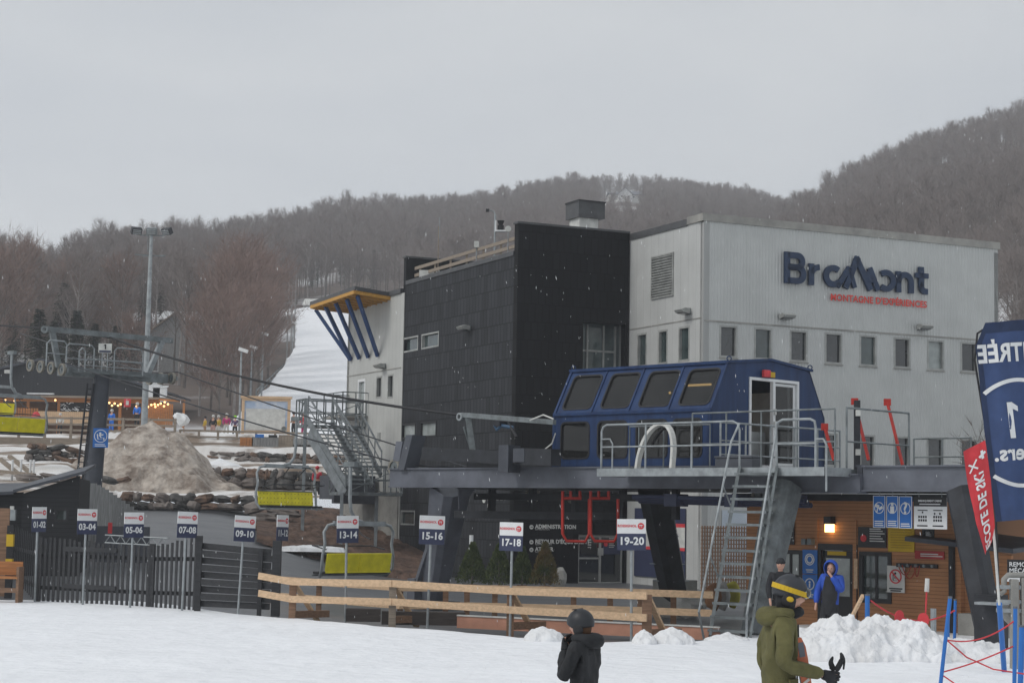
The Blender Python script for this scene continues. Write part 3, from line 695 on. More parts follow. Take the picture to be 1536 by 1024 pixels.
m = MB(); x0 = A(1375)+h2; stroke(m, [(x0, zt_-H_*.1)]+[(x0, zb_+.3)]+arc(x0+.22, zb_+h2+.2, .22, .2, 180, 270, 5)+[(A(1388), zb_+h2)], sw); stroke(m, [(A(1370), zx-h2*.8), (A(1389), zx-h2*.8)], sw*.85); m.build('letter', m_letter, sg)
m = MB(); a, z = gR.hit(1316, 452); L1, L2 = A(1244), A(1388); text_mb(m, "MONTAGNE D'EXPÉRIENCES", .36, gR.pt((L1+L2)/2, z, .05), gR.u, (0, 0, 1), depth=.05, bold=.013, sx=1.0)
xs = [(v-gR.o).dot(gR.u) for v in m.v]; kx = (L2-L1)/(max(xs)-min(xs)); mid = (max(xs)+min(xs))/2
m.v = [gR.pt((L1+L2)/2+((v-gR.o).dot(gR.u)-mid)*kx, v.z, (v-gR.o).dot(gR.n)) for v in m.v]; m.build('slogan', m_red_letter, sg)
print('letters', H_, kx)
# ---- black building
bb = thing('black_building', 'tall black slate clad block in the middle with timber rail on its roof', 'building', tuple(CB))
bw = [rect(bL, 604, 506, 627, 526), rect(bL, 633, 500, 658, 521)]; z0, z1 = (bw[0][1]+bw[1][1])/2, (bw[0][3]+bw[1][3])/2; bw = [(a, z0, b, z1) for a, _, b, _ in bw]
bw2 = [rect(bL, 602, 637, 623, 656), rect(bL, 631, 632, 654, 654)]; z0, z1 = (bw2[0][1]+bw2[1][1])/2, (bw2[0][3]+bw2[1][3])/2; bw2 = [(a, z0, b, z1) for a, _, b, _ in bw2]
bw3 = [rect(bL, 594, 766, 622, 786)]; bw3 = [(max(.35, bw3[0][0]), bw3[0][1], bw3[0][2], bw3[0][3])]
LL = 12.05; W = MB(); W.wall(bL, [(0, -.3), (LL-.352, -.3), (LL-.352, 12.75), (0, 12.75)], [rp(r) for r in bw+bw2+bw3], t=.3); W.build('side_wall', m_slate, bb)
rc = rect(bR, 875, 485, 938, 600); door = rect(bR, 868, 802, 928, 884)
W = MB(); W.wall(bR, [(0, -.3), (5.05, -.3), (5.05, 14.0), (0, 14.0)], [rp((rc[0], zl-.2, rc[2], rc[3])), rp((door[0], -.25, 5.0, door[3]+.02))], t=.35); W.build('front_wall', m_slate_shaded, bb)
o = MB(); o.par(tuple(CB+DL*LL+V(0, 0, -.3)), DR*5, -DL*.3, (0, 0, 14.3)); o.build('rear_wall', m_slate, bb)
o = MB(); o.par(tuple(CB+DL*.36+V(0, 0, 12.2)+DR*.31), DL*(LL-.7), DR*8, (0, 0, .15)); o.build('roof', m_darkflash, bb)
o = MB(); o.par(tuple(CB+V(0, 0, 12.75)-DR*.04+DL*.36), DL*(LL-.7), DR*.45, (0, 0, .18)); o.build('parapet_cap', m_darkflash, bb)
o = MB(); o.par(tuple(CB+V(0, 0, 14.0)-DR*.04-DL*.04), DL*.45, DR*5.1, (0, 0, .08)); o.par(tuple(CB+V(0, 0, 14.0)+DL*(LL-.32)-DR*.04), DL*.4, DR*5.1, (0, 0, .08)); o.build('parapet_cap', m_darkflash, bb)
o = MB(); o.par(tuple(CB+DL*.355+V(0, 0, 12.85)+DR*.05), DL*.01, DR*4.9, (0, 0, 1.1)); o.build('trim', m_darkflash, bb)
for r in bw: window(bL, r, bb, m_win2 if 0 else m_win3, fmat=m_frame, fw=.04, d=.16)
for r in bw2: window(bL, r, bb, m_win2, fmat=m_blackfr, fw=.03, d=.12)
for r in bw3: window(bL, r, bb, m_win3, fmat=m_frame, fw=.04, d=.12)
# recessed glass corner
rp_ = (rc[0], zl-.2, rc[2], rc[3]); pr_ = PL(bR.pt(0, 0, -.9), DR); g = MB(); g.wall(pr_, rp((rp_[0]-.3, rp_[1]-.3, rp_[2]+.6, rp_[3]+.3)), t=.03); gw = g.build('recessed_glazing', glass('dim_glazing', (.10, .125, .125), .08), bb)
g = MB()
for fx in (.0, .33, .72, 1.0):
    a = lerp(rp_[0], rp_[2], fx); g.wall(pr_, rp((a-.04, rp_[1], a+.04, rp_[3])), t=.06, off=.07)
g.wall(pr_, rp((rp_[0], rp_[3]-1.1, rp_[2], rp_[3]-1.02)), t=.06, off=.074); g.build('glazing_bar', m_frame, gw)
# entrance door
ed = thing('entrance_door', 'grey framed double glass entrance door at the foot of the black building', 'door', tuple(bR.pt((door[0]+door[2])/2, -.25)))
o = MB(); d0, d1, zt1 = door[0]+.03, 4.95, door[3]; dm = lerp(d0, d1, .5); pd = PL(bR.pt(0, 0, -.12), DR)
o.wall(pd, rp((d0, -.22, d1, zt1)), [rp((d0+.07, -.15, dm-.05, zt1-.09)), rp((dm+.05, -.15, d1-.07, zt1-.09))], t=.08); o.build('frame', m_frame, ed)
o = MB(); o.wall(pd, rp((d0+.05, -.2, dm-.03, zt1-.05)), t=.02, off=-.03); o.wall(pd, rp((dm+.03, -.2, d1-.05, zt1-.05)), t=.02, off=-.03); o.build('pane', m_win, ed)
o = MB(); o.wall(pd, rp((d0+.07, .75, dm-.05, .82)), t=.05, off=.004); o.wall(pd, rp((dm-.12, .9, dm+.12, 1.2)), t=.05, off=.06); o.build('handle', m_frame, ed)
o = MB(); o.wall(pd, rp((d0+.15, .95, dm-.15, zt1-.35)), t=.01, off=-.008); nb_ = o.build('notice', m_black_rub, ed)
o = MB(); o.wall(pd, rp((dm+.12, .95, d1-.1, zt1-.4)), t=.01, off=-.008); nb_ = o.build('notice', m_navy, ed)
o = MB(); o.disc(pd.pt(dm+.25, 1.35, .004), pd.n, .09, .01); o.build('red_dot', m_redb, nb_)
o = MB()
for i in range(6): o.wall(pd, rp((dm+.4, 1.22+i*.07, dm+.62+.05*(i % 2), 1.245+i*.07)), t=.01, off=.006)
for i in range(4): o.wall(pd, rp((d0+.45, 1.2+i*.1, d0+.6, 1.24+i*.1)), t=.01, off=.006)
o.build('text', m_offwhite, nb_)
# wayfinding letters on the dark wall
wf = thing('wayfinding_lettering', 'white French direction lettering with round arrows on the black wall beside the door', 'sign', tuple(bR.pt(.9, 1)))
for px, py, t1, t2, ar in ((797, 790, 'ADMINISTRATION', 'ADMINISTRATION', 1), (797, 812.5, "RETOUR D'ÉQUIPEMENT", 'EQUIPMENT RETURN', -1), (797, 824, 'ATELIER', 'WORKSHOP', -1)):
    a, z = bR.hit(px, py); o = MB(); o.disc(bR.pt(a, z, .01), bR.n, .085, .02, 18); ic = o.build('round_icon', m_offwhite, wf)
    o = MB(); o.wall(bR, rp((a-.05, z-.011, a+.05, z+.011)), t=.01, off=.03); o.prism([bR.pt(a+ar*.055, z, .02), bR.pt(a+ar*.012, z+.04, .02), bR.pt(a+ar*.012, z-.04, .02)], bR.n*.012); o.build('arrow', m_black_rub, ic)
    o = MB(); text_mb(o, t1, .215, bR.pt(a+.16, z+.02, .004), bR.u, (0, 0, 1), 'LEFT', .012, bold=.009); text_mb(o, t2, .075, bR.pt(a+.16, z-.09, .004), bR.u, (0, 0, 1), 'LEFT', .012); o.build('lettering', m_offwhite, wf)
a, z = bL.hit(742, 752); o = MB(); a, z = bL.hit(735, 748); text_mb(o, "ÉQUIPEMENT", .3, bL.pt(a-.2, z+.05, .004), bL.u, (0, 0, 1), 'LEFT', .02, bold=.006); text_mb(o, "RENTAL", .22, bL.pt(a-.2, z-.27, .004), bL.u, (0, 0, 1), 'LEFT', .02); o.disc(bL.pt(a-.55, z, .01), bL.n, .16, .02)
tag(o.build('wall_lettering', m_offwhite), 'white lettering ending in -QUIPEMENT high on the shaded black wall under the lift terminal', 'sign')
wall_lamp(bL, 704, 493, 'wall floodlight on the black slate wall')
# roof rail of the black building, chimney, weather mast
rr_ = thing('roof_guardrail', 'weathered two board timber guardrail along the black building roof edge', 'railing', tuple(CB+DL*6+V(0, 0, 12.9)))
o = MB()
for z in (13.18, 13.5): o.bar(CB+DL*.5+DR*.35+V(0, 0, z+.05), CB+DL*(LL-.5)+DR*.35+V(0, 0, z), .05, .14)
o.build('rail', m_lumber_o, rr_)
for i in range(7):
    q = CB+DL*(.8+i*1.72)+DR*.42; MB().bar(q+V(0, 0, 12.35), q+V(0, 0, 13.6), .09, .09).build('post', m_lumber_o, rr_)
o = MB(); a0 = CB+DR*6.3
cq = P(868, 322, 80); cz = cq.z; cb = V(cq.x, cq.y, 0)
ch = thing('chimney_vent', 'boxy white roof vent with a black square cap above the black wall', 'chimney', tuple(cb+V(0, 0, 12.3)))
def boxLR(mb, o, r0, r1, l0, l1, z0, z1): return mb.par(tuple(o+DR*r0+DL*l0+V(0, 0, z0)), DR*(r1-r0), DL*(l1-l0), (0, 0, z1-z0))
_, zc0 = 0, P(880, 325, 80).z; zc1 = P(868, 300, 80).z
boxLR(MB(), cb, .12, 1.05, .15, 1.1, 12.3, zc0+.02).build('shaft', m_offwhite, ch); boxLR(MB(), cb, 0, 1.3, 0, 1.25, zc0, zc1).build('cap', m_darkflash, ch)
boxLR(MB(), cb, -.03, 1.33, -.03, 1.28, zc1-.04, zc1+.03).build('cap_rim', m_blackfr, ch)
ws = P(744, 350, 79); wt = thing('weather_station', 'small roof weather station with white box on a mast and camera arm', 'weather station', (ws.x, ws.y, 13.3))
o = MB(); o.tube([(ws.x-.05, ws.y, 12.3), (ws.x-.05, ws.y, P(742, 322, 79).z)], .04); zt_s = P(742, 322, 79).z; o.tube([(ws.x-.05, ws.y, zt_s), (ws.x-.12, ws.y, zt_s+.15), (ws.x-.35, ws.y, zt_s+.2)], .025); o.build('mast', m_galv, wt)
MB().box((ws.x-.38, ws.y, zt_s+.18), (.14, .14, .12)).build('camera', m_black_rub, wt)
o = MB(); zz = P(752, 345, 79).z; o.box((ws.x+.2, ws.y, zz-.05), (.5, .3, .06)); o.box((ws.x-.02, ws.y, zz+.15), (.06, .25, .5)); o.build('shelf', m_white, wt)
MB().tube([(ws.x+.2, ws.y, zz), (ws.x+.2, ws.y, zz+.2), (ws.x+.2, ws.y, zz+.21), (ws.x+.2, ws.y, zz+.4)], [.14, .14, .08, .16], 10).build('sensor', m_black_rub, wt)
q = CB+DL*9.5+DR*.6; o = thing('antenna', 'rusty thin antenna pole on the black building roof', 'antenna', (q.x, q.y, 12.4)); MB().tube([(q.x, q.y, 12.35), (q.x, q.y, 15.2)], .025, 6).build('rod', m_lumber_o, o); MB().tube([(q.x+.03, q.y, 14.6), (q.x+.03, q.y, 15.6)], .02, 6).build('tip', m_galv, o)
for i, (px, py, lab) in enumerate(((697, 373, 'grey box sensor fixed on the roof guardrail'), (735, 350, 'small round white dish on the roof guardrail'))):
    q = CB+DL*(4.7 if i == 0 else 1.6)+DR*.3; o = thing('rail_sensor', lab, 'sensor', (q.x, q.y, 13.2)); MB().tube([(q.x, q.y, 12.9), (q.x, q.y, 13.9)], .02, 6).build('stem', m_galv, o)
    (MB().box((q.x, q.y, 13.75), (.2, .2, .26)) if i == 0 else MB().disc((q.x, q.y-.05, 14.0), (.2, -1, 0), .12, .06)).build('box' if i == 0 else 'dish', m_offwhite, o)
for px, lab in ((628, 'white roof box behind the guardrail left part'),):
    q = CB+DL*10.2+DR*.5; o = MB().box((q.x, q.y, 13.0), (.9, .6, .5)); tag(o.build('roof_box', m_offwhite), lab, 'roof unit')
# ---- pale wing with tilted canopy
w0 = P(599, 450, 84.2); w0 = V(w0.x, w0.y, 0); WL = 6.6; wL = PL(w0+DL*WL, -DL)
ww = thing('pale_wing', 'pale panelled building wing with tilted wooden canopy left of the black block', 'building', tuple(w0))
hl = [rect(wL, 537.5, 569.5, 548, 622), rect(wL, 565, 565, 572.5, 596), rect(wL, 582, 562, 590, 596)]; hl[0] = (hl[0][0], 7.0, hl[0][2], hl[0][3])
ZW = wL.hit(598, 441)[1]
W = MB(); W.wall(wL, [(0, -.3), (WL+.6, -.3), (WL+.6, ZW), (0, ZW)], [rp(h) for h in hl], t=.3); W.build('side_wall', m_white_panel, ww)
o = MB(); o.par(tuple(w0+DL*WL+V(0, 0, -.3)), DR*9, -DL*.3, (0, 0, ZW+.3)); o.build('end_wall', m_white_panel, ww)
boxLR(MB(), w0, -.08, 9, -.3, WL+.1, ZW, ZW+.22).build('roof', m_darkflash, ww)
window(wL, hl[1], ww, m_win, fw=.05, d=.15); window(wL, hl[2], ww, m_win, fw=.05, d=.15)
dr = window(wL, hl[0], ww, m_win2, fmat=m_white, fw=.09, d=.12, name='door')
o = MB(); o.wall(wL, rp((0, hl[0][3]+.25, WL+.4, hl[0][3]+.3)), t=.02, off=.02); o.build('flashing', m_flash, ww)
o = MB(); q = wL.hit(569, 655); o.wall(wL, rp((q[0]-.15, q[1]-.2, q[0]+.15, q[1]+.2)), t=.05, off=.05); o.build('vent', m_frame, ww)
o = MB(); o.wall(wL, rp((-.1, -.3, WL+.5, 3.4)), t=.1, off=.06); o.build('foundation', m_concrete, ww)
wall_lamp(wL, 577, 550, 'wall floodlight on the pale wing under the canopy')
outn = -DR; pk = P(521, 431, 85.6); lt = P(459, 454, 91); a0 = P(573, 448, 85.0); 
nearA = w0+DL*1.15; farA = nearA+DL*6.0; zA = P(572, 447, nearA.y).z; nearO = nearA+outn*1.75; farO = farA+outn*1.75; zO1 = P(521, 431, nearO.y).z; zO2 = P(459, 454, farO.y).z
inn = DR*.8; cn = [nearA+inn+V(0, 0, zA-.15), nearO+V(0, 0, zO1-.28), farO+V(0, 0, zO2-.28), farA+inn+V(0, 0, zA-.15)]
cnp = thing('roof_canopy', 'tilted roof canopy with ochre wood underside and blue slanting braces', 'canopy', tuple(nearA+V(0, 0, zA)))
o = MB(); o.prism([c+V(0, 0, .001) for c in cn], (0, 0, .10)); o.build('soffit', m_ochre, cnp)
o = MB(); e = .1
for a, b in ((cn[0], cn[1]), (cn[1], cn[2]), (cn[2], cn[3])):
    o.bar(a+V(0, 0, .07)-(cn[3]-cn[0]).normalized()*0, b+V(0, 0, .07), .1, .16)
o.build('fascia', m_ochre, cnp)
o = MB(); ctr = sum(cn, V(0, 0, 0))/4; top = [ctr+(c-ctr)*1.03+V(0, 0, .16) for c in cn]; o.prism(top, (0, 0, .17)); o.build('roof_deck', m_darkflash, cnp)
o = MB()
for i in range(9):
    f = (i+.5)/9; o.bar(cn[0].lerp(cn[3], f)-V(0, 0, .04), cn[1].lerp(cn[2], f)-V(0, 0, .04), .05, .08)
o.build('rafter', m_ochre, cnp)
for bx, by, f in ((568, 534, .02), (554, 536, .25), (540.5, 538, .5), (528, 540, .74), (527, 540, .97)):
    a, z = wL.hit(bx, by); b0 = wL.pt(a, z, .05); b1 = cn[1].lerp(cn[2], f)*.93+cn[0].lerp(cn[3], f)*.07
    MB().bar(b0, b1-V(0, 0, .06), .13, .17).build('brace', m_blue_brace, cnp)
# ------------------------------------------------------------------ lift terminal, cabin, platform
TA = V(-.695, .719, 0).normalized(); TB = V(.719, .695, 0).normalized(); T0 = P(1066, 640, 44); T0 = V(T0.x, T0.y, 0)
def T(a, b, z): return T0+TA*a+TB*b+V(0, 0, z)
def tbox(mb, a0, a1, b0, b1, z0, z1): return mb.par(tuple(T(a0, b0, z0)), TA*(a1-a0), TB*(b1-b0), (0, 0, z1-z0))
ZB0, ZB1 = 3.17, 3.70
lt_ = thing('lift_terminal', 'big charcoal steel chairlift terminal frame on slanting legs across the middle', 'lift terminal', tuple(T(0, 1, 0)))
def ibeam(a0, b0, a1, b1, z0, z1, wd, name='beam', mat=None):
    p, q = T(a0, b0, 0), T(a1, b1, 0); d = (q-p); n = V(0, 0, 1).cross(d.normalized())
    m = MB()
    m.par(tuple(p-n*wd/2+V(0, 0, z0)), d, n*wd, (0, 0, .035)); m.par(tuple(p-n*wd/2+V(0, 0, z1-.035)), d, n*wd, (0, 0, .035)); m.par(tuple(p-n*wd*.3+V(0, 0, z0+.035)), d, n*wd*.6, (0, 0, z1-z0-.07))
    return m.build(name, mat or m_steel_b, lt_)
ibeam(11.3, -.25, -1.6, -.25, ZB0, ZB1, .3)
ibeam(-4.6, -.25, -9.6, -.25, ZB0-.05, ZB1-.02, .34)
ibeam(-1.6, -.35, -4.6, -.35, ZB0-.1, ZB1-.2, .4)
ibeam(9.5, 4.9, -5, 4.9, ZB0, ZB1, .3)
for a in (10.4, 5.2, .3, -4.5, -8.5): ibeam(a, -.05, a, 4.7, ZB0+.06, ZB1-.08, .22)
o = MB(); tbox(o, -9, 10.5, .4, 4.6, ZB0+.0, ZB0+.05); o.build('deck_plate', m_steel_k, lt_)
o = MB(); tbox(o, 4.8, 9.6, 1.0, 1.2, ZB1+.02, ZB1+.4); tbox(o, 5.2, 10.2, 3.5, 3.7, ZB1+.02, ZB1+.4); o.build('beam', m_steel_k, lt_)
# legs
def leg(foot, top, w0, w1, mat, gusset=True):
    f, t = Vector(foot), Vector(top); m = MB()
    ax = (t-f).normalized(); x = ax.cross(TB).normalized(); y = x.cross(ax).normalized()
    def q(c, w): return [c+x*w/2*i+y*w/2*j for i, j in ((-1, -.62), (-.62, -1), (.62, -1), (1, -.62), (1, .62), (.62, 1), (-.62, 1), (-1, .62))]
    a, b = q(f, w0), q(t, w1); m.add(a+b, [tuple(reversed(range(8))), tuple(range(8, 16))]+[(i, (i+1) % 8, (i+1) % 8+8, i+8) for i in range(8)])
    o = m.build('leg', mat, lt_, bevel=.01); return o
zg = -.25
f1 = XZ(648, 52.5, zg); l1 = leg(f1, XZ(676, 50.9, ZB0), .56, .98, m_steel_b)
MB().box(f1+V(0, 0, .12), (1.1, 1.1, .3), .8).build('footing', m_black_rub, l1)
t_ = XZ(676, 50.5, ZB0-.02)
for s_ in (-1, 1):
    b = t_+TA*.55*s_; MB().prism([b+TB*-.2, b+V(0, 0, -.0)+TB*.4, b+V(0, 0, -.55)+TB*.1-TA*.3*s_], TA*.04).build('gusset', m_steel_b, l1)
o = MB(); o.bar(XZ(622, 52.3, .3), XZ(662, 51, ZB0-.6), .14, .14); o.box(XZ(622, 52.3, .2), (.3, .3, .9), .8); o.build('drain_pipe', m_steel_b, l1)
f2 = XZ(1012, 50.5, -.3); l2 = leg(f2+V(0, 0, .6), XZ(980, 47.8, ZB0+.05), .62, .70, m_steel_k)
o = MB(); o.box(f2+V(0, 0, .45), (.8, .9, 1.3), .8); o.build('footing', m_concrete, l2)
o = MB()
for f in (.17, .33): c = (f2+V(0, 0, .6)).lerp(XZ(978, 47.8, ZB0), f); o.box(c, (.68, .68, .025), .8)
o.build('band', m_galv, l2)
f3 = XZ(1487, 36.3, -.05); l3 = leg(f3+V(0, 0, .25), XZ(1443, 37.6, ZB0-.05), .46, .54, m_steel_k)
o = MB(); o.box(f3+V(0, 0, .48), (.42, .5, 1.35), .78); o.build('footing', m_steel_k, l3)
o = MB(); o.box(XZ(1490, 36, .95), (.55, .5, .05), .78); o.build('step_plate', m_galv, l3)
f4 = XZ(1130, 40.4, -.05); l4 = leg(f4, XZ(1176, 41.6, ZB0+.05), .50, .72, m_galv_d)
# left end: sheave, upright box, upper frame
e_ = XZ(612, 51.6, ZB1); o = MB(); p = XZ(614, 51.4, ZB1-.05); q = XZ(627, 51.4, ZB1+.92); o.par(tuple(p-TB*.2), TA*.28, TB*.5, q-p); bx_ = o.build('end_box', m_steel_d, lt_)
o = MB(); p = XZ(603, 51.7, ZB1+.2); o.par(tuple(p-TB*.1), TA*.28, TB*.22, XZ(608, 51.7, ZB1+.75)-p); o.build('guide_plate', m_steel_b, lt_)
def sheave(mb_l, c, ax, r):
    mb_l.disc(c, ax, r, .09, 20, hole=r*.74); return mb_l
def wheel(parent, c, ax, r):
    o = MB(); o.disc(c, ax, r, .10, 22, hole=r*.72); w_ = o.build('sheave', m_tire, parent)
    o = MB(); o.disc(c, ax, r*.72, .04, 18); o.disc(c, ax, r*.2, .14, 12); o.build('hub', m_galv_d, w_); return w_
wheel(lt_, XZ(592, 52.2, ZB1+.03), TB, .24)
o = MB(); o.bar(XZ(592, 52.2, ZB1+.02)+TB*.1, XZ(640, 51, ZB1-.05)+TB*.1, .06, .12); o.build('sheave_arm', m_galv_d, lt_)
o = MB(); za = 5.08
p0, p1 = XZ(695, 50.2, 0), XZ(834, 45.5, 0)
A0 = P(695, 622, 50.2); A1 = P(832, 633, 47); o.bar(A0, A1, .1, .13); o.bar(A0+TB*.9, A1+TB*.9, .08, .1); uf = o.build('upper_beam', m_galv_d, lt_)
o = MB(); o.bar(P(702, 625, 50.1), P(710, 682, 50.1), .16, .13); o.bar(P(696, 640, 50.1), P(709, 682, 50.4), .05); o.build('upper_post', m_galv_d, lt_)
o = MB(); o.disc(A0-V(0, 0, .05)-TA*-.1, TB, .11, .14, 14, hole=.06); o.build('roller', m_galv, uf)
o = MB(); o.bar(P(640, 680, 51), P(756, 686, 48.4), .35, .34); o.bar(P(756, 683, 48.4), P(834, 686, 46.3), .3, .42); o.build('track_beam', m_steel_k, lt_)
o = MB(); o.bar(P(640, 672, 50.9), P(756, 679, 48.3), .1, .05); o.bar(P(772, 676, 48.3), P(834, 679, 46.3), .1, .05); o.build('track_flange', m_galv, lt_)
o = MB(); o.box(P(764, 688, 47.9), (.45, .35, .7), .8); o.box(P(789, 683, 47.6), (.55, .4, .35), .8); o.build('motor_box', m_steel_d, lt_)
o = MB(); o.tube([P(760, 632, 48.8), P(766, 640, 48.6), P(775, 655, 48.4)], .035, 6); o.box(P(757, 636, 48.9), (.6, .2, .12), .8); o.build('catch_arm', m_steel_k, lt_)
o = MB(); o.tube([P(795, 630, 47.5), P(815, 622, 47), P(830, 628, 46.5)], .02, 6); o.tube([P(812, 678, 47), P(828, 665, 46.6), P(833, 650, 46.3)], .018, 6); o.build('hose', m_offwhite, lt_)
o = MB(); o.tube([P(742, 637, 48.8), P(745, 644, 48.8), P(752, 638, 48.7), P(770, 641, 48.6)], .05, 6); o.build('blue_cable_bundle', M('faded_blue', (.06, .12, .2), .6), lt_)
# machinery hanging under the terminal
for a, b in ((9.2, 3.2), (7.6, 3.2), (4.1, 2.6), (-.8, .9)): wheel(lt_, T(a, b, ZB0-.12), TB, .24)
o = MB()
for a in (9.0, 7.4, 5.8, 4.1, 2.3): tbox(o, a-.08, a+.08, 1.35, 1.5, ZB0-.75, ZB0)
tbox(o, 2, 9.6, 1.3, 1.42, ZB0-.3, ZB0-.12); o.build('tyre_bracket', m_steel_k, lt_)

o = MB(); 
for k in range(3): o.tube([T(2.9, .5+k*.12, ZB0-.2-k*.05), T(-2.4, .5+k*.12, ZB0-.26-k*.05)], .06, 8)
for a in (-.3, 1.6, -2.): tbox(o, a-.2, a+.2, .4, .85, ZB0-.42, ZB0-.12)
o.build('drive_shaft', m_navy, lt_)
# operator cabin (lower walls upright, upper walls leaning in)
CLN, CW = 5.2, 4.5; ZC0, ZS, ZC1 = ZB1+.02, 5.05, 6.2; lean = .62
oc = thing('operator_cabin', 'blue lift operator cabin with slanted upper windows on the terminal', 'cabin', tuple(T(2.6, 2.2, ZC0)))
o = MB(); sec = [(0, ZC0), (0, ZS), (lean, ZC1-.0), (CW/2, ZC1+.16), (CW-lean, ZC1), (CW, ZS), (CW, ZC0)]
o.prism([T(0.05, b, z) for b, z in sec], TA*.06) if 0 else None
# end wall facing the stairs (a = 0) with a door opening
ep = PL(T(0, 0, 0), TB)
dr = rect(ep, 1125, 571, 1196, 700); dr = (dr[0], ZC0+.02, dr[2], dr[3])
W = MB(); W.wall(ep, [(b, z) for b, z in sec], [rp(dr)], t=.08); W.build('end_wall', m_blue, oc)
W = MB(); W.wall(PL(T(CLN, 0, 0), TB), [(b, z) for b, z in sec], [], t=.08); W.build('end_wall', m_blue, oc)
class PL3:                                        # any flat plane: origin, along, up-along
    def __init__(s, o, u, w): s.o, s.u, s.w = Vector(o), Vector(u).normalized(), Vector(w).normalized(); s.n = s.u.cross(s.w)
    def pt(s, a, z, off=0): return s.o+s.u*a+s.w*z+s.n*off
    def hit(s, px, py):
        d = ray(px, py); t = (s.o-CO).dot(s.n)/d.dot(s.n); p = CO+d*t-s.o; return (p.dot(s.u), p.dot(s.w))
lowp = PL3(T(CLN, 0, ZC0), -TA, (0, 0, 1)); upp = PL3(T(CLN, 0, ZS), -TA, TB*lean+V(0, 0, ZC1-ZS)); uh = math.hypot(lean, ZC1-ZS)
def rrect(a, b, c, d, r=.12, n=4, sk=0):
    pts = []
    for cx, cy, s0 in ((c-r, b+r, -90), (c-r, d-r, 0), (a+r, d-r, 90), (a+r, b+r, 180)):
        for i in range(n+1): t = R(s0+90*i/n); pts.append((cx+r*math.cos(t), cy+r*math.sin(t)))
    m_ = (b+d)/2; return [(x+(y-m_)*sk, y) for x, y in pts]
uw = []
for x0, x1 in ((849, 898), (905, 954), (961, 1013), (1020, 1072)):
    a = upp.hit(x0+4, 590)[0]; b = upp.hit(x1-4, 590)[0]; uw.append((a, .16, b, uh-.16))
sk_ = 0
lw_ = []
for x0, x1 in ((842, 883), (897, 940), (955, 1000), (1010, 1052)):
    a = lowp.hit(x0, 665)[0]; b = lowp.hit(x1, 665)[0]; lw_.append((a, .22, b, ZS-ZC0-.22))
m_cab_in = M('cabin_inside', (.33, .34, .34), .7)
m_tglass = glass('cabin_glass', (.02, .02, .019), .06, trans=.30)
bsdf(m_tglass).inputs['Specular IOR Level'].default_value = .5
W = MB(); W.wall(upp, [(0, 0), (CLN, 0), (CLN, uh), (0, uh)], [rrect(*r, sk=0) for r in uw], t=.07); W.build('sloped_wall', m_blue, oc)
W = MB(); W.wall(lowp, [(0, 0), (CLN, 0), (CLN, ZS-ZC0), (0, ZS-ZC0)], [rrect(*r) for r in lw_], t=.07); W.build('side_wall', m_blue, oc)
for pl_, rs in ((upp, uw), (lowp, lw_)):
    for r in rs:
        o = MB(); k = .035; o.wall(pl_, rrect(r[0]-k, r[1]-k, r[2]+k, r[3]+k, .15), [rrect(r[0]+.01, r[1]+.01, r[2]-.01, r[3]-.01)], t=.05, off=.015); wo = o.build('window', m_black_rub, oc)
        o = MB(); o.wall(pl_, rrect(r[0]+.005, r[1]+.005, r[2]-.005, r[3]-.005), t=.012, off=-.03); o.build('pane', m_tglass, wo)
o = MB(); o.prism([T(0, CW, ZC0), T(0, CW, ZS), T(CLN, CW, ZS), T(CLN, CW, ZC0)], TB*-.07); o.prism([T(0, CW, ZS), T(0, CW-lean, ZC1), T(CLN, CW-lean, ZC1), T(CLN, CW, ZS)], TB*-.07); o.build('rear_wall', m_blue, oc)
o = MB()
for b0, z0, b1, z1 in ((lean-.06, ZC1, CW/2, ZC1+.16), (CW/2, ZC1+.16, CW-lean+.06, ZC1)):
    o.prism([T(-.06, b0, z0), T(-.06, b1, z1), T(CLN+.06, b1, z1), T(CLN+.06, b0, z0)], V(0, 0, .06))
o.build('roof', m_blue, oc)
o = MB(); tbox(o, .05, CLN-.05, .05, CW-.05, ZC0-.0, ZC0+.05); o.build('floor', m_steel_d, oc)
o = MB()                                            # ribs, gutter and lifting eyes
for a in (-.02, 1.28, 2.55, 3.85, CLN-.06): o.bar(T(CLN-a-.0, -.012, ZS+.02), T(CLN-a, lean-.012, ZC1), .045, .03) if 0 < a < CLN-.1 else None
o.bar(T(-.02, -.03, ZS), T(CLN+.02, -.03, ZS), .05, .07); o.bar(T(-.04, lean-.04, ZC1+.02), T(CLN+.04, lean-.04, ZC1+.02), .05, .06)
o.bar(T(-.03, lean, ZC1+.03), T(-.03, CW/2, ZC1+.19), .05, .06); o.bar(T(-.03, CW-lean, ZC1+.03), T(-.03, CW/2, ZC1+.19), .05, .06)
for a in (0, CLN): o.bar(T(a, -.01, ZC0), T(a, -.01, ZS), .06, .05); o.bar(T(a, -.01, ZS), T(a, lean-.01, ZC1), .06, .05)
o.build('trim', m_blue, oc)
for a, b in ((0, lean+.05), (CLN, lean+.05), (0, CW-lean)): o = MB(); o.tube([T(a, b, ZC1)+V(0, 0, .11)+V(math.cos(t), 0, math.sin(t))*.055 for t in [k*.785 for k in range(8)]], .016, 6, closed=True); o.build('lifting_eye', m_blue, oc)
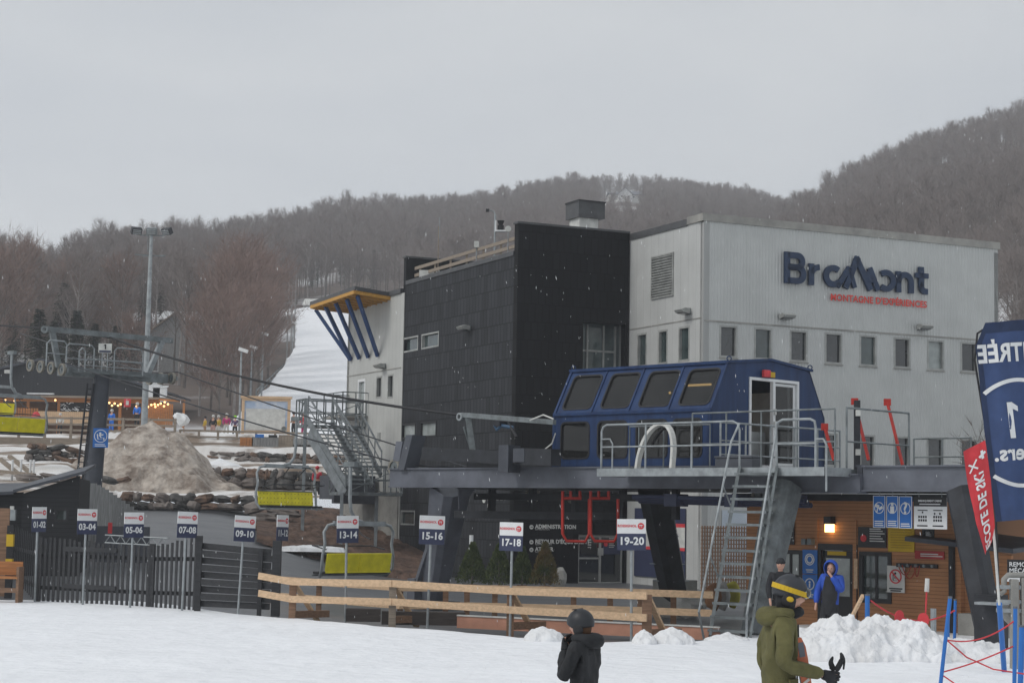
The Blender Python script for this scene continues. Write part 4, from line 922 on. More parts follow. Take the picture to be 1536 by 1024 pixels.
# white sliding door
a, z0, b, z1 = dr; o = MB(); mid_ = rect(ep, 1160, 580, 1166, 690)[0]
o.wall(ep, rp((a-.04, z0-.0, b+.04, z1+.04)), [rp((a+.03, z0+.05, mid_-.04, z1-.03)), rp((mid_+.04, z0+.05, b-.03, z1-.03))], t=.1, off=.03); df = o.build('door_frame', m_white, oc)
o = MB(); o.wall(ep, rp((mid_+.01, z0+.06, b-.04, z1-.05)), [rp((mid_+.13, z0+.12, b-.13, z1-.12))], t=.04, off=-.03); o.wall(ep, rp((b-.32, z0+.1, b-.25, z1-.1)), t=.03, off=-.05); sd_ = o.build('sliding_door', m_white, df)
o = MB(); o.wall(ep, rp((mid_+.1, z0+.1, b-.1, z1-.1)), t=.012, off=-.045); o.build('door_pane', m_tglass, df)
o = MB(); 
for z in (z0+1.0, z0+1.3): o.wall(ep, rp((mid_-.02, z, mid_+.05, z+.14)), t=.04, off=.07)
o.build('door_handle', m_offwhite, df)
o = MB(); o.bar(T(2.3, 1.9, 5.75), T(3.1, 1.2, 5.75), .06); 
lo = MB().par(tuple(T(.9, 1.05, 5.72)), TA*1.0, TB*.05, (0, 0, .05)).build('tube_lamp', m_lamp_on, oc)
MB().sphere(T(2.6, 1.5, 5.62), .035, 8, 6).build('lamp', m_lamp_on, oc)
o = MB(); tbox(o, .3, 2.2, 2.8, 2.9, ZC0+.1, ZC0+1.9); tbox(o, .4, 1.2, 1.6, 2.6, ZC0+.05, ZC0+.9); o.build('cabinet', m_cab_in, oc)
o = MB(); tbox(o, .6, 1.5, 1.1, 1.7, ZC0+.05, ZC0+1.0); o.build('seat', M('dark_red_seat', (.25, .02, .02), .7), oc)
al = thing('alarm_beacon', 'red and yellow alarm beacon above the white cabin door', 'beacon', tuple(ep.pt(a+.05, z1+.22, .02)))
q = rect(ep, 1141, 555, 1151, 566); o = MB(); o.wall(ep, rp((q[0], q[1], q[2], q[3])), t=.09, off=.12); o.build('red_lamp', m_redb, al, bevel=.02); q = rect(ep, 1151, 558, 1161, 566); o = MB(); o.wall(ep, rp((q[0]+.02, q[1], q[2], q[3])), t=.03, off=.04); o.build('yellow_label', m_yellowp, al)
# access platform
ZP = 3.60
ap = thing('access_platform', 'galvanised grating platform with tube railings in front of the blue cabin', 'platform', tuple(T(-1, -.9, ZP)))
o = MB(); tbox(o, 2.3, -4.3, -1.35, -.45, ZP-.1, ZP); o.build('deck', m_concrete, ap)
o = MB(); tbox(o, 2.35, -4.35, -1.42, -1.36, ZP-.17, ZP+.02); tbox(o, 2.31, 2.36, -1.36, -.45, ZP-.17, ZP+.02); tbox(o, -4.36, -4.31, -1.36, -.45, ZP-.17, ZP+.02); o.build('edge_channel', m_galv, ap)
o = MB(); tbox(o, -4.3, -.75, -.4, 4.4, ZP-.1, ZP); o.build('deck', m_galv_d, ap)
def railing(parent, pts, h, mid=(.5,), r=.024, posts=True, mat=None, name='railing', ends=True):
    """tube railing along a polyline at floor level"""
    o = MB(); pts = [Vector(p) for p in pts]; up = lambda k: V(0, 0, k)
    o.tube([p+up(h) for p in pts], r, 8)
    for k in mid: o.tube([p+up(h*k) for p in pts], r*.8, 8)
    if posts:
        for p in pts: o.tube([p-up(.1), p+up(h)], r, 8)
    return o.build(name, mat or m_galv, parent)
def lerpn(a, b, n): return [a.lerp(b, i/n) for i in range(n+1)]
def aw(px, b, z=ZP):                              # a coordinate seen at column px on line b
    lo_, hi_ = -12., 12.
    for _ in range(40):
        m_ = (lo_+hi_)/2; q = T(m_, b, z); c = 768+q.x/q.y*F
        if c > px: lo_ = m_
        else: hi_ = m_
    return lo_
fb = -1.39; a905, a1112, a1170, a1226, a1242 = aw(905, fb), aw(1112, fb), aw(1168, fb), aw(1226, fb), aw(1242, fb)
# left loop from 905 to the ladder opening
o = MB(); h = 1.06
q0, q1 = T(a905, fb, ZP), T(a1112, fb, ZP)
o.tube([q0-V(0, 0, .15), q0+V(0, 0, h-.16), q0+V(0, 0, h-.05)-TA*.05, q0+V(0, 0, h)-TA*.16, q1+V(0, 0, h)+TA*.2, q1+V(0, 0, h-.06)+TA*.06, q1+V(0, 0, h-.2), q1-V(0, 0, .1)], .026, 8); o.tube([q0+V(0, 0, h*.5), q1+V(0, 0, h*.5)], .02, 8)
for px in (971, 1040): p = T(aw(px, fb), fb, ZP); o.tube([p-V(0, 0, .12), p+V(0, 0, h)], .024, 8)
o.tube([q0+V(0, 0, .72)-TA*.02, q0+V(0, 0, .72)-TA*.28, q0+V(0, 0, .6)-TA*.36, q0-TA*.36], .02, 8); o.build('railing', m_galv, ap)
o = MB(); b_ = -.5; q0, q1 = T(a905-.1, b_, ZP), T(-.4, b_, ZP)
o.tube([q0, q0+V(0, 0, h), q1+V(0, 0, h), q1], .02, 8); 
for k in (.3, 1.1): p = q0-TA*k; o.tube([p, p+V(0, 0, h)], .018, 8)
o.build('rear_railing', m_galv_d, ap)
# right loop
o = MB(); q0, q1 = T(a1170, fb, ZP), T(a1226, fb, ZP)
o.tube([q0-V(0, 0, .1), q0+V(0, 0, h-.2)+TA*.03, q0+V(0, 0, h-.05)-TA*.03, q0+V(0, 0, h)-TA*.15, q1+V(0, 0, h)+TA*.15, q1+V(0, 0, h-.05)+TA*.03, q1+V(0, 0, h-.2), q1-V(0, 0, .1)], .03, 8); o.tube([q0+V(0, 0, h*.5), q1+V(0, 0, h*.5)], .02, 8); q2 = T(a1242, fb, ZP); o.tube([q1+V(0, 0, .62), q2+V(0, 0, .62)+TA*.08, q2+V(0, 0, .5), q2-V(0, 0, .5)], .024, 8); o.build('railing', m_galv, ap)
railing(ap, lerpn(T(-.55, -.3, ZP), T(-.55, 4.4, ZP), 5), 1.12, mid=(.33, .62), mat=m_galv)
railing(ap, lerpn(T(-.2, -.9, ZP+.0), T(-4.25, -.9, ZP), 4), 1.3, mid=(.45,), r=.02, mat=m_galv_d)
r_ = railing(ap, lerpn(T(-4.2, -.4, ZP), T(-4.2, 2.0, ZP), 1), 1.35, mid=(.45,), mat=m_galv_d)
railing(ap, lerpn(T(-2.6, 4.6, ZP), T(-4.2, 4.6, ZP), 2), .9, mid=(.5,), mat=m_galv_d)
# ladder stair
ld = thing('steel_ladder', 'steep open tread galvanised steel ladder up to the platform', 'ladder', tuple(XZ(1095, 39.8, 0)))
lb, rb = XZ(1064, 40.0, -.05), XZ(1124, 39.4, -.05); ltp, rtp = T(aw(1112, fb)+.0, fb-.02, ZP), T(aw(1168, fb), fb-.02, ZP)
o = MB(); o.bar(lb, ltp, .06, .28, up=(0, -1, .3)); o.build('stringer', m_galv_d, ld); o = MB(); o.bar(rb, rtp, .05, .28, up=(0, -1, .3)); o.build('stringer', m_galv_d, ld)
for i in range(13):
    f = (i+.55)/13; a, b = lb.lerp(ltp, f), rb.lerp(rtp, f); o = MB(); o.bar(a, b, .26, .055); o.build('tread', m_galv_d, ld)
for (bt, tp, sg) in ((lb, ltp, -1), (rb, rtp, -1)):
    o = MB(); off = V(-.28, -.5, .35) if tp is ltp else V(-.12, -.5, .35)
    side = off; o.tube([bt+side*.2+V(-.05, 0, -.2), bt+side+V(0, 0, .2), tp+side*.8+V(0, 0, .3), tp+V(0, 0, 1.0)], .026, 8)
    for f in (.33, .75): o.tube([bt.lerp(tp, f), bt.lerp(tp, f)+side*.9+V(0, 0, .2)], .02, 6)
    o.build('handrail', m_galv, ld)
o = MB(); c = (lb+rb)/2
# arch shaped lagging ring leaning on the platform
ar = thing('rubber_arch', 'off white curved arch of lagging resting against the platform rail', 'arch', tuple(T(1.1, -.9, ZP)))
o = MB(); pts = []; aL, aR = aw(961, -1.1), aw(1013, -1.1)
for i in range(21):
    t = math.pi*i/20; c_ = (aL+aR)/2; pts.append(T(c_+(aL-aR)/2*math.cos(t)*(1 if 1 else 0), -1.15+.25*math.sin(t), ZP+1.08*math.sin(t)**.8))
for i in range(20): o.bar(pts[i], pts[i+1], .07, .14, up=TB)
o.build('liner', m_offwhite, ar)
o = MB(); pts2 = [p+TB*.3-V(0, 0, .04) for p in pts[3:12]]
for i in range(len(pts2)-1): o.bar(pts2[i], pts2[i+1], .03, .09, up=TB)
o.build('chain', m_black_rub, ar)
bx = T(aw(1083, -.8), -.8, ZP); o = thing('tool_box', 'grey tool box lying on the platform grating', 'box', tuple(bx)); m = MB(); m.par(tuple(bx-TB*.2), TA*-1.1, TB*.35, (0, 0, .25)); m.build('body', m_steel_d, o, bevel=.03); m = MB(); m.par(tuple(bx-TB*.22+V(0, 0, .25)), TA*-1.1, TB*.39, (0, 0, .05)); m.build('lid', m_steel_d, o, bevel=.01)
# things standing on the right part
q = T(aw(1288, 1.5), 1.5, ZB1-.1); o = thing('upright_post', 'dark steel upright post with white lights right of the cabin', 'post', tuple(q)); m = MB(); m.bar(q, q+V(0, 0, 1.65), .13, .13); m.build('post', m_steel_k, o); m = MB(); m.box(q+V(.0, -.12, 1.35), (.1, .08, .14)); m.box(q+V(.0, -.12, .45), (.1, .08, .14)); m.build('lens', m_offwhite, o)
for px, p2, y0, y1, lab in ((1282, 1303, 602, 690, 'red steel lever leaning beside the dark upright post'), (1331, 1354, 603, 697, 'long red steel lever leaning at right above the terminal beam'), (1237, 1251, 640, 690, 'short red lever close to the blue cabin corner')):
    p, q = P(px, y0, 43.5), P(p2, y1, 43.2); o = MB(); o.bar(q, p, .07, .05); o.box(p, (.16, .08, .16)); tag(o.build('red_lever', m_red, bevel=.006), lab, 'lever', 'red levers on the terminal')
ibeam(-4.4, -.2, -4.4, 8.5, ZB1-.35, ZB1+.0, .22, mat=m_steel_d)
o = MB(); tbox(o, -4.7, -9.2, .4, 1.2, ZB1-.25, ZB1+.0); o.build('roof_sheet', m_steel_d, lt_)
# red safety frames under the terminal
for x0, x1, y1, Y, lab in ((844, 884, 812, 47.4, 'left red tube safety frame hanging under the terminal'), (886, 927, 813, 47.0, 'right red tube safety frame hanging under the terminal')):
    o = MB(); p = [P(x0, 736, Y), P(x0, 800, Y), P(x0+6, 811, Y), P(x1-6, 812, Y), P(x1, 800, Y), P(x1, 748, Y)]; o.tube(p, .04, 8); o.tube([P(x0-2, 747, Y), P(x1-12, 747, Y)], .04, 8); o.tube([P(x0+12, 736, Y), P(x0+12, 747, Y)], .04); o.tube([P(x1-14, 736, Y), P(x1-14, 747, Y)], .04); tag(o.build('safety_frame', m_red, smooth=True), lab, 'safety frame', 'red safety frames')
o = MB(); o.bar(P(682, 771, 50.5), P(932, 774, 48.5), .06, .2); o.build('guard_strip', m_steel_k, lt_)
# ------------------------------------------------------------------ lift tower at left
YT = 72.; tw = thing('lift_tower', 'tilted charcoal chairlift tower with galvanised crossarm and work platform', 'lift tower', tuple(XZ(128, YT, 0)))
o = MB(); pts = [XZ(127, YT, -.5), XZ(140, YT, 3.8), P(153, 563, YT)]; o.tube(pts, [.40, .37, .32], 20); o.build('pole', m_steel_d, tw, smooth=True)
o = MB(); pa, pb = XZ(117, YT-.3, 2.), P(140, 575, YT-.3)
o.tube([pa, pb], .04, 6); pa2, pb2 = pa+V(-.22, 0, 0), pb+V(-.22, 0, 0); o.tube([pa2, pb2], .04, 6)
for i in range(24): o.tube([pa.lerp(pb, i/24), pa2.lerp(pb2, i/24)], .018, 4)
o.build('tower_ladder', m_steel_k, tw)
cz_ = P(153, 560, YT)
def CR(s, dz=0, l=0): return V(cz_.x, cz_.y, cz_.z+dz)+TB*s+TA*l-V(0, 0, .0)
def sB(px, Y=YT):                                 # offset along the crossarm seen at column px
    lo_, hi_ = -9., 9.
    for _ in range(40):
        m_ = (lo_+hi_)/2; q = CR(m_); c = 768+q.x/q.y*F
        if c < px: lo_ = m_
        else: hi_ = m_
    return lo_
s0, s1 = sB(95), sB(250)
o = MB(); o.bar(P(88, 556, CR(s0).y), P(250, 568, CR(s1).y), .24, .36); ca = o.build('crossarm', m_galv_d, tw)
o = MB(); o.bar(P(66, 493, CR(sB(66)).y), P(258, 511, CR(sB(258)).y), .16, .2); o.disc(P(67, 494, CR(sB(67)).y-.1), (0, 1, 0), .14, .1, 14, hole=.07); o.build('lifting_beam', m_galv_d, tw)
o = MB(); o.bar(P(78, 496, CR(sB(78)).y), P(88, 550, CR(sB(88)).y), .17, .2); o.build('lifting_post', m_galv_d, tw); o = MB(); o.bar(P(243, 512, CR(sB(243)).y), P(222, 560, CR(sB(222)).y), .17, .2); o.build('lifting_post', m_galv, tw)
o = MB(); a, b = CR(sB(100), .2, .0), CR(sB(250), .1, 0)
o.par(tuple(CR(sB(104), -.06, -.5)), TB*(sB(215)-sB(104)), TA*.35, (0, 0, .06)); o.par(tuple(CR(sB(104), -.06, .2)), TB*(sB(215)-sB(104)), TA*.5, (0, 0, .06)); o.build('catwalk', m_galv_d, tw)
def loop(px0, px1, h, l, z=-.02, r=.03):
    a, b = CR(sB(px0), z, l), CR(sB(px1), z, l); k = TB*.12; o = MB(); o.tube([a, a+V(0, 0, h-.12), a+V(0, 0, h)+k, b+V(0, 0, h)-k, b+V(0, 0, h-.12), b], r, 8); o.tube([a+V(0, 0, h*.5), b+V(0, 0, h*.5)], r*.7, 6); o.build('railing', m_galv, tw)
loop(60, 90, .98, -.4, .1); loop(107, 116, .9, -.5); loop(108, 150, 1.12, .5); loop(116, 203, .5, -.5); loop(160, 203, 1.0, -.5, 0)
for px0, l_ in ((90, 0), (255, 0)):
    for k in range(4 if px0 == 90 else 3):
        base = CR(sB(px0)+(0), (.02 if px0 == 90 else .05)); c = base+TA*(k*.80-.2)+V(0, 0, k*.09 if px0 == 90 else -.05+.02*k)-TB*.05
        wheel(tw, c, TB, .24)
    o = MB(); base = CR(sB(px0)); o.bar(base+TB*.14-TA*.3, base+TB*.14+TA*2.3+V(0, 0, .26), .06, .16); o.build('sheave_frame', m_galv, tw)
ns = thing('number_sign', 'small white plate with the number 1 on the lift tower platform', 'sign', tuple(P(158, 522, YT-1.2))); Yn = YT-1.0; pn = PL(P(158, 522, Yn), V(1, .12, 0)); rr_ = rect(pn, 148, 515, 168, 529)
o = MB(); o.wall(pn, rp(rr_), t=.03); o.build('plate', m_offwhite, ns); o = MB(); c = ((rr_[0]+rr_[2])/2, (rr_[1]+rr_[3])/2); o.bar(pn.pt(c[0]+.01, c[1]-.04, .01), pn.pt(c[0]+.01, c[1]+.15, .01), .015, .045, up=pn.u); o.bar(pn.pt(c[0]+.01, c[1]+.14, .012), pn.pt(c[0]-.05, c[1]+.09, .012), .013, .03, up=pn.u); o.build('numeral', m_black_rub, ns)
o = MB(); o.wall(pn, rp((rr_[0]+.03, rr_[1]+.02, rr_[2]-.03, rr_[1]+.09)), t=.01, off=.008); o.build('print_line', m_navy, ns); o = MB(); o.tube([pn.pt(c[0]-.1, rr_[1], -.02), pn.pt(c[0]-.1, rr_[1]-.7, -.02)], .02); o.tube([pn.pt(c[0]+.1, rr_[1], -.02), pn.pt(c[0]+.1, rr_[1]-.7, -.02)], .02); o.build('bracket', m_galv, ns)
bs = thing('restraint_bar_sign', 'square blue and white notice with a round chairlift pictogram on the tower pole', 'sign', tuple(P(151, 657, YT-.6))); pn = PL(P(151, 657, YT-.45), V(1, .1, 0)); r_ = rect(pn, 140, 642, 163, 671)
o = MB(); o.wall(pn, rp(r_), t=.02); o.build('panel', m_bluesign, bs); cc = ((r_[0]+r_[2])/2, (r_[1]+r_[3])/2+.07)
o = MB(); o.disc(pn.pt(cc[0], cc[1], .006), pn.n, .25, .012, 24, hole=.225); o.disc(pn.pt(cc[0]-.02, cc[1]+.1, .006), pn.n, .045, .012, 12)
for q in (((-.06, .05), (.02, -.06)), ((.02, -.06), (.12, -.06)), ((.12, -.06), (.13, -.16)), ((-.13, .08), (-.1, -.12)), ((-.1, -.12), (.08, -.13)), ((-.02, .03), (.1, .06))): o.bar(pn.pt(cc[0]+q[0][0], cc[1]+q[0][1], .006), pn.pt(cc[0]+q[1][0], cc[1]+q[1][1], .006), .012, .04, up=pn.u)
for k in range(2): o.wall(pn, rp((r_[0]+.08, r_[1]+.05+k*.06, r_[2]-.08-.05*k, r_[1]+.075+k*.06)), t=.008, off=.006)
o.build('pictogram', m_white, bs)
# ropes
def rope(pts, r, label):
    o = MB(); o.tube(pts, r, 6); return tag(o.build('haul_rope', m_black_rub if r > .025 else m_steel_k, smooth=True), label, 'cable', 'ropes of the chairlift')
def sag(a, b, s_, n=14): return [a.lerp(b, i/n)-V(0, 0, s_*4*(i/n)*(1-i/n)) for i in range(n+1)]
endb = XZ(604, 52.1, ZB1+.12); enda = P(800, 730, 55.5)
cb0 = CR(sB(90), .28, -.2)+V(0, 0, .02); ca0 = CR(sB(262), .27, -.2)
rb = [P(-120, 520, 88), CR(sB(90), .30, 1.9)]+sag(cb0, endb, .12)+[T(4, .6, ZB1-.2)]; rope(rb, .024, 'front haul rope running from the left sheaves of the tower to the terminal')
ra = [P(30, 500, 105), CR(sB(262), .3, 1.9)]+sag(ca0, enda, .1); rope(ra, .024, 'rear haul rope running from the right sheaves of the tower to the terminal')
c0 = P(165, 506, YT+.2); c1 = P(697, 623, 50.2)
rope([P(-100, 482, 95), P(66, 492, YT)]+[P(70, 494, YT-.1), c0]+sag(c0, c1, .35), .045, 'thick black communication cable from the tower top to the terminal upper beam')
# chairs
def make_chair():
    """origin on the rope; local x across, y along the line, z up"""
    t = thing('lift_chair', 'x', 'lift chair', group='yellow backed lift chairs'); W2 = 1.28
    o = MB(); o.tube([(.35, 0, .05), (.35, 0, -1.0), (.31, .02, -1.35), (.15, .04, -1.58), (-.1, .05, -1.66)], .055, 10); o.build('hanger', m_galv, t, smooth=True); o = MB(); o.box((.35, 0, .02), (.14, .5, .14)); o.build('grip', m_galv_d, t)
    o = MB(); o.bar((-W2*.75, .05, -1.7), (W2*.75, .05, -1.7), .1, .14)
    for s in (-1, 1): o.tube([(s*W2*.7, .05, -1.7), (s*W2*.92, .05, -1.76), (s*W2*1.02, .04, -1.95), (s*W2*.98, .03, -2.3), (s*W2*1.04, .03, -2.65), (s*W2*1.04, .0, -3.0), (s*W2*.98, -.15, -3.22), (s*W2*.8, -.45, -3.2)], .045, 8)
    o.build('bail_frame', m_galv, t, smooth=True)
    o = MB(); o.bar((-W2*.98, -.12, -3.16), (W2*.98, -.12, -3.16), .06, .06); o.bar((-W2*.98, -.52, -3.2), (W2*.98, -.52, -3.2), .05, .05); o.bar((-W2*.98, .04, -2.58), (W2*.98, .04, -2.58), .04, .04); o.build('seat_frame', m_galv_d, t)
    sb = MB()
    for k in range(2): sb.par((-W2*.95+k*W2*.955, -.02, -3.08), (W2*.94, 0, 0), (0, .06, 0), (0, .08, .52))
    b = sb.build('backrest', m_yellow, t, bevel=.02); d = MB()
    for r in range(3):
        for k in range(16): d.box((-W2*.9+k*.154, -.025+r*.02, -2.98+r*.15), (.03, .012, .03))
    d.build('rivets', M('ochre_rivet', (.42, .28, .02), .6), b)
    s_ = MB()
    s_.par((-W2*.95, -.55, -3.16), (W2*1.9, 0, 0), (0, .5, 0), (0, 0, .07)); s_.build('seat', m_black_rub, t, bevel=.02)
    o = MB(); o.bar((-W2*.95, .05, -3.1), (W2*.95, .05, -3.1), .03, .05); o.build('seat_edge', m_yellow, t)
    o = MB(); o.tube([(-W2*.86, -.1, -2.45), (-W2*.86, -.75, -2.35)], .02, 6); o.tube([(W2*.86, -.1, -2.45), (W2*.86, -.75, -2.35)], .02, 6); o.tube([(-W2*.86, -.72, -2.36), (W2*.86, -.72, -2.36)], .02, 6)
    for s in (-.45, .3): o.tube([(s-.18, -.72, -1.75), (s+.18, -.72, -1.75)], .02, 6); o.tube([(s, -.72, -1.75), (s*.9, -.3, -2.05), (s, .02, -2.15)], .018, 6)
    o.build('restraint_bar', m_steel_k, t); return t
def on_rope(pts, px):
    for a, b in zip(pts, pts[1:]):
        xa, xb = 768+a.x/a.y*F, 768+b.x/b.y*F
        if min(xa, xb) <= px <= max(xa, xb):
            lo_, hi_ = 0., 1.
            for _ in range(30):
                m_ = (lo_+hi_)/2; q = a.lerp(b, m_); c = 768+q.x/q.y*F
                if (c < px) == (xa < xb): lo_ = m_
                else: hi_ = m_
            return a.lerp(b, lo_)
    return pts[0]
chr_ = make_chair(); az = math.atan2(TB.y, TB.x)
spots = [(on_rope(ra, 447), 'yellow backed lift chair hanging in front of the stone terraces'), (on_rope(rb, 530), 'yellow backed lift chair low over the road just left of the terminal leg'),
         (P(30, 527, 74), 'lower yellow lift chair cut by the left edge of the picture'), (P(-8, 527, 96), 'upper farther yellow lift chair at the left edge')]
for i, (q, lab) in enumerate(spots):
    c_ = chr_ if i == 0 else tree_copy(chr_)
    if i == 1: put(c_, q+TB*.35-V(0, 0, .42), az+math.pi, lab)
    elif i > 1: put(c_, q-V(0, 0, .1), az+math.pi, lab)
    else: put(c_, q-TB*.35-V(0, 0, .22), az, lab)
# ------------------------------------------------------------------ gate signs along the snow
def make_gate_sign(txt, w_=.5, first=[None]):
    t = thing('gate_sign', 'x', 'sign', group='numbered gate signs on poles')
    o = MB(); o.tube([(0, 0, -.3), (0, 0, 1.95)], .026, 10); o.build('pole', m_galv, t)
    o = MB(); o.box((0, -.04, 1.98), (.52, .015, .26)); o.build('top_panel', m_white, t)
    o = MB(); o.box((0, -.04, 1.70), (.52, .015, .30)); nv = o.build('number_panel', m_navy, t)
    o = MB(); text_mb(o, txt, .19, (0, -.0485, 1.71), (1, 0, 0), (0, 0, 1), depth=.004, bold=.006, n=(0, -1, 0)); o.build('number', m_white, nv)
    tp = t.children[1]
    o = MB(); text_mb(o, 'ROSSIGNOL', .062, (-.08, -.0485, 1.985), (1, 0, 0), (0, 0, 1), depth=.004, bold=.002, n=(0, -1, 0)); o.disc((.17, -.05, 1.985), (0, 1, 0), .058, .008, 20); o.build('logo', m_redb, tp)
    o = MB(); o.bar((.135, -.056, 2.0), (.2, -.056, 2.0), .006, .012); o.bar((.155, -.056, 2.0), (.15, -.056, 1.955), .006, .012); o.bar((.18, -.056, 2.0), (.185, -.056, 1.955), .006, .012); o.disc((0, -.05, 2.075), (0, 1, 0), .012, .008, 8); o.build('emblem', m_white, tp); return t
signs = [('01-02', 52, 887, 57, 760, 13), ('03-04', 124, 898, 130, 763, 23), ('05-06', 195, 905, 200, 768, 24), ('07-08', 273, 912, 281, 767, 25), ('09-10', 357, 920, 368, 773, 28), ('11-12', 417, 924, 423, 772, 13), ('13-14', 518, 933, 520, 773, 30), ('15-16', 641, 942, 648, 773, 37), ('17-18', 765, 951, 769, 783, 38), ('19-20', 947, 961, 947, 778, 43)]
for tx, x0, y0, x1, y1, wd in signs:
    Ys_ = {'01-02': 48.9, '03-04': 47.7, '05-06': 46.7, '07-08': 45.8, '09-10': 45.0}.get(tx, GZ(x0, y0-6, 0.0).y); b = XZ(x0, Ys_, 0); t = make_gate_sign(tx); h = P(x1, y1, b.y).z; s_ = h/2.11
    full = .52*F/b.y*s_; c = max(-1, min(1, wd/full)); yaw = math.acos(c)*(-1 if tx == '17-18' else 1)
    lx = P(x1, y1, b.y).x-b.x; put(t, b, 0, 'gate sign on a thin pole reading %s' % tx); t.rotation_euler = (0, math.atan2(lx, h), yaw); t.scale = (s_, s_, s_)
    if tx == '17-18': t.rotation_euler = (0, math.atan2(lx, h)+.0, -.5)
# ------------------------------------------------------------------ black fences at left
def picket_run(mb, a, b, h0, h1, n, w_=.085, t=.02, gap=0):
    d = (b-a); un = d.normalized(); nn = V(un.y, -un.x, 0)
    for i in range(n):
        f = (i+.5)/n; p = a.lerp(b, f); h = lerp(h0, h1, f)+random.uniform(-.03, .03)
        tilt = random.uniform(-.015, .015)
        mb.par(tuple(p-un*w_/2+nn*.03), un*w_, nn*t, V(un.x*tilt, un.y*tilt, 1)*h)
def pz(px, Y): q = XZ(px, Y, 0); return V(q.x, q.y, 0)
fA, fB_, fC, fD, fE = pz(16, 57), pz(56, 49.2), pz(226, 47.2), pz(296, 46), pz(408, 45.2)
pf = thing('picket_fence', 'black stained picket fence along the snow at left', 'fence', tuple(fB_)); 
hB = P(56, 805, fB_.y).z; hC = P(226, 818, fC.y).z; hD = P(290, 806, fD.y).z
o = MB(); picket_run(o, fA, fB_, P(16, 785, 57).z, P(52, 805, fB_.y).z, 15); o.build('picket_panel', m_blackwood, pf)
o = MB(); picket_run(o, fB_, fC, hB, hC-.02, 23); o.build('picket_panel', m_blackwood, pf)
o = MB(); picket_run(o, fC, fD, hC, hD, 10, gap=1); o.build('picket_panel', m_blackwood, pf)
o = MB()
for z in (.35, 1.2): o.bar(fA+V(0, .05, z), fB_+V(0, .05, z), .05, .1); o.bar(fB_+V(0, .05, z), fC+V(0, .05, z), .05, .1); o.bar(fC+V(0, .05, z), fD+V(0, .05, z+.05), .05, .1)
o.build('rail', m_blackwood, pf)
u_ = (fC-fB_).normalized(); ga, gb_ = fB_.lerp(fC, .24), fB_.lerp(fC, .7); o = MB()
for z in (.42, 1.38): o.bar(ga+V(0, -.07, z), gb_+V(0, -.07, z), .04, .12)
o.build('gate_frame', m_blackwood, pf)
for q, h in ((fB_, hB+.02), (fC, hC+.05), (fD, P(297, 803, fD.y).z)): MB().box(q+V(0, -.01, h/2-.1), (.14, .14, h+.2)).build('post', m_blackwood, pf)
bf = thing('board_fence', 'black fence section of wide staggered level boards between two posts', 'fence', tuple(fD)); hE = P(400, 818, fE.y).z; hD2 = P(300, 808, fD.y).z
for i in range(9):
    f = (i+.5)/9; o = MB(); off = V(0, -.05 if i % 2 else .05, 0); a, b = fD+V(.05, 0, lerp(.08, hD2-.08, f)), fE+V(-.02+(.12 if i % 2 else -.05), 0, lerp(.08, hE-.08, f)); o.bar(a+off, b+off, .025, .155); o.build('board', m_blackwood, bf)
MB().box(fE+V(.08, 0, hE/2+.03), (.2, .2, hE+.2)).build('post', m_blackwood, bf); MB().box(fE+V(-.32, .04, hE/2-.1), (.1, .1, hE)).build('post', m_blackwood, bf)
# ------------------------------------------------------------------ fresh lumber rail fence
rfn = thing('rail_fence', 'fresh lumber two rail fence on the snow edge with slanting braces', 'fence', tuple(pz(640, 41)))
xs = [(388, 43.6), (438, 43.2), (588, 41.9), (765, 40.3), (970, 38.6)]
top_y = [863, 872, 874.5, 886, 893]; low_y = [892, 901, 905, 917, 929]
tops = [P(x, y, Y) for (x, Y), y in zip(xs, top_y)]; lows = [P(x, y-3, Y) for (x, Y), y in zip(xs, low_y)]
for L in (tops, lows):
    for i in range(4): o = MB(); dd = (L[i+1]-L[i]).normalized()*.0; o.bar(L[i]+V(0, -.02*(i % 2), 0), L[i+1]+V(0, -.02*(i % 2), 0), .045, .155); o.build('rail', m_lumber, rfn)
for i, (x, Y) in enumerate(xs[1:]):
    q = pz(x, Y+.1); h = tops[i+1].z+.02; MB().box(q+V(0, .02, h/2-.15), (.16 if i < 3 else .2, .09, h+.3)).build('post', m_lumber_d if i != 1 else m_lumber_o, rfn)
    o = MB(); o.bar(q+V(.05, .1, h-.1), q+V(.52 if i != 3 else .5, .75, -.1), .14, .05); o.build('brace', m_lumber, rfn)
    o = MB(); o.bar(q+V(-.02, .15, .08), q+V(.75, .8, .08), .14, .16); o.build('foot_block', m_lumber_d, rfn)
for px, Y, l, lab in ((545, 43.5, .8, 'dark timber block behind the lumber fence, left'), (635, 42.6, 1.9, 'long dark timber block at the base of the terminal leg')):
    q = pz(px, Y); o = MB(); o.box(q+V(0, 0, .1), (l, .3, .3), .05); tag(o.build('timber_block', wood('blackened_timber', (.06, .05, .045)), bevel=.01), lab, 'timber block')
kb = MB(); a, b = XZ(686, 42.2, .05), XZ(1080, 39.9, .02); kb.bar(a, b, .05, .26); q = kb.build('kick_board', m_pink); tag(q, 'long terracotta board with pale top edge lying behind the lumber fence', 'board'); kb = MB(); kb.bar(a+V(0, 0, .15), b+V(0, 0, .15), .09, .03); kb.build('top_edge', m_offwhite, q)
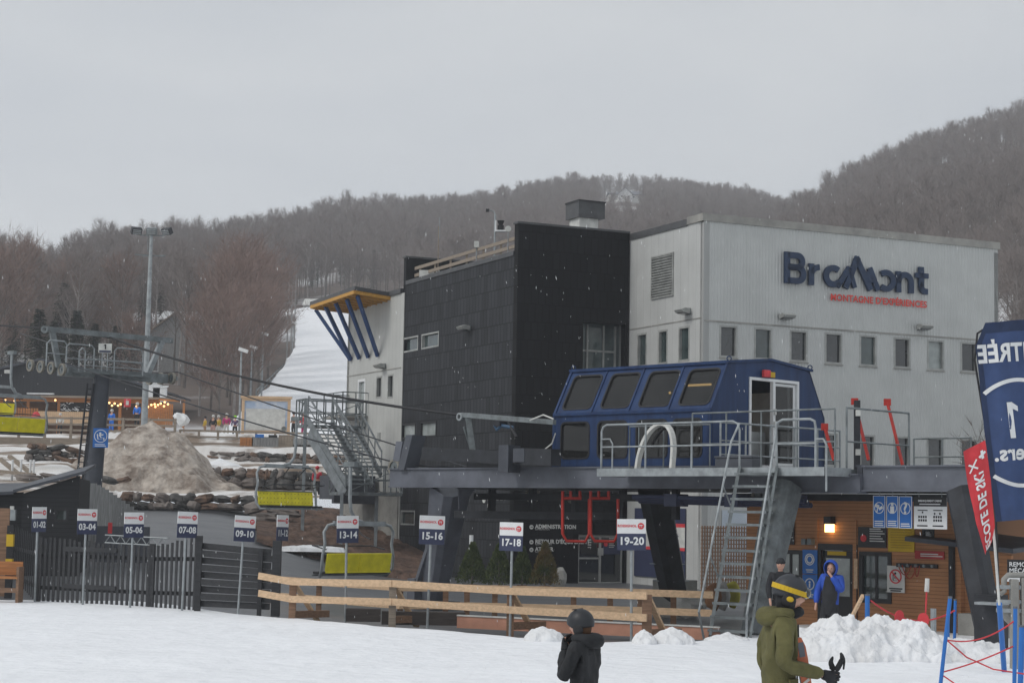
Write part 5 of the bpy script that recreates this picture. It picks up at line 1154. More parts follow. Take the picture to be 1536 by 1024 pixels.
# rear rail fence
rr2 = thing('rail_fence', 'thinner lumber rail fence farther back along the wet road', 'fence', tuple(pz(700, 47)))
pt = [(400, 51), (478, 49), (600, 46.5), (700, 47), (860, 46.6), (960, 46.2), (1070, 45.5)]
for z in (.38, .82):
    for (x0, Y0), (x1, Y1) in zip(pt, pt[1:]): o = MB(); o.bar(pz(x0, Y0)+V(0, 0, z-.2), pz(x1, Y1)+V(0, 0, z-.2), .04, .17); o.build('rail', m_lumber, rr2)
for x, Y in pt[1:-1]+[(668, 46.9), (742, 46.9), (915, 46.4), (1010, 46)]: MB().box(pz(x, Y+.15)+V(0, 0, .15), (.14, .09, 1.1)).build('post', m_lumber_d, rr2)
# ------------------------------------------------------------------ shed, grey board wall
sh = thing('black_shed', 'black clapboard shed with sloping dark roof and a small window at left', 'shed', tuple(pz(80, 57)))
sp = PL(pz(28, 56.5), V(1, .12, 0)); sB_ = PL(pz(-60, 57.5), V(1, .12, 0))
zt0, zt1 = sp.hit(30, 740)[1], sp.hit(118, 713)[1]; a1 = sp.hit(118, 760)[0]; wn_ = rect(sp, 83, 763, 102, 781)
W = MB(); W.wall(sp, [(0, -.3), (a1, -.3), (a1, zt1), (0, zt0)], [rp(wn_)], t=.12); W.build('front_wall', m_siding_k, sh); window(sp, wn_, sh, m_win3, fmat=m_blackfr, fw=.05)
W = MB(); W.wall(sp, [(-2.6, -.3), (-.02, -.3), (-.02, zt0+.05), (-2.6, zt0-.1)], [], t=.12, off=-.3); W.build('side_wall', m_siding_k, sh)
bkw = sp.u.cross(V(0, 0, 1))*-1; o = MB(); o.par(tuple(sp.pt(a1-.1, -.3, -.12)), bkw*3, sp.u*.1, (0, 0, zt1+.2)); o.par(tuple(sp.pt(-2.2, -.3, -3)), sp.u*(a1+2.2), bkw*.1, (0, 0, zt0+.2)); o.build('rear_wall', m_siding_k, sh)
o = MB(); o.prism([sp.pt(-.25, zt0+.02, .25), sp.pt(a1+.15, zt1+.05, .25), sp.pt(a1+.15, zt1+.35, -3.2), sp.pt(-.25, zt0+.3, -3.2)], (0, 0, .09)); o.prism([sp.pt(-2.6, zt0-.22, .2), sp.pt(-.25, zt0-.02, .2), sp.pt(-.25, zt0+.28, -3.2), sp.pt(-2.6, zt0+.2, -3.2)], (0, 0, .09)); o.build('roof', m_steel_d, sh)
gw = thing('grey_board_fence', 'tall weathered grey board fence stepping down behind the shed', 'fence', tuple(pz(150, 66))); o = MB(); n_ = 11
for i in range(n_):
    f = i/(n_-1); px = lerp(120, 190, f); Y = lerp(62, 84, f); zt_ = P(px, lerp(724, 764, f**1.2), Y).z; q = pz(px, Y); ub = V(-.25, .95, 0); o = MB(); o.par(tuple(q+V(0, 0, -.2)), V(.32*1.1, .3, 0), V(.03, -.03, 0), (0, 0, zt_+.2)); o.build('board', m_greyboard, gw)
o = MB(); q = pz(182, 62); o.box(q+V(0, 0, 1.05), (1.75, .15, 1.6)); tag(o.build('dark_barrier', m_steel_d), 'dark panel barrier behind the picket fence beside the grey boards', 'barrier'); o = MB(); q = pz(163, 61); o.box(q+V(0, -.1, 1.8), (.12, .1, .35)); tag(o.build('fire_box', m_redb), 'small red box on the dark barrier', 'box')
tr = thing('truss_barrier', 'horizontal galvanised truss barrier behind the picket fence', 'barrier', tuple(pz(200, 54))); o = MB(); a, b = P(158, 802, 54), P(252, 807, 53)
for dz in (0, -.22): o.tube([a+V(0, 0, dz), b+V(0, 0, dz)], .022, 6)
for i in range(12): o.tube([a.lerp(b, i/12)+V(0, 0, 0 if i % 2 else -.22), a.lerp(b, (i+1)/12)+V(0, 0, -.22 if i % 2 else 0)], .014, 5)
o.build('truss', m_galv, tr); o = MB(); o.tube([a.lerp(b, .25)+V(0, 0, -.2), a.lerp(b, .25)+V(0, 0, -1.5)], .03); o.tube([a.lerp(b, .75)+V(0, 0, -.2), a.lerp(b, .75)+V(0, 0, -1.5)], .03); o.build('stand', m_galv, tr)
# wooden stand and black-yellow post at the far left
wb = thing('wooden_bench', 'fresh lumber bench box cut by the left edge of the snow', 'bench', tuple(pz(10, 48))); q = pz(14, 48.5)
for dx, h in ((.25, .9), (-.75, .75)): MB().box(q+V(dx, 0, h/2-.05), (.07, .5, h+.1)).build('side_board', m_lumber_d, wb)
MB().box(q+V(-.25, 0, .62), (1.0, .55, .05)).build('seat', m_orange, wb); MB().box(q+V(-.25, .25, .85), (1.0, .05, .35)).build('backrest', m_orange, wb); MB().box(q+V(-.25, -.2, .3), (1.0, .04, .12)).build('front_rail', m_lumber_d, wb)
ps = thing('hazard_post', 'black post with yellow bands in front of a tall lumber board', 'post', tuple(pz(12, 50))); MB().box(pz(12, 50)+V(0, 0, .95), (.17, .14, 2.0)).build('post', m_black_rub, ps)
for z in (.9, 1.55): MB().box(pz(12, 50)+V(0, -.01, z), (.18, .15, .32)).build('band', m_yellowp, ps)
o = MB(); o.box(pz(0, 50.5)+V(0, 0, 1.15), (.34, .05, 2.5)); tag(o.build('lumber_board', m_lumber_d), 'tall fresh lumber board standing at the left picture edge', 'board')
o = thing('junction_box', 'grey junction box beside the shed roof end', 'box', tuple(P(18, 772, 52))); MB().box(P(18, 772, 52), (.2, .12, .3)).build('box', m_galv, o); MB().box(P(18, 764, 52), (.1, .08, .2)).build('antenna', m_offwhite, o)
# ------------------------------------------------------------------ boulder retaining walls
def boulders(name, label, x0, x1, Y0, Y1, z0f, z1f, rows, sz, seed, mat=m_rock):
    rnd = random.Random(seed); mb = MB()
    for r in range(rows):
        px = x0+rnd.uniform(-4, 4)
        while px < x1:
            f = (px-x0)/(x1-x0); Y = lerp(Y0, Y1, f); zb, zt = z0f(px), z1f(px); rh = (zt-zb)/rows
            wd = sz*rnd.uniform(.5, 1.9); hh = rh*rnd.uniform(.85, 1.2); x = (px-768)/F*Y; sd = rnd.random()*50
            def fn_(p, q, sd=sd): k = 1/max(abs(p.x), abs(p.y), abs(p.z))**.5; return q*k*(1+.42*nz(p.x*1.3+sd, p.y*1.3, p.z*1.3, 2))
            mb.cur = rnd.choice((0, 0, 1, 2, 2, 1))
            mb.sphere((x+wd/2, Y+rnd.uniform(-.12, .12)-(rows-1-r)*.0+r*.15, zb+rh*(r+.5)), 1., 10, 7, (wd*.50, .42, hh*.52), fn_, Matrix.Rotation(rnd.uniform(-.3, .3), 3, 'Y')); px += wd*F/Y*.93
    return tag(mb.build(name, mat, smooth=False), label, 'stone wall', 'boulder retaining walls of the terraces')
Zat = lambda Y: (lambda py: (lambda px: P(px, py(px), Y).z))
def zf(Y, pts): return lambda px: P(px, pw(px, pts), Y).z
boulders('boulder_wall', 'lowest boulder retaining wall directly above the wet road', 186, 392, 95, 93, zf(94.5, [(186, 765), (300, 764), (392, 767)]), zf(94.5, [(186, 738), (260, 741), (392, 745)]), 2, .62, 1)
boulders('boulder_wall', 'middle boulder retaining wall behind the front lift chair', 282, 520, 104.5, 103, zf(104, [(282, 716), (340, 728), (520, 738)]), zf(104, [(282, 699), (360, 703), (520, 712)]), 2, .62, 2)
boulders('boulder_wall', 'topmost boulder retaining wall below the timber deck', 318, 545, 117.5, 116, zf(117, [(318, 690), (545, 700)]), zf(117, [(318, 676), (545, 684)]), 2, .6, 3)
boulders('boulder_wall', 'rough dark boulders in the snow below the left chalet', 45, 138, 103, 104, zf(103, [(45, 690), (138, 694)]), zf(103, [(45, 664), (90, 668), (138, 680)]), 3, .7, 4)
boulders('boulder_wall', 'big boulders at the bend of the road under the front lift chair', 372, 412, 84, 85, zf(84, [(372, 798), (412, 800)]), zf(84, [(372, 752), (412, 764)]), 3, .9, 5)
boulders('boulder_wall', 'rubble along the top of the snow strip left of the dirty snow pile', 28, 190, 88, 96, zf(92, [(28, 722), (190, 722)]), zf(92, [(28, 713), (190, 714)]), 1, .8, 6)
for x0, x1, Y, sd, h, tp, lab in ((190, 392, 96.4, 1, .18, 742, 'snow strip lying on the lowest boulder wall'),): pass
def bank(name, label, x0, x1, Y0, Y1, top, bot, mat, seed, dep=4):
    def f(u, v):
        px = lerp(x0, x1, u); Y = lerp(Y0, Y1, v); py = lerp(pw(px, bot), pw(px, top), v); q = P(px, py, Y); k = min(1, 6*min(u, 1-u, v+.05, 1-v+.05))
        return V(q.x, q.y, q.z+(.16*nz(q.x*1.3+seed, q.y*1.3, 0, 5)+.1*nz(q.x*4, q.y*4, seed, 3))*k-(.3 if v == 0 else 0))
    return grid_mb(f, 60, 40).build(name, mat, smooth=True)
struct(bank('brown_bank', '', 385, 640, 74, 92, [(385, 762), (430, 760), (500, 762), (640, 770)], [(385, 800), (430, 815), (520, 838), (560, 850), (640, 866)], m_bank, 4))
o = tag(pile('snow_patch', 'ragged old snow patch on the brown bank left of the terminal leg', 'snow patch', *GZ(488, 842, 0).to_tuple()[:2], 1.4, .8, .1, m_snow_rough, 5, fs=1.5, n=40), None); q = P(470, 822, 75.5); o.location = (q.x, q.y-1.0, q.z-.1)
# dirty snow pile
q = XZ(232, 105, 3.4); pile('dirty_snow_pile', 'tall grimy grey heap of old snow between the tower and the terraces', 'snow pile', q.x-.1, 104, 5.7, 5.6, 4.3, m_dirtysnow, 2, lump=.30, fs=.5, n=130, z0=3.2, sharp=.93, chunk=.2)
q = XZ(300, 108, 4.2); pile('snow_shoulder', 'cleaner white snow shoulder on the right flank of the grimy heap', 'snow pile', q.x+1.2, 107.5, 5.0, 3.8, 2.1, m_snow_rough, 6, lump=.2, fs=.6, n=70, z0=3.4, sharp=.9, chunk=.08)
# ------------------------------------------------------------------ people
def skin(verts, edges, name, sub=2):
    """verts: (x, y, z, radius); a smooth tapering surface grown round the bones"""
    me = bpy.data.meshes.new(name); me.from_pydata([v[:3] for v in verts], edges, []); ob = bpy.data.objects.new(name, me); C.objects.link(ob)
    md = ob.modifiers.new('s', 'SKIN'); md.use_smooth_shade = True
    sv = me.skin_vertices[0].data
    for i, v in enumerate(verts):
        r = v[3] if isinstance(v[3], tuple) else (v[3], v[3]); sv[i].radius = r; sv[i].use_root = (i == 0)
    ss = ob.modifiers.new('u', 'SUBSURF'); ss.levels = sub; ss.render_levels = sub
    bpy.context.view_layer.update(); dg = bpy.context.evaluated_depsgraph_get(); m2 = bpy.data.meshes.new_from_object(ob.evaluated_get(dg))
    out = ([v.co.copy() for v in m2.vertices], [tuple(p.vertices) for p in m2.polygons]); bpy.data.objects.remove(ob); bpy.data.meshes.remove(me); bpy.data.meshes.remove(m2); return out
def chain(lst, pts, start=None):
    """append a chain of (x,y,z,r); returns indexes and edges"""
    vs, es = lst; prev = start; ids = []
    for p in pts:
        vs.append(p); i = len(vs)-1; ids.append(i)
        if prev is not None: es.append((prev, i))
        prev = i
    return ids
def head_fn(p, q):      # p unit vector; face looks along +y
    x, y, z = q
    if p.z < 0: k = 1+.28*p.z*p.z; x *= k; y *= (1+.10*p.z) if p.y < 0 else (1+.02*p.z)
    if p.y > .25 and p.z < .1: x *= .93
    g = lambda a, b, s: math.exp(-((a-b)/s)**2)
    y += .020*g(p.x, 0, .16)*g(p.z, -.12, .16)*(p.y > 0)           # nose
    y -= .010*(g(p.x, .36, .17)+g(p.x, -.36, .17))*g(p.z, .12, .14)*(p.y > 0)   # eye sockets
    y += .006*g(p.x, 0, .3)*g(p.z, -.48, .09)*(p.y > 0); y -= .005*g(p.x, 0, .35)*g(p.z, -.40, .05)*(p.y > 0)
    y += .010*g(p.x, 0, .3)*g(p.z, -.85, .18)*(p.y > 0)            # chin
    return V(x, y, z)
def person(label, loc, face, J, cols, scale=1., headtilt=0, headyaw=0, hat=None, hood=None, near=False, extra=None, group=None):
    """J: joints in metres, figure faces +y, z up, feet on z = 0"""
    base = dict(pel=(0, 0, .95), wst=(0, 0, 1.08), chs=(0, 0, 1.32), nck=(0, .01, 1.50), hed=(0, .03, 1.64),
        shL=(-.19, 0, 1.42), elL=(-.25, -.02, 1.14), wrL=(-.24, .10, .90), shR=(.19, 0, 1.42), elR=(.25, -.02, 1.14), wrR=(.24, .10, .90),
        hpL=(-.10, 0, .92), knL=(-.11, .03, .50), anL=(-.12, -.02, .09), hpR=(.10, 0, .92), knR=(.11, .03, .50), anR=(.12, -.02, .09)); base.update(J)
    g = {k: Vector(v) for k, v in base.items()}
    t = thing('person', label, 'person', (0, 0, 0), group)
    def v4(p, r): return (p[0], p[1], p[2], r)
    # body: one continuous surface with hands of five fingers
    vs, es = [], []; L = (vs, es)
    sp = chain(L, [v4(g['pel'], (.13, .10)), v4(g['wst'], (.12, .09)), v4(g['chs'], (.145, .10)), v4(g['nck']-V(0, 0, .04), .055), v4(g['nck'], .052), v4(g['hed']-V(0, .03, .04), .06)])
    for s in 'LR':
        a, b, c = g['sh'+s], g['el'+s], g['wr'+s]; ids = chain(L, [v4(a, .055), v4(a.lerp(b, .5), .046), v4(b, .038), v4(b.lerp(c, .6), .032), v4(c, .025)], sp[2])
        d = (c-b).normalized(); palm = c+d*.05; pi = chain(L, [v4(palm, .030)], ids[-1])
        side = d.cross(V(0, 1, 0) if abs(d.y) < .8 else V(1, 0, 0)).normalized(); curl = d.cross(side).normalized()*(1 if s == 'L' else 1)
        if near:
            for k, ln in ((-1.5, .065), (-.5, .078), (.5, .073), (1.5, .055)):
                r0 = palm+side*k*.017+d*.02; chain(L, [v4(r0, .0095), v4(r0+d*ln*.55+curl*.008, .0085), v4(r0+d*ln*.85+curl*.03, .0075)], pi[0])
            chain(L, [v4(palm+side*.03-d*.01, .011), v4(palm+side*.05+d*.025+curl*.01, .009), v4(palm+side*.05+d*.05+curl*.02, .008)], pi[0])
        else: chain(L, [v4(palm+d*.08, .02)], pi[0])
        a, b, c = g['hp'+s], g['kn'+s], g['an'+s]; chain(L, [v4(a, .085), v4(a.lerp(b, .5), .072), v4(b, .055), v4(b.lerp(c, .4), .05), v4(c, .035), v4(c+V(0, .13, -.05), .035)], sp[0])
    pv, pf_ = skin(vs, es, 'b', 2); m = MB(); m.add(pv, pf_)
    hr = Matrix.Rotation(headyaw, 3, 'Z') @ Matrix.Rotation(-headtilt, 3, 'X')
    m.sphere(g['hed'], 1., 28, 22, (.078, .098, .118), head_fn, hr)
    for s in (-1, 1): m.sphere(g['hed']+hr @ V(s*.078, -.005, 0), 1., 8, 6, (.012, .02, .03), rot=hr)
    body = m.build('body', cols.get('skin', m_skin), t, smooth=True)
    e = MB()
    for s in (-1, 1): e.sphere(g['hed']+hr @ V(s*.030, .083, .014), .011, 8, 6)
    e.build('eyes', m_black_rub, t)
    e = MB(); e.bar(g['hed']+hr @ V(-.022, .094, -.052), g['hed']+hr @ V(.022, .094, -.052), .006, .008); e.build('lips', M('lips', (.36, .13, .11), .5), t)
    # jacket
    vs, es = [], []; L = (vs, es); jr = cols.get('bulk', 1.)
    hem = cols.get('hem', .86); pj = g['pel']; hemp = V(pj.x, pj.y, pj.z-(.95-hem))
    sp = chain(L, [v4(hemp, (.185*jr, .145*jr)), v4(g['pel'], (.18*jr, .14*jr)), v4(g['wst'], (.17*jr, .135*jr)), v4(g['chs'], (.185*jr, .145*jr)), v4(g['nck']-V(0, 0, .05), (.10, .10)), v4(g['nck']+V(0, 0, .015), .072)])
    for s in 'LR':
        a, b, c = g['sh'+s], g['el'+s], g['wr'+s]; chain(L, [v4(a, .088*jr), v4(a.lerp(b, .5), .076*jr), v4(b, .07*jr), v4(b.lerp(c, .6), .06*jr), v4(c-(c-b).normalized()*.02, .048*jr)], sp[3])
    pv, pf_ = skin(vs, es, 'j', 3 if near else 2)
    if near:                                       # cloth folds
        pv = [p+V(nz(p.x*9, p.y*9, p.z*5, 3), nz(p.x*9+7, p.y*9, p.z*5, 3), 0)*.022 for p in pv]
    jm = MB().add(pv, pf_).build('jacket', cols['jacket'], t, smooth=True)
    if cols.get('pants', True):
        vs, es = [], []; L = (vs, es); sp = chain(L, [v4(g['pel'], (.155, .125)), v4(g['wst']-V(0, 0, .05), (.14, .11))])
        for s in 'LR':
            a, b, c = g['hp'+s], g['kn'+s], g['an'+s]; chain(L, [v4(a, .105), v4(a.lerp(b, .5), .095), v4(b, .082), v4(b.lerp(c, .5), .078), v4(c+V(0, 0, .06), .075)], sp[0])
        MB().add(*skin(vs, es, 'p', 2)).build('trousers', cols.get('pants_m', m_black_rub), t, smooth=True)
    for s in 'LR':
        c = g['an'+s]; m = MB(); m.sphere(c+V(0, .05, -.02), 1., 12, 8, (.055, .15, .075)); m.tube([c+V(0, 0, 0), c+V(0, 0, .16)], [.055, .065], 10); m.build('boot', m_black_rub, t, smooth=True)
    gm_ = cols.get('glove')
    if gm_:
        for s in 'LR':
            b, c = g['el'+s], g['wr'+s]; d = (c-b).normalized(); side = d.cross(V(0, 1, 0) if abs(d.y) < .8 else V(1, 0, 0)).normalized(); curl = d.cross(side).normalized()
            vs, es = [], []; L = (vs, es); pi = chain(L, [v4(c-d*.04, .05), v4(c+d*.01, .042), v4(c+d*.055, .045)])
            for k, ln in ((-1.5, .075), (-.5, .09), (.5, .085), (1.5, .065)):
                r0 = c+d*.075+side*k*.024; chain(L, [v4(r0, .016), v4(r0+d*ln*.5+curl*.012, .015), v4(r0+d*ln*.8+curl*.04, .013)], pi[2])
            chain(L, [v4(c+d*.04+side*.05, .017), v4(c+d*.085+side*.07+curl*.01, .014)], pi[2]); MB().add(*skin(vs, es, 'g', 2)).build('glove', gm_, t, smooth=True)
    H = g['hed']
    if hat == 'helmet':
        m = MB(); f = lambda p, q: V(q.x, q.y, q.z) if p.z > -.25 else V(q.x*.96, q.y*.94, q.z*.75)
        N, Mr = 28, 14; vs = []; 
        for i in range(Mr+1):
            th = R(112)*i/Mr
            for j in range(N):
                ph = 2*math.pi*j/N; cy = math.sin(ph); th2 = th*(1.0 if cy < .25 else 1-.26*(cy-.25)/.75); p = V(math.sin(th2)*math.cos(ph)*.112, math.sin(th2)*math.sin(ph)*.142, math.cos(th2)*.138); vs.append(H+hr @ (p+V(0, -.012, .028)))
        m.add(vs, [(i*N+j, (i+1)*N+j, (i+1)*N+(j+1) % N, i*N+(j+1) % N) for i in range(Mr) for j in range(N)]); hb = m.build('helmet', cols['helmet'], t, smooth=True); sd = hb.modifiers.new('t', 'SOLIDIFY'); sd.thickness = .012
        m = MB()
        for s in (-1, 1): m.sphere(H+hr @ V(s*.093, -.02, -.035), 1., 12, 10, (.026, .055, .062), rot=hr)
        m.build('ear_pads', m_black_rub, t, smooth=True)
        m = MB(); N = 22; st = []
        for j in range(N+1): 
            ph = R(lerp(-85, 265, j/N)); st.append((ph))
        sm = cols.get('strap')
        if sm:
            pts = [H+hr @ V(math.cos(ph)*.121, math.sin(ph)*.146-.012, .040+.012*-math.sin(ph)) for ph in [2*math.pi*j/28 for j in range(28)]]
            m = MB(); N = 28
            for j in range(N):
                a, b = pts[j], pts[(j+1) % N]; m.bar(a, b, .014, .040, up=hr @ V(0, 0, 1))
            m.build('goggle_strap', sm, hb)
        if cols.get('goggles', True) and sm:
            m = MB(); m.sphere(H+hr @ V(0, .112, .045), 1., 16, 10, (.085, .04, .045), rot=hr); m.build('goggles', m_win, hb, smooth=True)
        for q0 in ((-.04, .0), (.04, .0), (0, -.05)):
            m = MB(); m.sphere(H+hr @ V(q0[0], q0[1]+.02, .163), 1., 8, 6, (.010, .03, .006), rot=hr); m.build('vent', m_black_rub, hb)
    if hat == 'beanie':
        m = MB(); m.sphere(H+hr @ V(0, -.008, .035), 1., 20, 12, (.092, .108, .112), lambda p, q: q if p.z > -.1 else V(q.x*.99, q.y*.99, -.02), hr); hb = m.build('beanie', cols['hat'], t, smooth=True)
        m = MB(); m.tube([H+hr @ V(math.cos(k*.4488)*.09, math.sin(k*.4488)*.105-.008, .045) for k in range(14)], .014, 8, closed=True); m.build('cuff', cols['hat'], hb, smooth=True)
    if hat == 'hair' or cols.get('hair'):
        m = MB(); m.sphere(H+hr @ V(0, -.018, .012), 1., 16, 12, (.086, .105, .12), lambda p, q: V(q.x, min(q.y, .06), q.z*(1.25 if (p.z < 0 and cols.get('long')) else 1)), hr); m.build('hair', cols.get('hair', m_black_rub), t, smooth=True)
    if hood == 'up':
        m = MB(); N, Mr = 24, 16; vs = []
        for i in range(Mr+1):                     # open shell round the face
            th = R(lerp(0, 118, i/Mr))
            for j in range(N): ph = 2*math.pi*j/N; p = V(math.sin(th)*math.cos(ph)*.135, -math.cos(th)*.15, math.sin(th)*math.sin(ph)*(.15 if math.sin(ph) > 0 else .19)); vs.append(H+hr @ (p+V(0, .02, .02)))
        m.add(vs, [(i*N+j, i*N+(j+1) % N, (i+1)*N+(j+1) % N, (i+1)*N+j) for i in range(Mr) for j in range(N)]); hb = m.build('hood', cols['jacket'], t, smooth=True); sd = hb.modifiers.new('t', 'SOLIDIFY'); sd.thickness = .015
    if hood == 'down':
        c = g['nck']; m = MB(); pts = []
        for k in range(13): a = R(lerp(-30, 210, k/12)); pts.append(c+V(math.cos(a)*.125, -math.sin(a)*.125-.01, .0-.02*math.sin(a)))
        m.tube(pts, [.035, .05, .06, .065, .07, .075, .078, .075, .07, .065, .06, .05, .035], 12); hb = m.build('hood', cols['jacket'], t, smooth=True)
    if extra: extra(t, g, hr)
    t.location = loc; t.rotation_euler = (0, 0, face); t.scale = (scale,)*3; return t
m_olive = M('olive_cloth', (.105, .098, .038), .85, var=.25, scale=4, bump=.06, bscale=6)
m_blackcloth = M('black_cloth', (.020, .021, .024), .8, var=.35, scale=5, bump=.004, bscale=40)
m_bluecloth = M('blue_shell', (.018, .075, .42), .6, var=.2, scale=4, bump=.003, bscale=30)
m_helm_k = M('matte_helmet', (.035, .038, .045), .5, var=.15); m_brownhair = M('brown_hair', (.09, .045, .022), .8)
# skier in olive jacket, near right, looking right
def ex_olive(t, g, hr):
    H = g['hed']
    m = MB(); a = g['sh'+'R']+V(.02, .12, -.45); b = a+V(.02, .14, .58)
    sk = MB(); 
    m = MB(); m.bar(H+hr @ V(0, .05, -.09), H+hr @ V(0, .10, -.15), .13, .11); m.build('neck_gaiter', m_blackcloth, t, bevel=.03)
    m = MB(); m.sphere(H+hr @ V(0, -.012, -.045), 1., 16, 12, (.090, .098, .115), lambda p, q: V(q.x, min(q.y, .055), q.z), hr); m.build('balaclava', m_blackcloth, t, smooth=True)
    m = MB(); m.sphere(H+hr @ V(.115, -.015, -.03), 1., 10, 8, (.012, .03, .022), rot=hr); m.build('ear_badge', MATS['yellow_strap'], t, smooth=True)
    m = MB(); sh = g['shR']
    for a_, b_ in ((sh+V(-.05, -.085, .07), sh+V(.06, -.02, .085)), (sh+V(.06, -.02, .085), sh+V(.075, .06, .05))): m.tube([a_, b_], .004, 5)
    m.build('shoulder_seam', m_olive, t)
    # spare gloves dangling up from the hand
    c = g['wrR']; d = (c-g['elR']).normalized()
    for dx, l, ln in ((-.04, .02, .10), (.05, .05, .135)):
        vs = [(c.x+dx*.3, c.y+d.y*.08, c.z+.03, .024), (c.x+dx*.6, c.y+d.y*.08+dx*.7, c.z+.05+ln*.35, .024), (c.x+dx, c.y+d.y*.09+dx*.75, c.z+.05+ln*.75, .017), (c.x+dx, c.y+d.y*.09+dx*.35, c.z+.05+ln*.95, .010), (c.x+dx*.5, c.y+d.y*.09+dx*1.15, c.z+.04+ln*.5, .009), (c.x+dx*.5, c.y+d.y*.09+dx*1.0, c.z+.03+ln*.1, .008)]; MB().add(*skin(vs, [(0, 1), (1, 2), (2, 3), (2, 4), (4, 5)], 'g', 2)).build('held_glove', m_blackcloth, t, smooth=True)
    # chest zip, cuffs, pocket flap
    m = MB(); m.tube([g['chs']+V(0, .15, .1), g['chs']+V(0, .155, -.1), g['wst']+V(0, .142, -.1)], .007, 6); m.build('zip', m_black_rub, t)
    m = MB(); m.box(g['wst']+V(.13, .08, -.1), (.1, .02, .05), -.9); m.build('pocket_flap', m_olive, t)
q = P(1196, 900, 15.4); za = .12
olv = person('person in an olive jacket and black helmet with a yellow goggle strap, holding gloves', (0, 0, 0), 0,
    dict(hed=(0, .09, 1.645), nck=(0, .02, 1.50), shL=(-.18, .0, 1.41), elL=(-.24, -.08, 1.12), wrL=(-.22, .10, .93), elR=(.24, -.02, 1.12), wrR=(.15, .33, 1.04)), dict(jacket=m_olive, helmet=m_helm_k, strap=M('yellow_strap', (.55, .36, .015), .6, var=.05), glove=m_blackcloth, pants_m=m_blackcloth, hem=.80, bulk=.98), headtilt=.22, headyaw=-.12, hat='helmet', hood='down', near=True, extra=ex_olive)
put(olv, (XZ(1168, 15.6, .1).x, 15.6, .12), R(-84)); olv.scale = (1.06,)*3
# skis carried upright in front of the olive skier
def make_skis():
    t = thing('pair_of_skis', 'pair of grey tipped orange printed skis held upright before the olive skier', 'skis', (0, 0, 0))
    for k, mt in ((0, M('orange_ski', (.48, .13, .06), .4, var=.3, scale=9)), (1, M('grey_ski', (.35, .34, .35), .4))):
        o = MB(); x = k*.028; pr = [(a*.85, b) for a, b in ((-.05, 0), (.05, 0), (.045, .9), (.055, 1.35), (.05, 1.45), (.02, 1.53), (-.02, 1.53), (-.05, 1.45), (-.055, 1.35), (-.045, .9))]; o.prism([(a, x, z) for a, z in pr], (0, .012, 0)); s_ = o.build('ski', mt, t, bevel=.003)
        if k == 0:
            o = MB()
            for j in range(12): o.bar((-.028, -.002, .25+j*.09), (.028, -.002, .28+j*.09), .004, .022)
            o.build('stripe', m_offwhite, s_)
            o = MB(); o.box((0, -.003, 1.43), (.05, .005, .12)); o.build('tip_patch', m_steel_b, s_)
    return t
sk = make_skis(); put(sk, (XZ(1243, 15.6, 0).x, 15.6, .02), R(10)); sk.rotation_euler = (R(2), R(-10.6), R(12))
# child in dark helmet
chd = person('child in a dark grey helmet and black puffy jacket looking left, hands at the chin', (0, 0, 0), 0,
    dict(hed=(0, .05, 1.62), elL=(-.26, .10, 1.12), wrL=(-.08, .17, 1.40), elR=(.26, .10, 1.12), wrR=(.08, .17, 1.40)), dict(jacket=M('charcoal_quilt', (.013, .014, .016), .75, var=.3, scale=5, bump=.012, bscale=14), helmet=M('dark_helmet', (.022, .024, .028), .45, var=.12), glove=m_blackcloth, pants_m=m_blackcloth, hair=m_brownhair, long=1, bulk=.98), headtilt=.15, hat='helmet', hood='down', near=True)
put(chd, (XZ(867, 18, 0).x, 17., -.01), R(62)); chd.scale = (.93,)*3
# man in blue shell
def ex_blue(t, g, hr):
    m = MB(); pts = [g['nck']+V(0, .13, -.06), g['chs']+V(0, .165, 0), g['wst']+V(0, .155, 0), g['pel']+V(0, .15, -.03)]
    for a, b in zip(pts, pts[1:]): m.bar(a, b, .16, .02, up=(0, 1, 0))
    m.sphere(g['chs']+V(-.0, .06, -.22), 1., 18, 16, (.17, .125, .46), lambda p, q: V(q.x*(1 if abs(p.z) < .5 else 1.1), q.y, q.z)); m.build('black_inner_coat', m_blackcloth, t, smooth=True)
blu = person('man in a bright blue hooded shell with a hand at his face by the hut', (0, 0, 0), 0,
    dict(hed=(0, .09, 1.62), nck=(0, .04, 1.5), elL=(-.27, .08, 1.16), wrL=(-.05, .20, 1.46), elR=(.30, -.02, 1.12), wrR=(.28, .06, .85)), dict(jacket=m_bluecloth, pants_m=m_blackcloth, bulk=1.1, hem=.82), headtilt=.3, headyaw=.1, hood='up', extra=ex_blue)
put(blu, (XZ(1240, 38.6, -.1).x, 38.6, -.12), R(150)); blu.rotation_euler = (R(4), R(-3), R(150)); blu.scale = (1.0,)*3
# man with black beanie
bea = person('man in a black beanie and black jacket between the ladder and hut', (0, 0, 0), 0, dict(), dict(jacket=m_blackcloth, hat=m_blackcloth, pants_m=m_blackcloth), hat='beanie', headyaw=-.4)
put(bea, (XZ(1170, 39.2, -.05).x, 39.2, -.1), R(185)); bea.scale = (1.,)*3
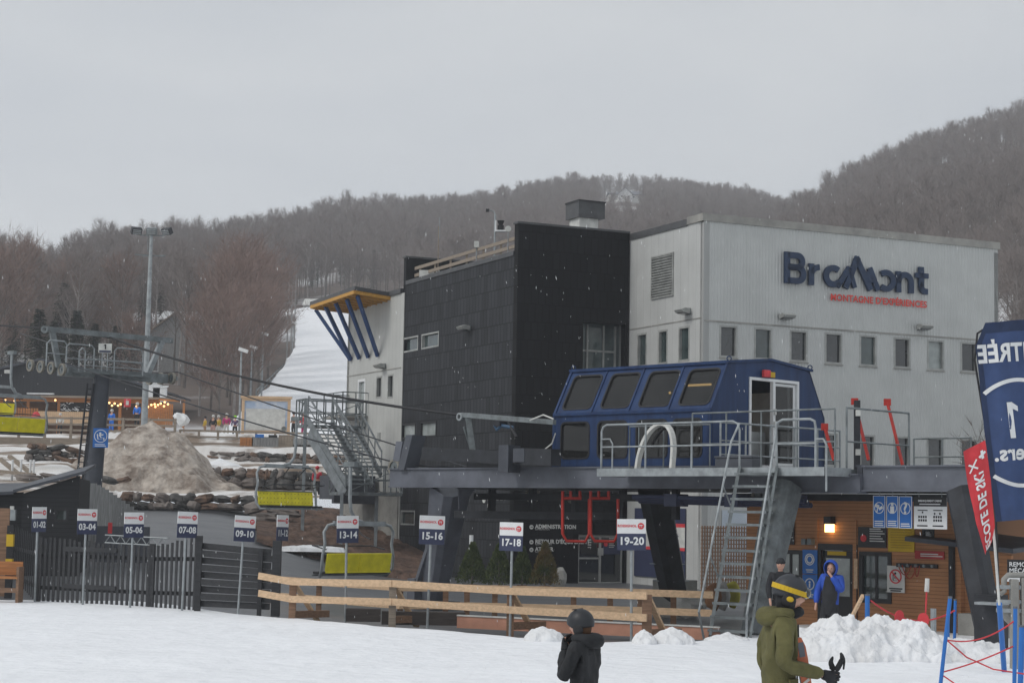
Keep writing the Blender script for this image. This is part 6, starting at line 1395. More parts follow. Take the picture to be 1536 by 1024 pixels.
# small figures far off
def far_person(px, py, Y, h, face, jac, pants, hatc, lab, grp='people far up by the trail map'):
    t = thing('person', lab, 'person', (0, 0, 0), grp); m = MB(); s = random.uniform(.9, 1.1)
    vs = [(0, 0, .95, .11), (0, 0, 1.3, .13), (0, 0, 1.48, .06), (0, .02, 1.62, .09), (0, .02, 1.72, .06), (-.1, 0, .85, .09), (-.13, .05*s, .48, .07), (-.13, 0, .08, .055), (.1, 0, .85, .09), (.14, -.03*s, .48, .07), (.14, 0, .08, .055), (-.21, 0, 1.38, .07), (-.27, .02, 1.1, .055), (-.2, .15, .92, .04), (.21, 0, 1.38, .07), (.27, .02, 1.1, .055), (.22, .15, .92, .04)]
    es = [(0, 1), (1, 2), (2, 3), (3, 4), (0, 5), (5, 6), (6, 7), (0, 8), (8, 9), (9, 10), (1, 11), (11, 12), (12, 13), (1, 14), (14, 15), (15, 16)]; MB().add(*skin(vs, es, 'f', 1)).build('body', m_skin, t, smooth=True)
    vj = [(x, y, z, r*1.25) for x, y, z, r in vs]; J_ = [0, 1, 11, 12, 13, 14, 15, 16]; ej = [(0, 1), (1, 2), (2, 3), (3, 4), (1, 5), (5, 6), (6, 7)]; MB().add(*skin([vj[i] for i in J_], ej, 'f', 1)).build('jacket', jac, t, smooth=True)
    P_ = [0, 5, 6, 7, 8, 9, 10]; MB().add(*skin([vj[i] for i in P_], [(0, 1), (1, 2), (2, 3), (0, 4), (4, 5), (5, 6)], 'f', 1)).build('trousers', pants, t, smooth=True)
    MB().sphere((0, 0, 1.69), 1., 10, 8, (.13, .14, .12)).build('helmet', hatc, t, smooth=True)
    q = P(px, py, Y); q.z = min(q.z, terr_z(px, Y)+.02) if Y > 129 else q.z; put(t, q, face); t.scale = (h/1.8,)*3; return t
mk = lambda n, c: M(n, c, .7, var=.1)
mY, mM, mPk, mG = mk('mustard_coat', (.5, .33, .03)), mk('magenta_coat', (.45, .03, .16)), mk('pale_pink', (.5, .3, .27)), mk('lime_helmet', (.35, .8, .03))
mBl = mk('azure_coat', (.02, .16, .6)); mRd = mk('crimson_coat', (.5, .03, .05)); mTan = mk('tan_coat', (.3, .18, .1))
far_person(319, 657, 142, 1.8, 3.0, m_blackcloth, mPk, m_offwhite, 'far person in a black jacket and pale pink trousers, leftmost by the trail map')
far_person(327, 656, 144, 1.75, 2.4, mY, m_offwhite, m_offwhite, 'far person in a mustard jacket beside the one in black')
far_person(339, 655, 141, 1.8, 3.4, mM, m_offwhite, m_offwhite, 'far person in a magenta jacket and white helmet')
far_person(352, 656, 143, 1.7, 3.1, mk('violet_coat', (.1, .06, .14)), m_blackcloth, mG, 'far person with a lime green helmet left of the trail map')
far_person(440, 651, 130, 1.65, 1.2, mTan, m_blackcloth, m_blackcloth, 'far person in a tan jacket just right of the trail map'); far_person(455, 650, 131, 1.7, 2.5, mRd, mM, m_blackcloth, 'far person in red close to the steel staircase')
far_person(475, 744, 95, 1.55, 3.0, mRd, m_blackcloth, mRd, 'small person in red with a red helmet behind the front lift chair'); far_person(307, 655, 150, 1.7, 2., mY, mTan, m_blackcloth, 'faint far person in yellow left of the group')
far_person(205, 640, 128, 1.7, 2.8, mBl, m_blackcloth, m_offwhite, 'person in an azure jacket and white hat on the chalet terrace'); far_person(167, 640, 130, 1.6, 2.8, mBl, mBl, m_offwhite, 'person in blue on the chalet terrace behind the lift tower'); far_person(90, 636, 134, 1.6, 3.2, m_offwhite, m_blackcloth, m_offwhite, 'person in white before the patterned panel of the chalet')
# ------------------------------------------------------------------ plateau: barn, chalet, board, lamps
def zpx(px, py, Y): return P(px, py, Y).z
def pv(px, Y): q = XZ(px, Y, 8); return V(q.x, q.y, 0)
bn = thing('black_barn', 'long black barn with a low gable behind the terrace chalet', 'barn', tuple(pv(110, 165)))
bp_ = PL(pv(-60, 165), V(1, 0, 0)); bz0 = 8.; pts_ = [bp_.hit(x, y) for x, y in ((-60, 575), (8, 553), (62, 541), (150, 560), (246, 588))]
W = MB(); W.wall(bp_, [(pts_[0][0], bz0), (pts_[-1][0], bz0)]+[p for p in reversed(pts_)], t=.3); W.build('front_wall', m_barn, bn)
o = MB()
for a, b in zip(pts_, pts_[1:]): o.prism([bp_.pt(a[0], a[1]+.02, .5), bp_.pt(b[0], b[1]+.02, .5), bp_.pt(b[0], b[1]+.02, -14), bp_.pt(a[0], a[1]+.02, -14)], (0, 0, .18))
o.build('roof', m_steel_d, bn); o = MB(); o.par(tuple(bp_.pt(pts_[0][0], bz0, -13)), bp_.u*(pts_[-1][0]-pts_[0][0]), V(0, .2, 0), (0, 0, 3)); o.build('rear_wall', m_barn, bn)
o = MB(); a = bp_.hit(14, 558); o.box(bp_.pt(a[0], a[1], .5), (.5, .5, .3)); lm_ = o.build('barn_lamp', m_lamp_on if 0 else m_offwhite, bn)
o = MB(); r = rect(bp_, 44, 590, 84, 592); o.wall(bp_, rp(r), t=.4, off=.9); o.build('white_awning', m_white, bn)
cs = thing('terrace_chalet', 'cedar and glass terrace chalet strung with warm lights left of the floodlight mast', 'chalet', tuple(pv(140, 138)))
cp_ = PL(pv(-40, 138), V(1, 0, 0)); r = rect(cp_, -40, 596, 240, 642); z0c, z1c = 7.8, r[3]
o = MB(); o.wall(cp_, rp((r[0], z1c-.35, r[2], z1c)), t=.3, off=.2); o.build('fascia', m_orange, cs)
o = MB(); o.par(tuple(cp_.pt(r[0], z1c-.05, .6)), cp_.u*(r[2]-r[0]), V(0, 5, .3), (0, 0, .15)); o.build('roof', m_lumber_o, cs)
for x in (2, 42, 88, 143, 180, 214, 238): a = cp_.hit(x, 620)[0]; MB().bar(cp_.pt(a, z0c), cp_.pt(a, z1c-.3), .2).build('post', m_orange, cs)
W = MB(); W.wall(cp_, rp((r[0], z0c, r[2], z1c-.3)), t=.1, off=-2.4); W.build('rear_wall', m_lumber_d, cs)
q = rect(cp_, 85, 598, 146, 618); o = MB(); o.wall(cp_, rp(q), t=.05, off=.05); pnl = o.build('patterned_panel', m_black_rub, cs); o = MB(); rnd = random.Random(4)
for k in range(34):
    a = rnd.uniform(q[0]+.1, q[2]-.25); z = rnd.uniform(q[1]+.1, q[3]-.12); l = rnd.uniform(.15, .4); an = rnd.uniform(-.9, .9); e = (max(q[0]+.05, min(q[2]-.05, a+l*math.cos(an))), max(q[1]+.05, min(q[3]-.05, z+l*math.sin(an)))); o.bar(cp_.pt(a, z, .06), cp_.pt(e[0], e[1], .06), .02, .07, up=cp_.u)
o.build('white_pattern', m_white, pnl)
o = MB(); q = rect(cp_, 62, 618, 146, 637); nb = 28
for k in range(nb): a = lerp(q[0], q[2], k/nb); o.wall(cp_, rp((a, q[1], a+(q[2]-q[0])/nb*.86, q[3])), t=.05, off=.9)
o.build('counter_boards', m_lumber, cs); o = MB(); q = rect(cp_, -40, 612, 62, 638)
for k in range(26): a = lerp(q[0], q[2], k/26); o.wall(cp_, rp((a, q[1], a+.13, q[3])), t=.05, off=.7)
o.build('counter_boards', m_orange, cs)
o = MB(); q = rect(cp_, 222, 606, 262, 641)
for k in range(15): a = lerp(q[0], q[2], k/15); o.wall(cp_, rp((a, q[1], a+.11, q[3])), t=.05, off=.5)
o.build('cedar_screen', m_orange, cs); q = rect(cp_, 240, 600, 278, 641); o = MB(); o.bar(cp_.pt(q[0], q[3], .5), cp_.pt(q[2], q[3]-.1, .5), .15); o.bar(cp_.pt(q[2], q[3], .5), cp_.pt(q[2], z0c, .5), .15); o.build('pergola', m_orange, cs)
for k, (x, y) in enumerate([(148, 603), (152, 606), (156, 603), (160, 607), (164, 604), (168, 608), (172, 605), (177, 608), (181, 606), (205, 609), (222, 610), (227, 607), (232, 606), (237, 607), (241, 605), (247, 603), (252, 606), (246, 609), (233, 610), (22, 601), (83, 600), (8, 600)]): MB().sphere(P(x, y, 137.2), .085, 6, 4).build('string_light', m_bulb, cs)
rs_ = thing('round_menu_sign', 'small red sign with a white centre under the chalet roof', 'sign', tuple(P(191, 608, 137))); MB().box(P(191, 604, 137), (.5, .08, .6)).build('board', m_redb, rs_); MB().box(P(191, 604, 136.9), (.2, .05, .3)).build('print', m_offwhite, rs_)
MB().sphere(P(54, 625, 130), .3, 10, 8, (1, .3, 1.25)).build('red_disc', m_redb); tag(bpy.data.objects['red_disc'], 'red round disc on the terrace railing at left', 'marker')
o = MB(); q = P(272, 628, 134); o.sphere(q, 1., 12, 8, (.62, .45, .42), lambda p, q: V(q.x, q.y, q.z*(1+.5*p.x))*(1+.35*nz(p.x*2, p.y*2, p.z)), Matrix.Rotation(.5, 3, 'Y')); o.box(q-V(0, 0, .9), (.3, .3, .5)); tag(o.build('snow_gun', m_white), 'white shrouded snow gun right of the chalet pergola', 'snow gun')
for x, y, wd, hh, lab in ((230, 587, 1.2, .8, 'white cabinet behind the chalet roof'), (240, 592, 1.0, .6, 'smaller white cabinet beside the lift sheaves')): o = MB(); q = P(x, y, 150); o.box(q, (wd, .8, hh+.5)); o.prism([q+V(-wd/2-.1, -.45, hh/2+.25), q+V(wd/2+.1, -.45, hh/2+.25), q+V(wd/2+.1, .45, hh/2+.4), q+V(-wd/2-.1, .45, hh/2+.4)], (0, 0, .08)); tag(o.build('white_cabinet', m_white), lab, 'cabinet')
# terrace deck with weathered railing
dk = thing('terrace_deck', 'weathered timber deck railing running in front of the chalet', 'railing', tuple(pv(120, 126)))
q0, q1 = P(-50, 652, 124), P(262, 655, 124); o = MB()
for dy, h in ((0, 1.35), (0, .95), (0, .55)): o.bar(P(-50, 0, 124)*0+V(q0.x, 124, zpx(100, 655, 124)+h-.1), V(q1.x, 124, zpx(100, 655, 124)+h-.1), .06, .14)
o.build('rail', m_lumber_o, dk)
for k in range(9): q = q0.lerp(q1, k/8); MB().bar(V(q.x, 124, 5.5), V(q.x, 124, zpx(100, 655, 124)+1.35), .16).build('post', m_lumber_o, dk)
o = MB(); o.par((q0.x, 124, zpx(100, 656, 124)-.35), (q1.x-q0.x, 0, 0), (0, 8, 0), (0, 0, .3)); o.par((q0.x, 123.9, zpx(100, 668, 124)), (q1.x-q0.x, 0, 0), (0, .1, 0), (0, 0, .5)); o.build('deck', m_lumber_o, dk)
for k, (x0, y0, x1, y1, Y) in enumerate(((0, 688, 34, 716, 92), (14, 684, 50, 712, 93), (-5, 706, 52, 712, 91))):
    o = MB(); o.bar(P(x0, y0, Y), P(x1, y1, Y-1), .22, .16); tag(o.build('timber_beam', m_lumber_o), ('upper slanting timber beam lying in the snow at left', 'second slanting timber beam right of the first', 'level timber beam in the snow above the shed roof')[k], 'timber')
for k, x in enumerate((18, 31, 45, 50)): a = P(x, 712, 91); o = MB(); o.tube([a-V(0, 0, .8), a+V(0, 0, .75)], .06, 8); tag(o.build('white_stake', m_white), 'short white stakes standing beside the timber beams in the snow', 'stake', 'white stakes above the shed')
# timber steps and crib below the people
st = thing('timber_steps', 'wide weathered timber steps and railing under the group of far people', 'steps', tuple(pv(330, 122)))
for k in range(6): Y = 119+k*.9; a, b = P(275+k*2, 677-k*2.8, Y), P(392, 678-k*2.8, Y); o = MB(); o.par(tuple(a-V(0, 0, .35)), b-a, V(0, .9, 0), (0, 0, .33)); o.build('step', m_lumber_o, st)
o = MB(); a, b = P(270, 645, 126), P(470, 650, 126); o.bar(a, b, .08, .14); o.bar(a-V(0, 0, .4), b-V(0, 0, .4), .06, .1); o.build('rail', m_lumber_o, st)
for k in range(8): q = a.lerp(b, k/7); MB().bar(q-V(0, 0, 1.4), q+V(0, 0, .05), .14).build('post', m_lumber_o, st)
ck = thing('storage_counter', 'grey boarded counter with a blue panel below the trail map', 'counter', tuple(pv(410, 122)))
for x0, x1, y0, y1, m_ in ((378, 418, 655, 676, m_greyboard), (418, 440, 652, 678, m_lumber_o), (360, 380, 656, 671, m_orange), (440, 482, 657, 664, m_greyboard), (440, 482, 667, 672, m_lumber_o)):
    c = PL(pv(x0, 121), V(1, 0, 0)); r = rect(c, x0, y0, x1, y1); o = MB(); n_ = max(2, int((r[2]-r[0])/.18))
    for k in range(n_): a = lerp(r[0], r[2], k/n_); o.wall(c, rp((a, r[1]-.3, a+(r[2]-r[0])/n_*.93, r[3])), t=.5)
    o.build('boards', m_, ck)
c = PL(pv(383, 120.8), V(1, 0, 0)); r = rect(c, 383, 651, 396, 656); o = MB(); o.wall(c, rp(r), t=.1, off=.05); o.build('blue_panel', m_bluesign, ck); r = rect(c, 403, 652, 416, 656); o = MB(); o.wall(c, rp(r), t=.1, off=.05); o.build('dark_panel', m_black_rub, ck)
wh = thing('spare_wheel', 'round pale wheel hung on the timber post right of the trail map', 'wheel', tuple(P(426, 643, 120.5))); wheel(wh, P(426, 643, 120.5), (0, 1, 0), .17)
# trail map board
mb_ = thing('trail_map_board', 'large timber framed trail map board with pale blue print', 'map board', tuple(pv(400, 132)))
c = PL(pv(362, 132), V(1, .06, 0)); r = rect(c, 363, 597, 436, 648); o = MB(); o.wall(c, rp((r[0], r[1]-.1, r[2], r[3])), [rp((r[0]+.2, r[1]+.12, r[2]-.2, r[3]-.2))], t=.25); o.wall(c, rp((r[0]-.1, r[3]-.02, r[2]+.1, r[3]+.14)), t=.4, off=.08)
o.wall(c, rp((r[0]-.02, r[1]-1.0, r[0]+.2, r[1]-.1)), t=.24); o.wall(c, rp((r[2]-.2, r[1]-1.0, r[2]+.02, r[1]-.1)), t=.24); o.build('frame', m_lumber, mb_)
mmap = M('map_print', (.60, .63, .68), .5, col2=(.22, .34, .52), scale=1.1, coord='Object'); o = MB(); o.wall(c, rp((r[0]+.19, r[1]+.11, r[2]-.19, r[3]-.19)), t=.03, off=-.06); mp_ = o.build('map', mmap, mb_)
o = MB(); rnd = random.Random(9)
o.wall(c, rp((r[0]+.3, r[1]+.15, r[2]-.35, r[3]-.75)), t=.01, off=-.045); lg = o.build('legend_sheet', m_offwhite, mp_)
# floodlight mast
ms = thing('floodlight_mast', 'tall pale steel floodlight mast with three lamp banks', 'light mast', tuple(XZ(216, 118, 7)))
b_, t_ = P(216, 645, 118), P(227, 352, 118); o = MB(); o.tube([b_-V(0, 0, 1), b_.lerp(t_, .5), t_], [.22, .165, .10], 14); o.build('pole', m_galv, ms, smooth=True)
o = MB(); q = P(226, 383, 118); o.bar(q-V(.95, .3, 0), q+V(.85, .4, 0), .06, .07); o.bar(q-V(.6, -.3, .03), q+V(1.0, -.3, -.03), .05, .05); o.bar(t_-V(.7, 0, .05), t_+V(.8, 0, -.05), .07, .07); o.tube([P(222, 352, 118), P(222, 378, 118)], .03); o.build('crossbar', m_galv_d, ms)
for dx, rz_, rx in ((-.95, .5, -.55), (.04, 0, -.3), (1.02, -.5, -.5)):
    mt = Matrix.Rotation(rz_, 3, 'Z') @ Matrix.Rotation(.55 if dx > .5 or dx < -.5 else .35, 3, 'X'); c_ = t_+V(dx, -.1, .22); MB().box(c_, (.66, .34, .42), m=mt).build('floodlight', m_steel_k if abs(dx) > .5 else m_galv_d, ms, bevel=.02)
    o = MB()
    for k in (-.2, 0, .2): o.box(c_+mt @ V(0, -.19, k*.6), (.54, .04, .07), m=mt)
    o.build('lens', m_galv, ms)
for x0, y0, y1, Y, lab in ((359, 527, 655, 140, 'small area lamp post left of the trail map'), (375, 522, 600, 175, 'area lamp post behind the trail map, second'), (392, 502, 598, 190, 'taller area lamp post behind the right part of the trail map'), (437, 485, 560, 260, 'lamp post on the left edge of the ski run')):
    a, b = P(x0, y1, Y), P(x0+3, y0, Y); t = thing('area_lamp', lab, 'lamp post', (a.x, a.y, a.z-2), 'area lamps by the ski run'); MB().tube([a-V(0, 0, 3), b], [.11, .07], 8).build('pole', m_galv, t); o = MB(); o.box(b+V(.15, 0, .1), (.7, .4, .25), m=Matrix.Rotation(.3, 3, 'Y')); o.build('lamp_head', m_white, t)
for px, Y, h in ((430, 250, 13), (436, 256, 12), (441, 262, 12)): a = XZ(px, Y, hill_z((px-768)/F*Y, Y)); t = MB(); t.tube([a-V(0, 0, 1), a+V(0, 0, h*.8)], .1, 6); tag(t.build('net_pole', m_greyboard), 'tall bare pole %s along the left edge of the ski run' % ('nearest' if px == 430 else 'middle' if px == 436 else 'farthest'), 'pole', 'poles along the ski run')
o = MB(); a, b = P(384, 600, 190), P(432, 552, 250)
for k in range(12): q = a.lerp(b, k/11); o.bar(q-V(0, 0, 1), q+V(0, 0, 1.2), .12)
for h in (0, .5, 1.): o.bar(a+V(0, 0, h), b+V(0, 0, h), .06, .12)
tag(o.build('slope_fence', m_galv_d), 'grey fence climbing the left edge of the white ski run', 'fence')
# houses on the hill
def house(label, px, py, Y, wd, hw, hr, mw, mr, gable=True, wins=3, dep=8., trim=None):
    q = P(px, py, Y); t = thing('house', label, 'house', tuple(q)); pl = PL((q.x-wd/2, q.y), V(1, .1, 0)); z0 = q.z-4; z1 = q.z+hw
    out = [(0, z0), (wd, z0), (wd, z1)]+([(wd/2, z1+hr)] if gable else [])+[(0, z1)]
    ws_ = [(wd*(k+.5)/wins-.45, q.z+hw*.3, wd*(k+.5)/wins+.45, q.z+hw*.75) for k in range(wins)]
    W = MB(); W.wall(pl, out, [rp(w_) for w_ in ws_], t=.2); W.build('wall', mw, t)
    bk = pl.n*-1; W = MB(); W.par(tuple(pl.pt(0, z0, -.21)), bk*dep, pl.u*.2, (0, 0, z1-z0)); W.par(tuple(pl.pt(wd-.2, z0, -.21)), bk*dep, pl.u*.2, (0, 0, z1-z0)); W.par(tuple(pl.pt(0, z0, -dep-.2)), pl.u*wd, bk*.2, (0, 0, z1-z0)); W.build('side_wall', mw, t)
    o = MB()
    if gable:
        for s in (0, 1):
            e0 = pl.pt(wd*s+(.4 if s else -.4), z1-.25, .5); r0 = pl.pt(wd/2, z1+hr+.05, .5); o.prism([e0, r0, r0+bk*(dep+1), e0+bk*(dep+1)], (0, 0, .2))
    else: o.prism([pl.pt(-.4, z1, .6), pl.pt(wd+.4, z1, .6), pl.pt(wd+.0, z1+hr, -dep/2), pl.pt(0, z1+hr, -dep/2)], (0, 0, .2)); o.prism([pl.pt(-.4, z1, -dep-.6), pl.pt(wd+.4, z1, -dep-.6), pl.pt(wd, z1+hr, -dep/2), pl.pt(0, z1+hr, -dep/2)], (0, 0, .2))
    o.build('roof', mr, t)
    for w_ in ws_: window(pl, w_, t, m_win, fmat=m_white, fw=.08)
    return t, pl, q
house('small white gabled house high on the wooded ridge above the grey building', 938, 298, 856, 6.5, 2.2, 3.0, m_white, m_steel_b, wins=2)
house('low grey roofed wing attached right of the white ridge house', 958, 299, 858, 7., 2., 2.2, m_offwhite, m_steel_b, gable=False, wins=3)
house('low grey roofed wing attached left of the white ridge house', 922, 298, 858, 5., 2., 1.6, m_offwhite, m_steel_b, gable=False, wins=2)
house('long low lodge with grey roof at the top of the ski run, under the canopy', 500, 480, 345, 11., 2.6, 1.6, m_galv_d, m_offwhite, gable=False, wins=5)
house('brown grey gabled house with an arched window half hidden by bare trees', 262, 575, 232, 10.5, 5.0, 4., m_greyboard, m_lumber_o, wins=2)
house('dark house with a snowy roof among bare trees above the gabled house', 268, 497, 262, 5., 1.6, 1.5, m_bark, m_white, gable=False, wins=2)
m_stair = M('stair_steel', (.21, .23, .24), .5, metal=.2, var=.25, scale=3)
# ------------------------------------------------------------------ exterior steel staircase of the pale wing
ss = thing('steel_staircase', 'galvanised exterior steel staircase climbing to the door of the pale wing', 'staircase', tuple(pv(530, 80)))
Ys = 82.; zt_ = P(560, 638, 85).z; zl_ = P(540, 737, 79).z
o = MB(); o.par(tuple(wL.pt(hl[0][0]-1.2, 6.85, 1.3)), wL.u*2.6, wL.n*-1.3, (0, 0, .12)); o.build('landing', m_concrete, ss)
def flight(px_b, py_b, Yb, px_t, py_t, Yt, wdir, n):
    b, t2 = P(px_b, py_b, Yb), P(px_t, py_t, Yt)
    for off in (V(0, 0, 0), wdir): MB().bar(b+off, t2+off, .06, .28).build('stringer', m_stair, ss)
    for i in range(n): f = (i+.5)/n; o = MB(); o.bar(b.lerp(t2, f), b.lerp(t2, f)+wdir, .3, .05); o.build('tread', m_galv_d, ss)
    for off in (V(0, 0, 0), wdir):
        o = MB(); o.bar(b+off+V(0, 0, 1.05), t2+off+V(0, 0, 1.05), .06); o.bar(b+off+V(0, 0, .55), t2+off+V(0, 0, .55), .04)
        for i in range(5): q = b.lerp(t2, i/4)+off; o.bar(q, q+V(0, 0, 1.05), .05)
        o.build('handrail', m_stair, ss)
    return b, t2
wd_ = DR*1.0
flight(522, 728, 79, 462, 630, 81.5, DR*1.1, 16)
flight(538, 712, 81, 500, 636, 83.5, DR*1.05, 14)
o = MB(); lb0 = P(518, 742, 79); o.par(tuple(lb0), DR*2.6, DL*2.0, (0, 0, .14)); o.build('landing', m_galv_d, ss)
o = MB(); c0_ = P(457, 640, 82.5); o.par(tuple(c0_), DR*2.9, DL*1.2, (0, 0, .12)); o.build('landing', m_galv_d, ss)
def cage(o0, r1, l1, h, n, mt=m_galv_d, d=True):
    o = MB(); cs_ = [o0, o0+DR*r1, o0+DR*r1+DL*l1, o0+DL*l1]
    for a, b in zip(cs_, cs_[1:]+cs_[:1]):
        o.bar(a+V(0, 0, h), b+V(0, 0, h), .06); o.bar(a+V(0, 0, h*.5), b+V(0, 0, h*.5), .05)
        for k in range(n): q = a.lerp(b, k/n); o.bar(q, q+V(0, 0, h), .055)
        if d: o.bar(a, b+V(0, 0, h), .035)
    return o.build('railing', mt, ss)
cage(c0_+V(0, 0, .1), 2.9, 1.2, 1.15, 3, d=True); cage(lb0+V(0, 0, .1), 2.6, 2.0, 1.15, 3); 
o = MB(); lw0 = wL.pt(hl[0][0]-1.2, 6.95, 1.28); 
for a, b in ((lw0, lw0+wL.u*2.6), (lw0, lw0-wL.n*1.3), (lw0+wL.u*2.6, lw0+wL.u*2.6-wL.n*1.3)):
    o.bar(a+V(0, 0, 1.1), b+V(0, 0, 1.1), .05)
    for k in range(3): q = a.lerp(b, k/2); o.bar(q, q+V(0, 0, 1.1), .05)
o.build('railing', m_galv_d, ss)
for px, y0, Y in ((459, 602, 82), (513, 738, 79), (510, 885, 79), (565, 740, 80.5)):
    a = P(px, y0, Y); MB().bar(V(a.x, a.y, .3), a, .14).build('column', m_stair, ss)
o = MB(); a = P(463, 650, 81.6); b = P(517, 742, 79); o.bar(a, b, .05, .5); o.build('side_plate', m_stair, ss)
a = P(502, 712, 85); o = MB(); o.par((a.x, a.y, P(502, 748, 84.8).z), DR*2.0, DL*2, (0, 0, P(502, 712, 85).z-P(502, 748, 84.8).z)); o.par((a.x+.0, a.y, P(502, 748, 84.8).z-.2), DR*3.6, DL*.3, (0, 0, .25)); tag(o.build('steel_container', m_steel_d), 'dark steel box unit behind the foot of the steel staircase', 'container')
# ------------------------------------------------------------------ things at the foot of the buildings
def shrub(px, y0, y1, Y, r, lab, mt):
    b = XZ(px, Y, 0); zt = P(px, y0, Y).z; zb = P(px, y1, Y).z; h = zt-zb; t = thing('potted_conifer', lab, 'shrub', (b.x, b.y, zb-.3), 'clipped conifers along the black wall'); rnd = random.Random(px)
    MB().tube([(b.x, b.y, zb-.3), (b.x, b.y, zb+h*.8)], [.05, .02], 6).build('trunk', m_bark, t); o = MB()
    for k in range(2600):
        f = rnd.random()**.8; rad = r*(1-f**1.4)*(.35+.75*rnd.random()**.5)*(1+.2*nz(f*6, k % 7))+.03; a = rnd.uniform(0, 6.283); c = V(b.x+math.cos(a)*rad, b.y+math.sin(a)*rad, zb+h*(.02+.98*f)); u = V(math.cos(a)*.4+rnd.gauss(0, .4), math.sin(a)*.4+rnd.gauss(0, .4), 1).normalized()*rnd.uniform(.06, .13); v = u.cross(V(rnd.random()-.5, rnd.random()-.5, .2)).normalized()*.022
        o.add([c-v, c+v, c+u], [(0, 1, 2)])
    o.build('foliage', mt, t); MB().tube([(b.x, b.y, zb-.35), (b.x, b.y, zb)], [.16, .2], 10).build('pot', m_lumber_d, t)
m_cedar_r = M('rusty_cedar', (.16, .09, .03), .9, col2=(.05, .07, .02), scale=1.6)
shrub(708, 815, 876, 66, .50, 'clipped conifer leftmost of the row against the black wall', m_cedar); shrub(748, 817, 878, 65.5, .48, 'clipped conifer second from the left in the row', m_cedar)
shrub(783, 822, 877, 65.5, .38, 'clipped conifer partly behind the 17-18 sign', m_cedar); shrub(817, 815, 878, 64.5, .46, 'clipped conifer with rusty brown tip beside the direction lettering', m_cedar_r)
q = P(840, 868, 66); o = MB(); o.sphere(q, 1., 12, 8, (.24, .3, .42), lambda p, q: q*(1+.2*nz(p.x*2, p.y*2, p.z*2))); tag(o.build('standing_stone', m_concrete), 'tan upright stone right of the last conifer', 'stone')
q = P(707, 808, 71.5); o = MB(); o.tube([q-V(0, 0, .2), q+V(0, 0, .15)], .08, 10); tag(o.build('wall_sconce', m_white), 'small white wall light above the leftmost conifer', 'wall light')
# navy poster on the grey side wall and picture window panel on the front wall
bn_ = thing('wall_banner', 'tall navy poster with a white band and red edges behind the dark concrete leg', 'banner', tuple(gL.pt(3.5, 1))); r = rect(gL, 954, 762, 1030, 866)
o = MB(); o.wall(gL, rp(r), t=.03, off=.06); bo = o.build('cloth', m_navy, bn_); zb0, zb1 = gL.hit(1000, 820)[1], gL.hit(1000, 790)[1]
o = MB(); o.wall(gL, rp((r[0], zb0, r[2], zb1)), t=.01, off=.072); wb_ = o.build('white_band', m_offwhite, bo); o = MB(); o.wall(gL, rp((r[0], zb0-.12, r[2], zb0)), t=.01, off=.074); o.wall(gL, rp((r[0], zb1, r[2], zb1+.14)), t=.01, off=.074); o.build('red_stripe', m_redb, bo)
o = MB(); text_mb(o, 'Bromont', .42, gL.pt((r[0]+r[2])/2+.75, (zb0+zb1)/2, .078), gL.u, (0, 0, 1), depth=.006, sx=1); o.build('lettering', m_navy, wb_)
ph = thing('wall_picture', 'large pale mountain photo panel on the grey wall seen through the ladder', 'picture', tuple(gR.pt(1.5, 1.5))); r = rect(gR, 1082, 765, 1136, 856); o = MB(); o.wall(gR, rp(r), t=.04, off=.08); pp = o.build('panel', M('sky_print', (.55, .6, .65), .4, col2=(.40, .46, .54), scale=.6), ph)
o = MB(); a, b, c2, d = r; o.prism([gR.pt(a, b, .082), gR.pt(c2, b, .082), gR.pt(c2, b+(d-b)*.62, .082), gR.pt(a+(c2-a)*.7, b+(d-b)*.52, .082), gR.pt(a+(c2-a)*.45, b+(d-b)*.25, .082), gR.pt(a, b+(d-b)*.18, .082)], gR.n*.006); o.build('mountain_print', M('mountain_print', (.22, .26, .34), .5, col2=(.55, .58, .62), scale=3), pp)
ltc = thing('lattice_screen', 'brown timber lattice screen at the foot of the grey wall', 'screen', tuple(pz(1080, 66))); o = MB(); c = PL(pz(1052, 66), DR)
for k in range(26): o.wall(c, rp((k*.11, -.1, k*.11+.05, 2.2)), t=.03)
for k in range(16): o.wall(c, rp((0, k*.14, 2.8, k*.14+.04)), t=.03, off=-.04)
o.build('lattice', m_lumber_d, ltc)
for px, Y, c_, lab in ((1098, 50, (.5, .45, .05), 'yellow jerry can behind the steel ladder'), (1083, 49, (.6, .6, .58), 'pale bundle behind the steel ladder'), (1070, 48.5, (.4, .2, .1), 'tan sack behind the steel ladder')):
    q = pz(px, Y); o = MB(); o.sphere(q+V(0, 0, .45), 1., 10, 8, (.22, .2, .36), lambda p, q: V(q.x, q.y, q.z)*(1+.2*nz(p.x*2, p.y*2, px))); tag(o.build('supply_sack', M('sack%d' % px, c_, .7, var=.2), smooth=True), lab, 'supplies')
q = P(1035, 905, 49.5); o = MB(); o.sphere(q, 1., 12, 8, (.5, .3, .33), lambda p, q: q*(1+.35*nz(p.x*2, p.y*2, p.z*2))); tag(o.build('wrapped_bundle', m_offwhite), 'crumpled pale tarpaulin bundle right of the dark concrete leg', 'bundle')
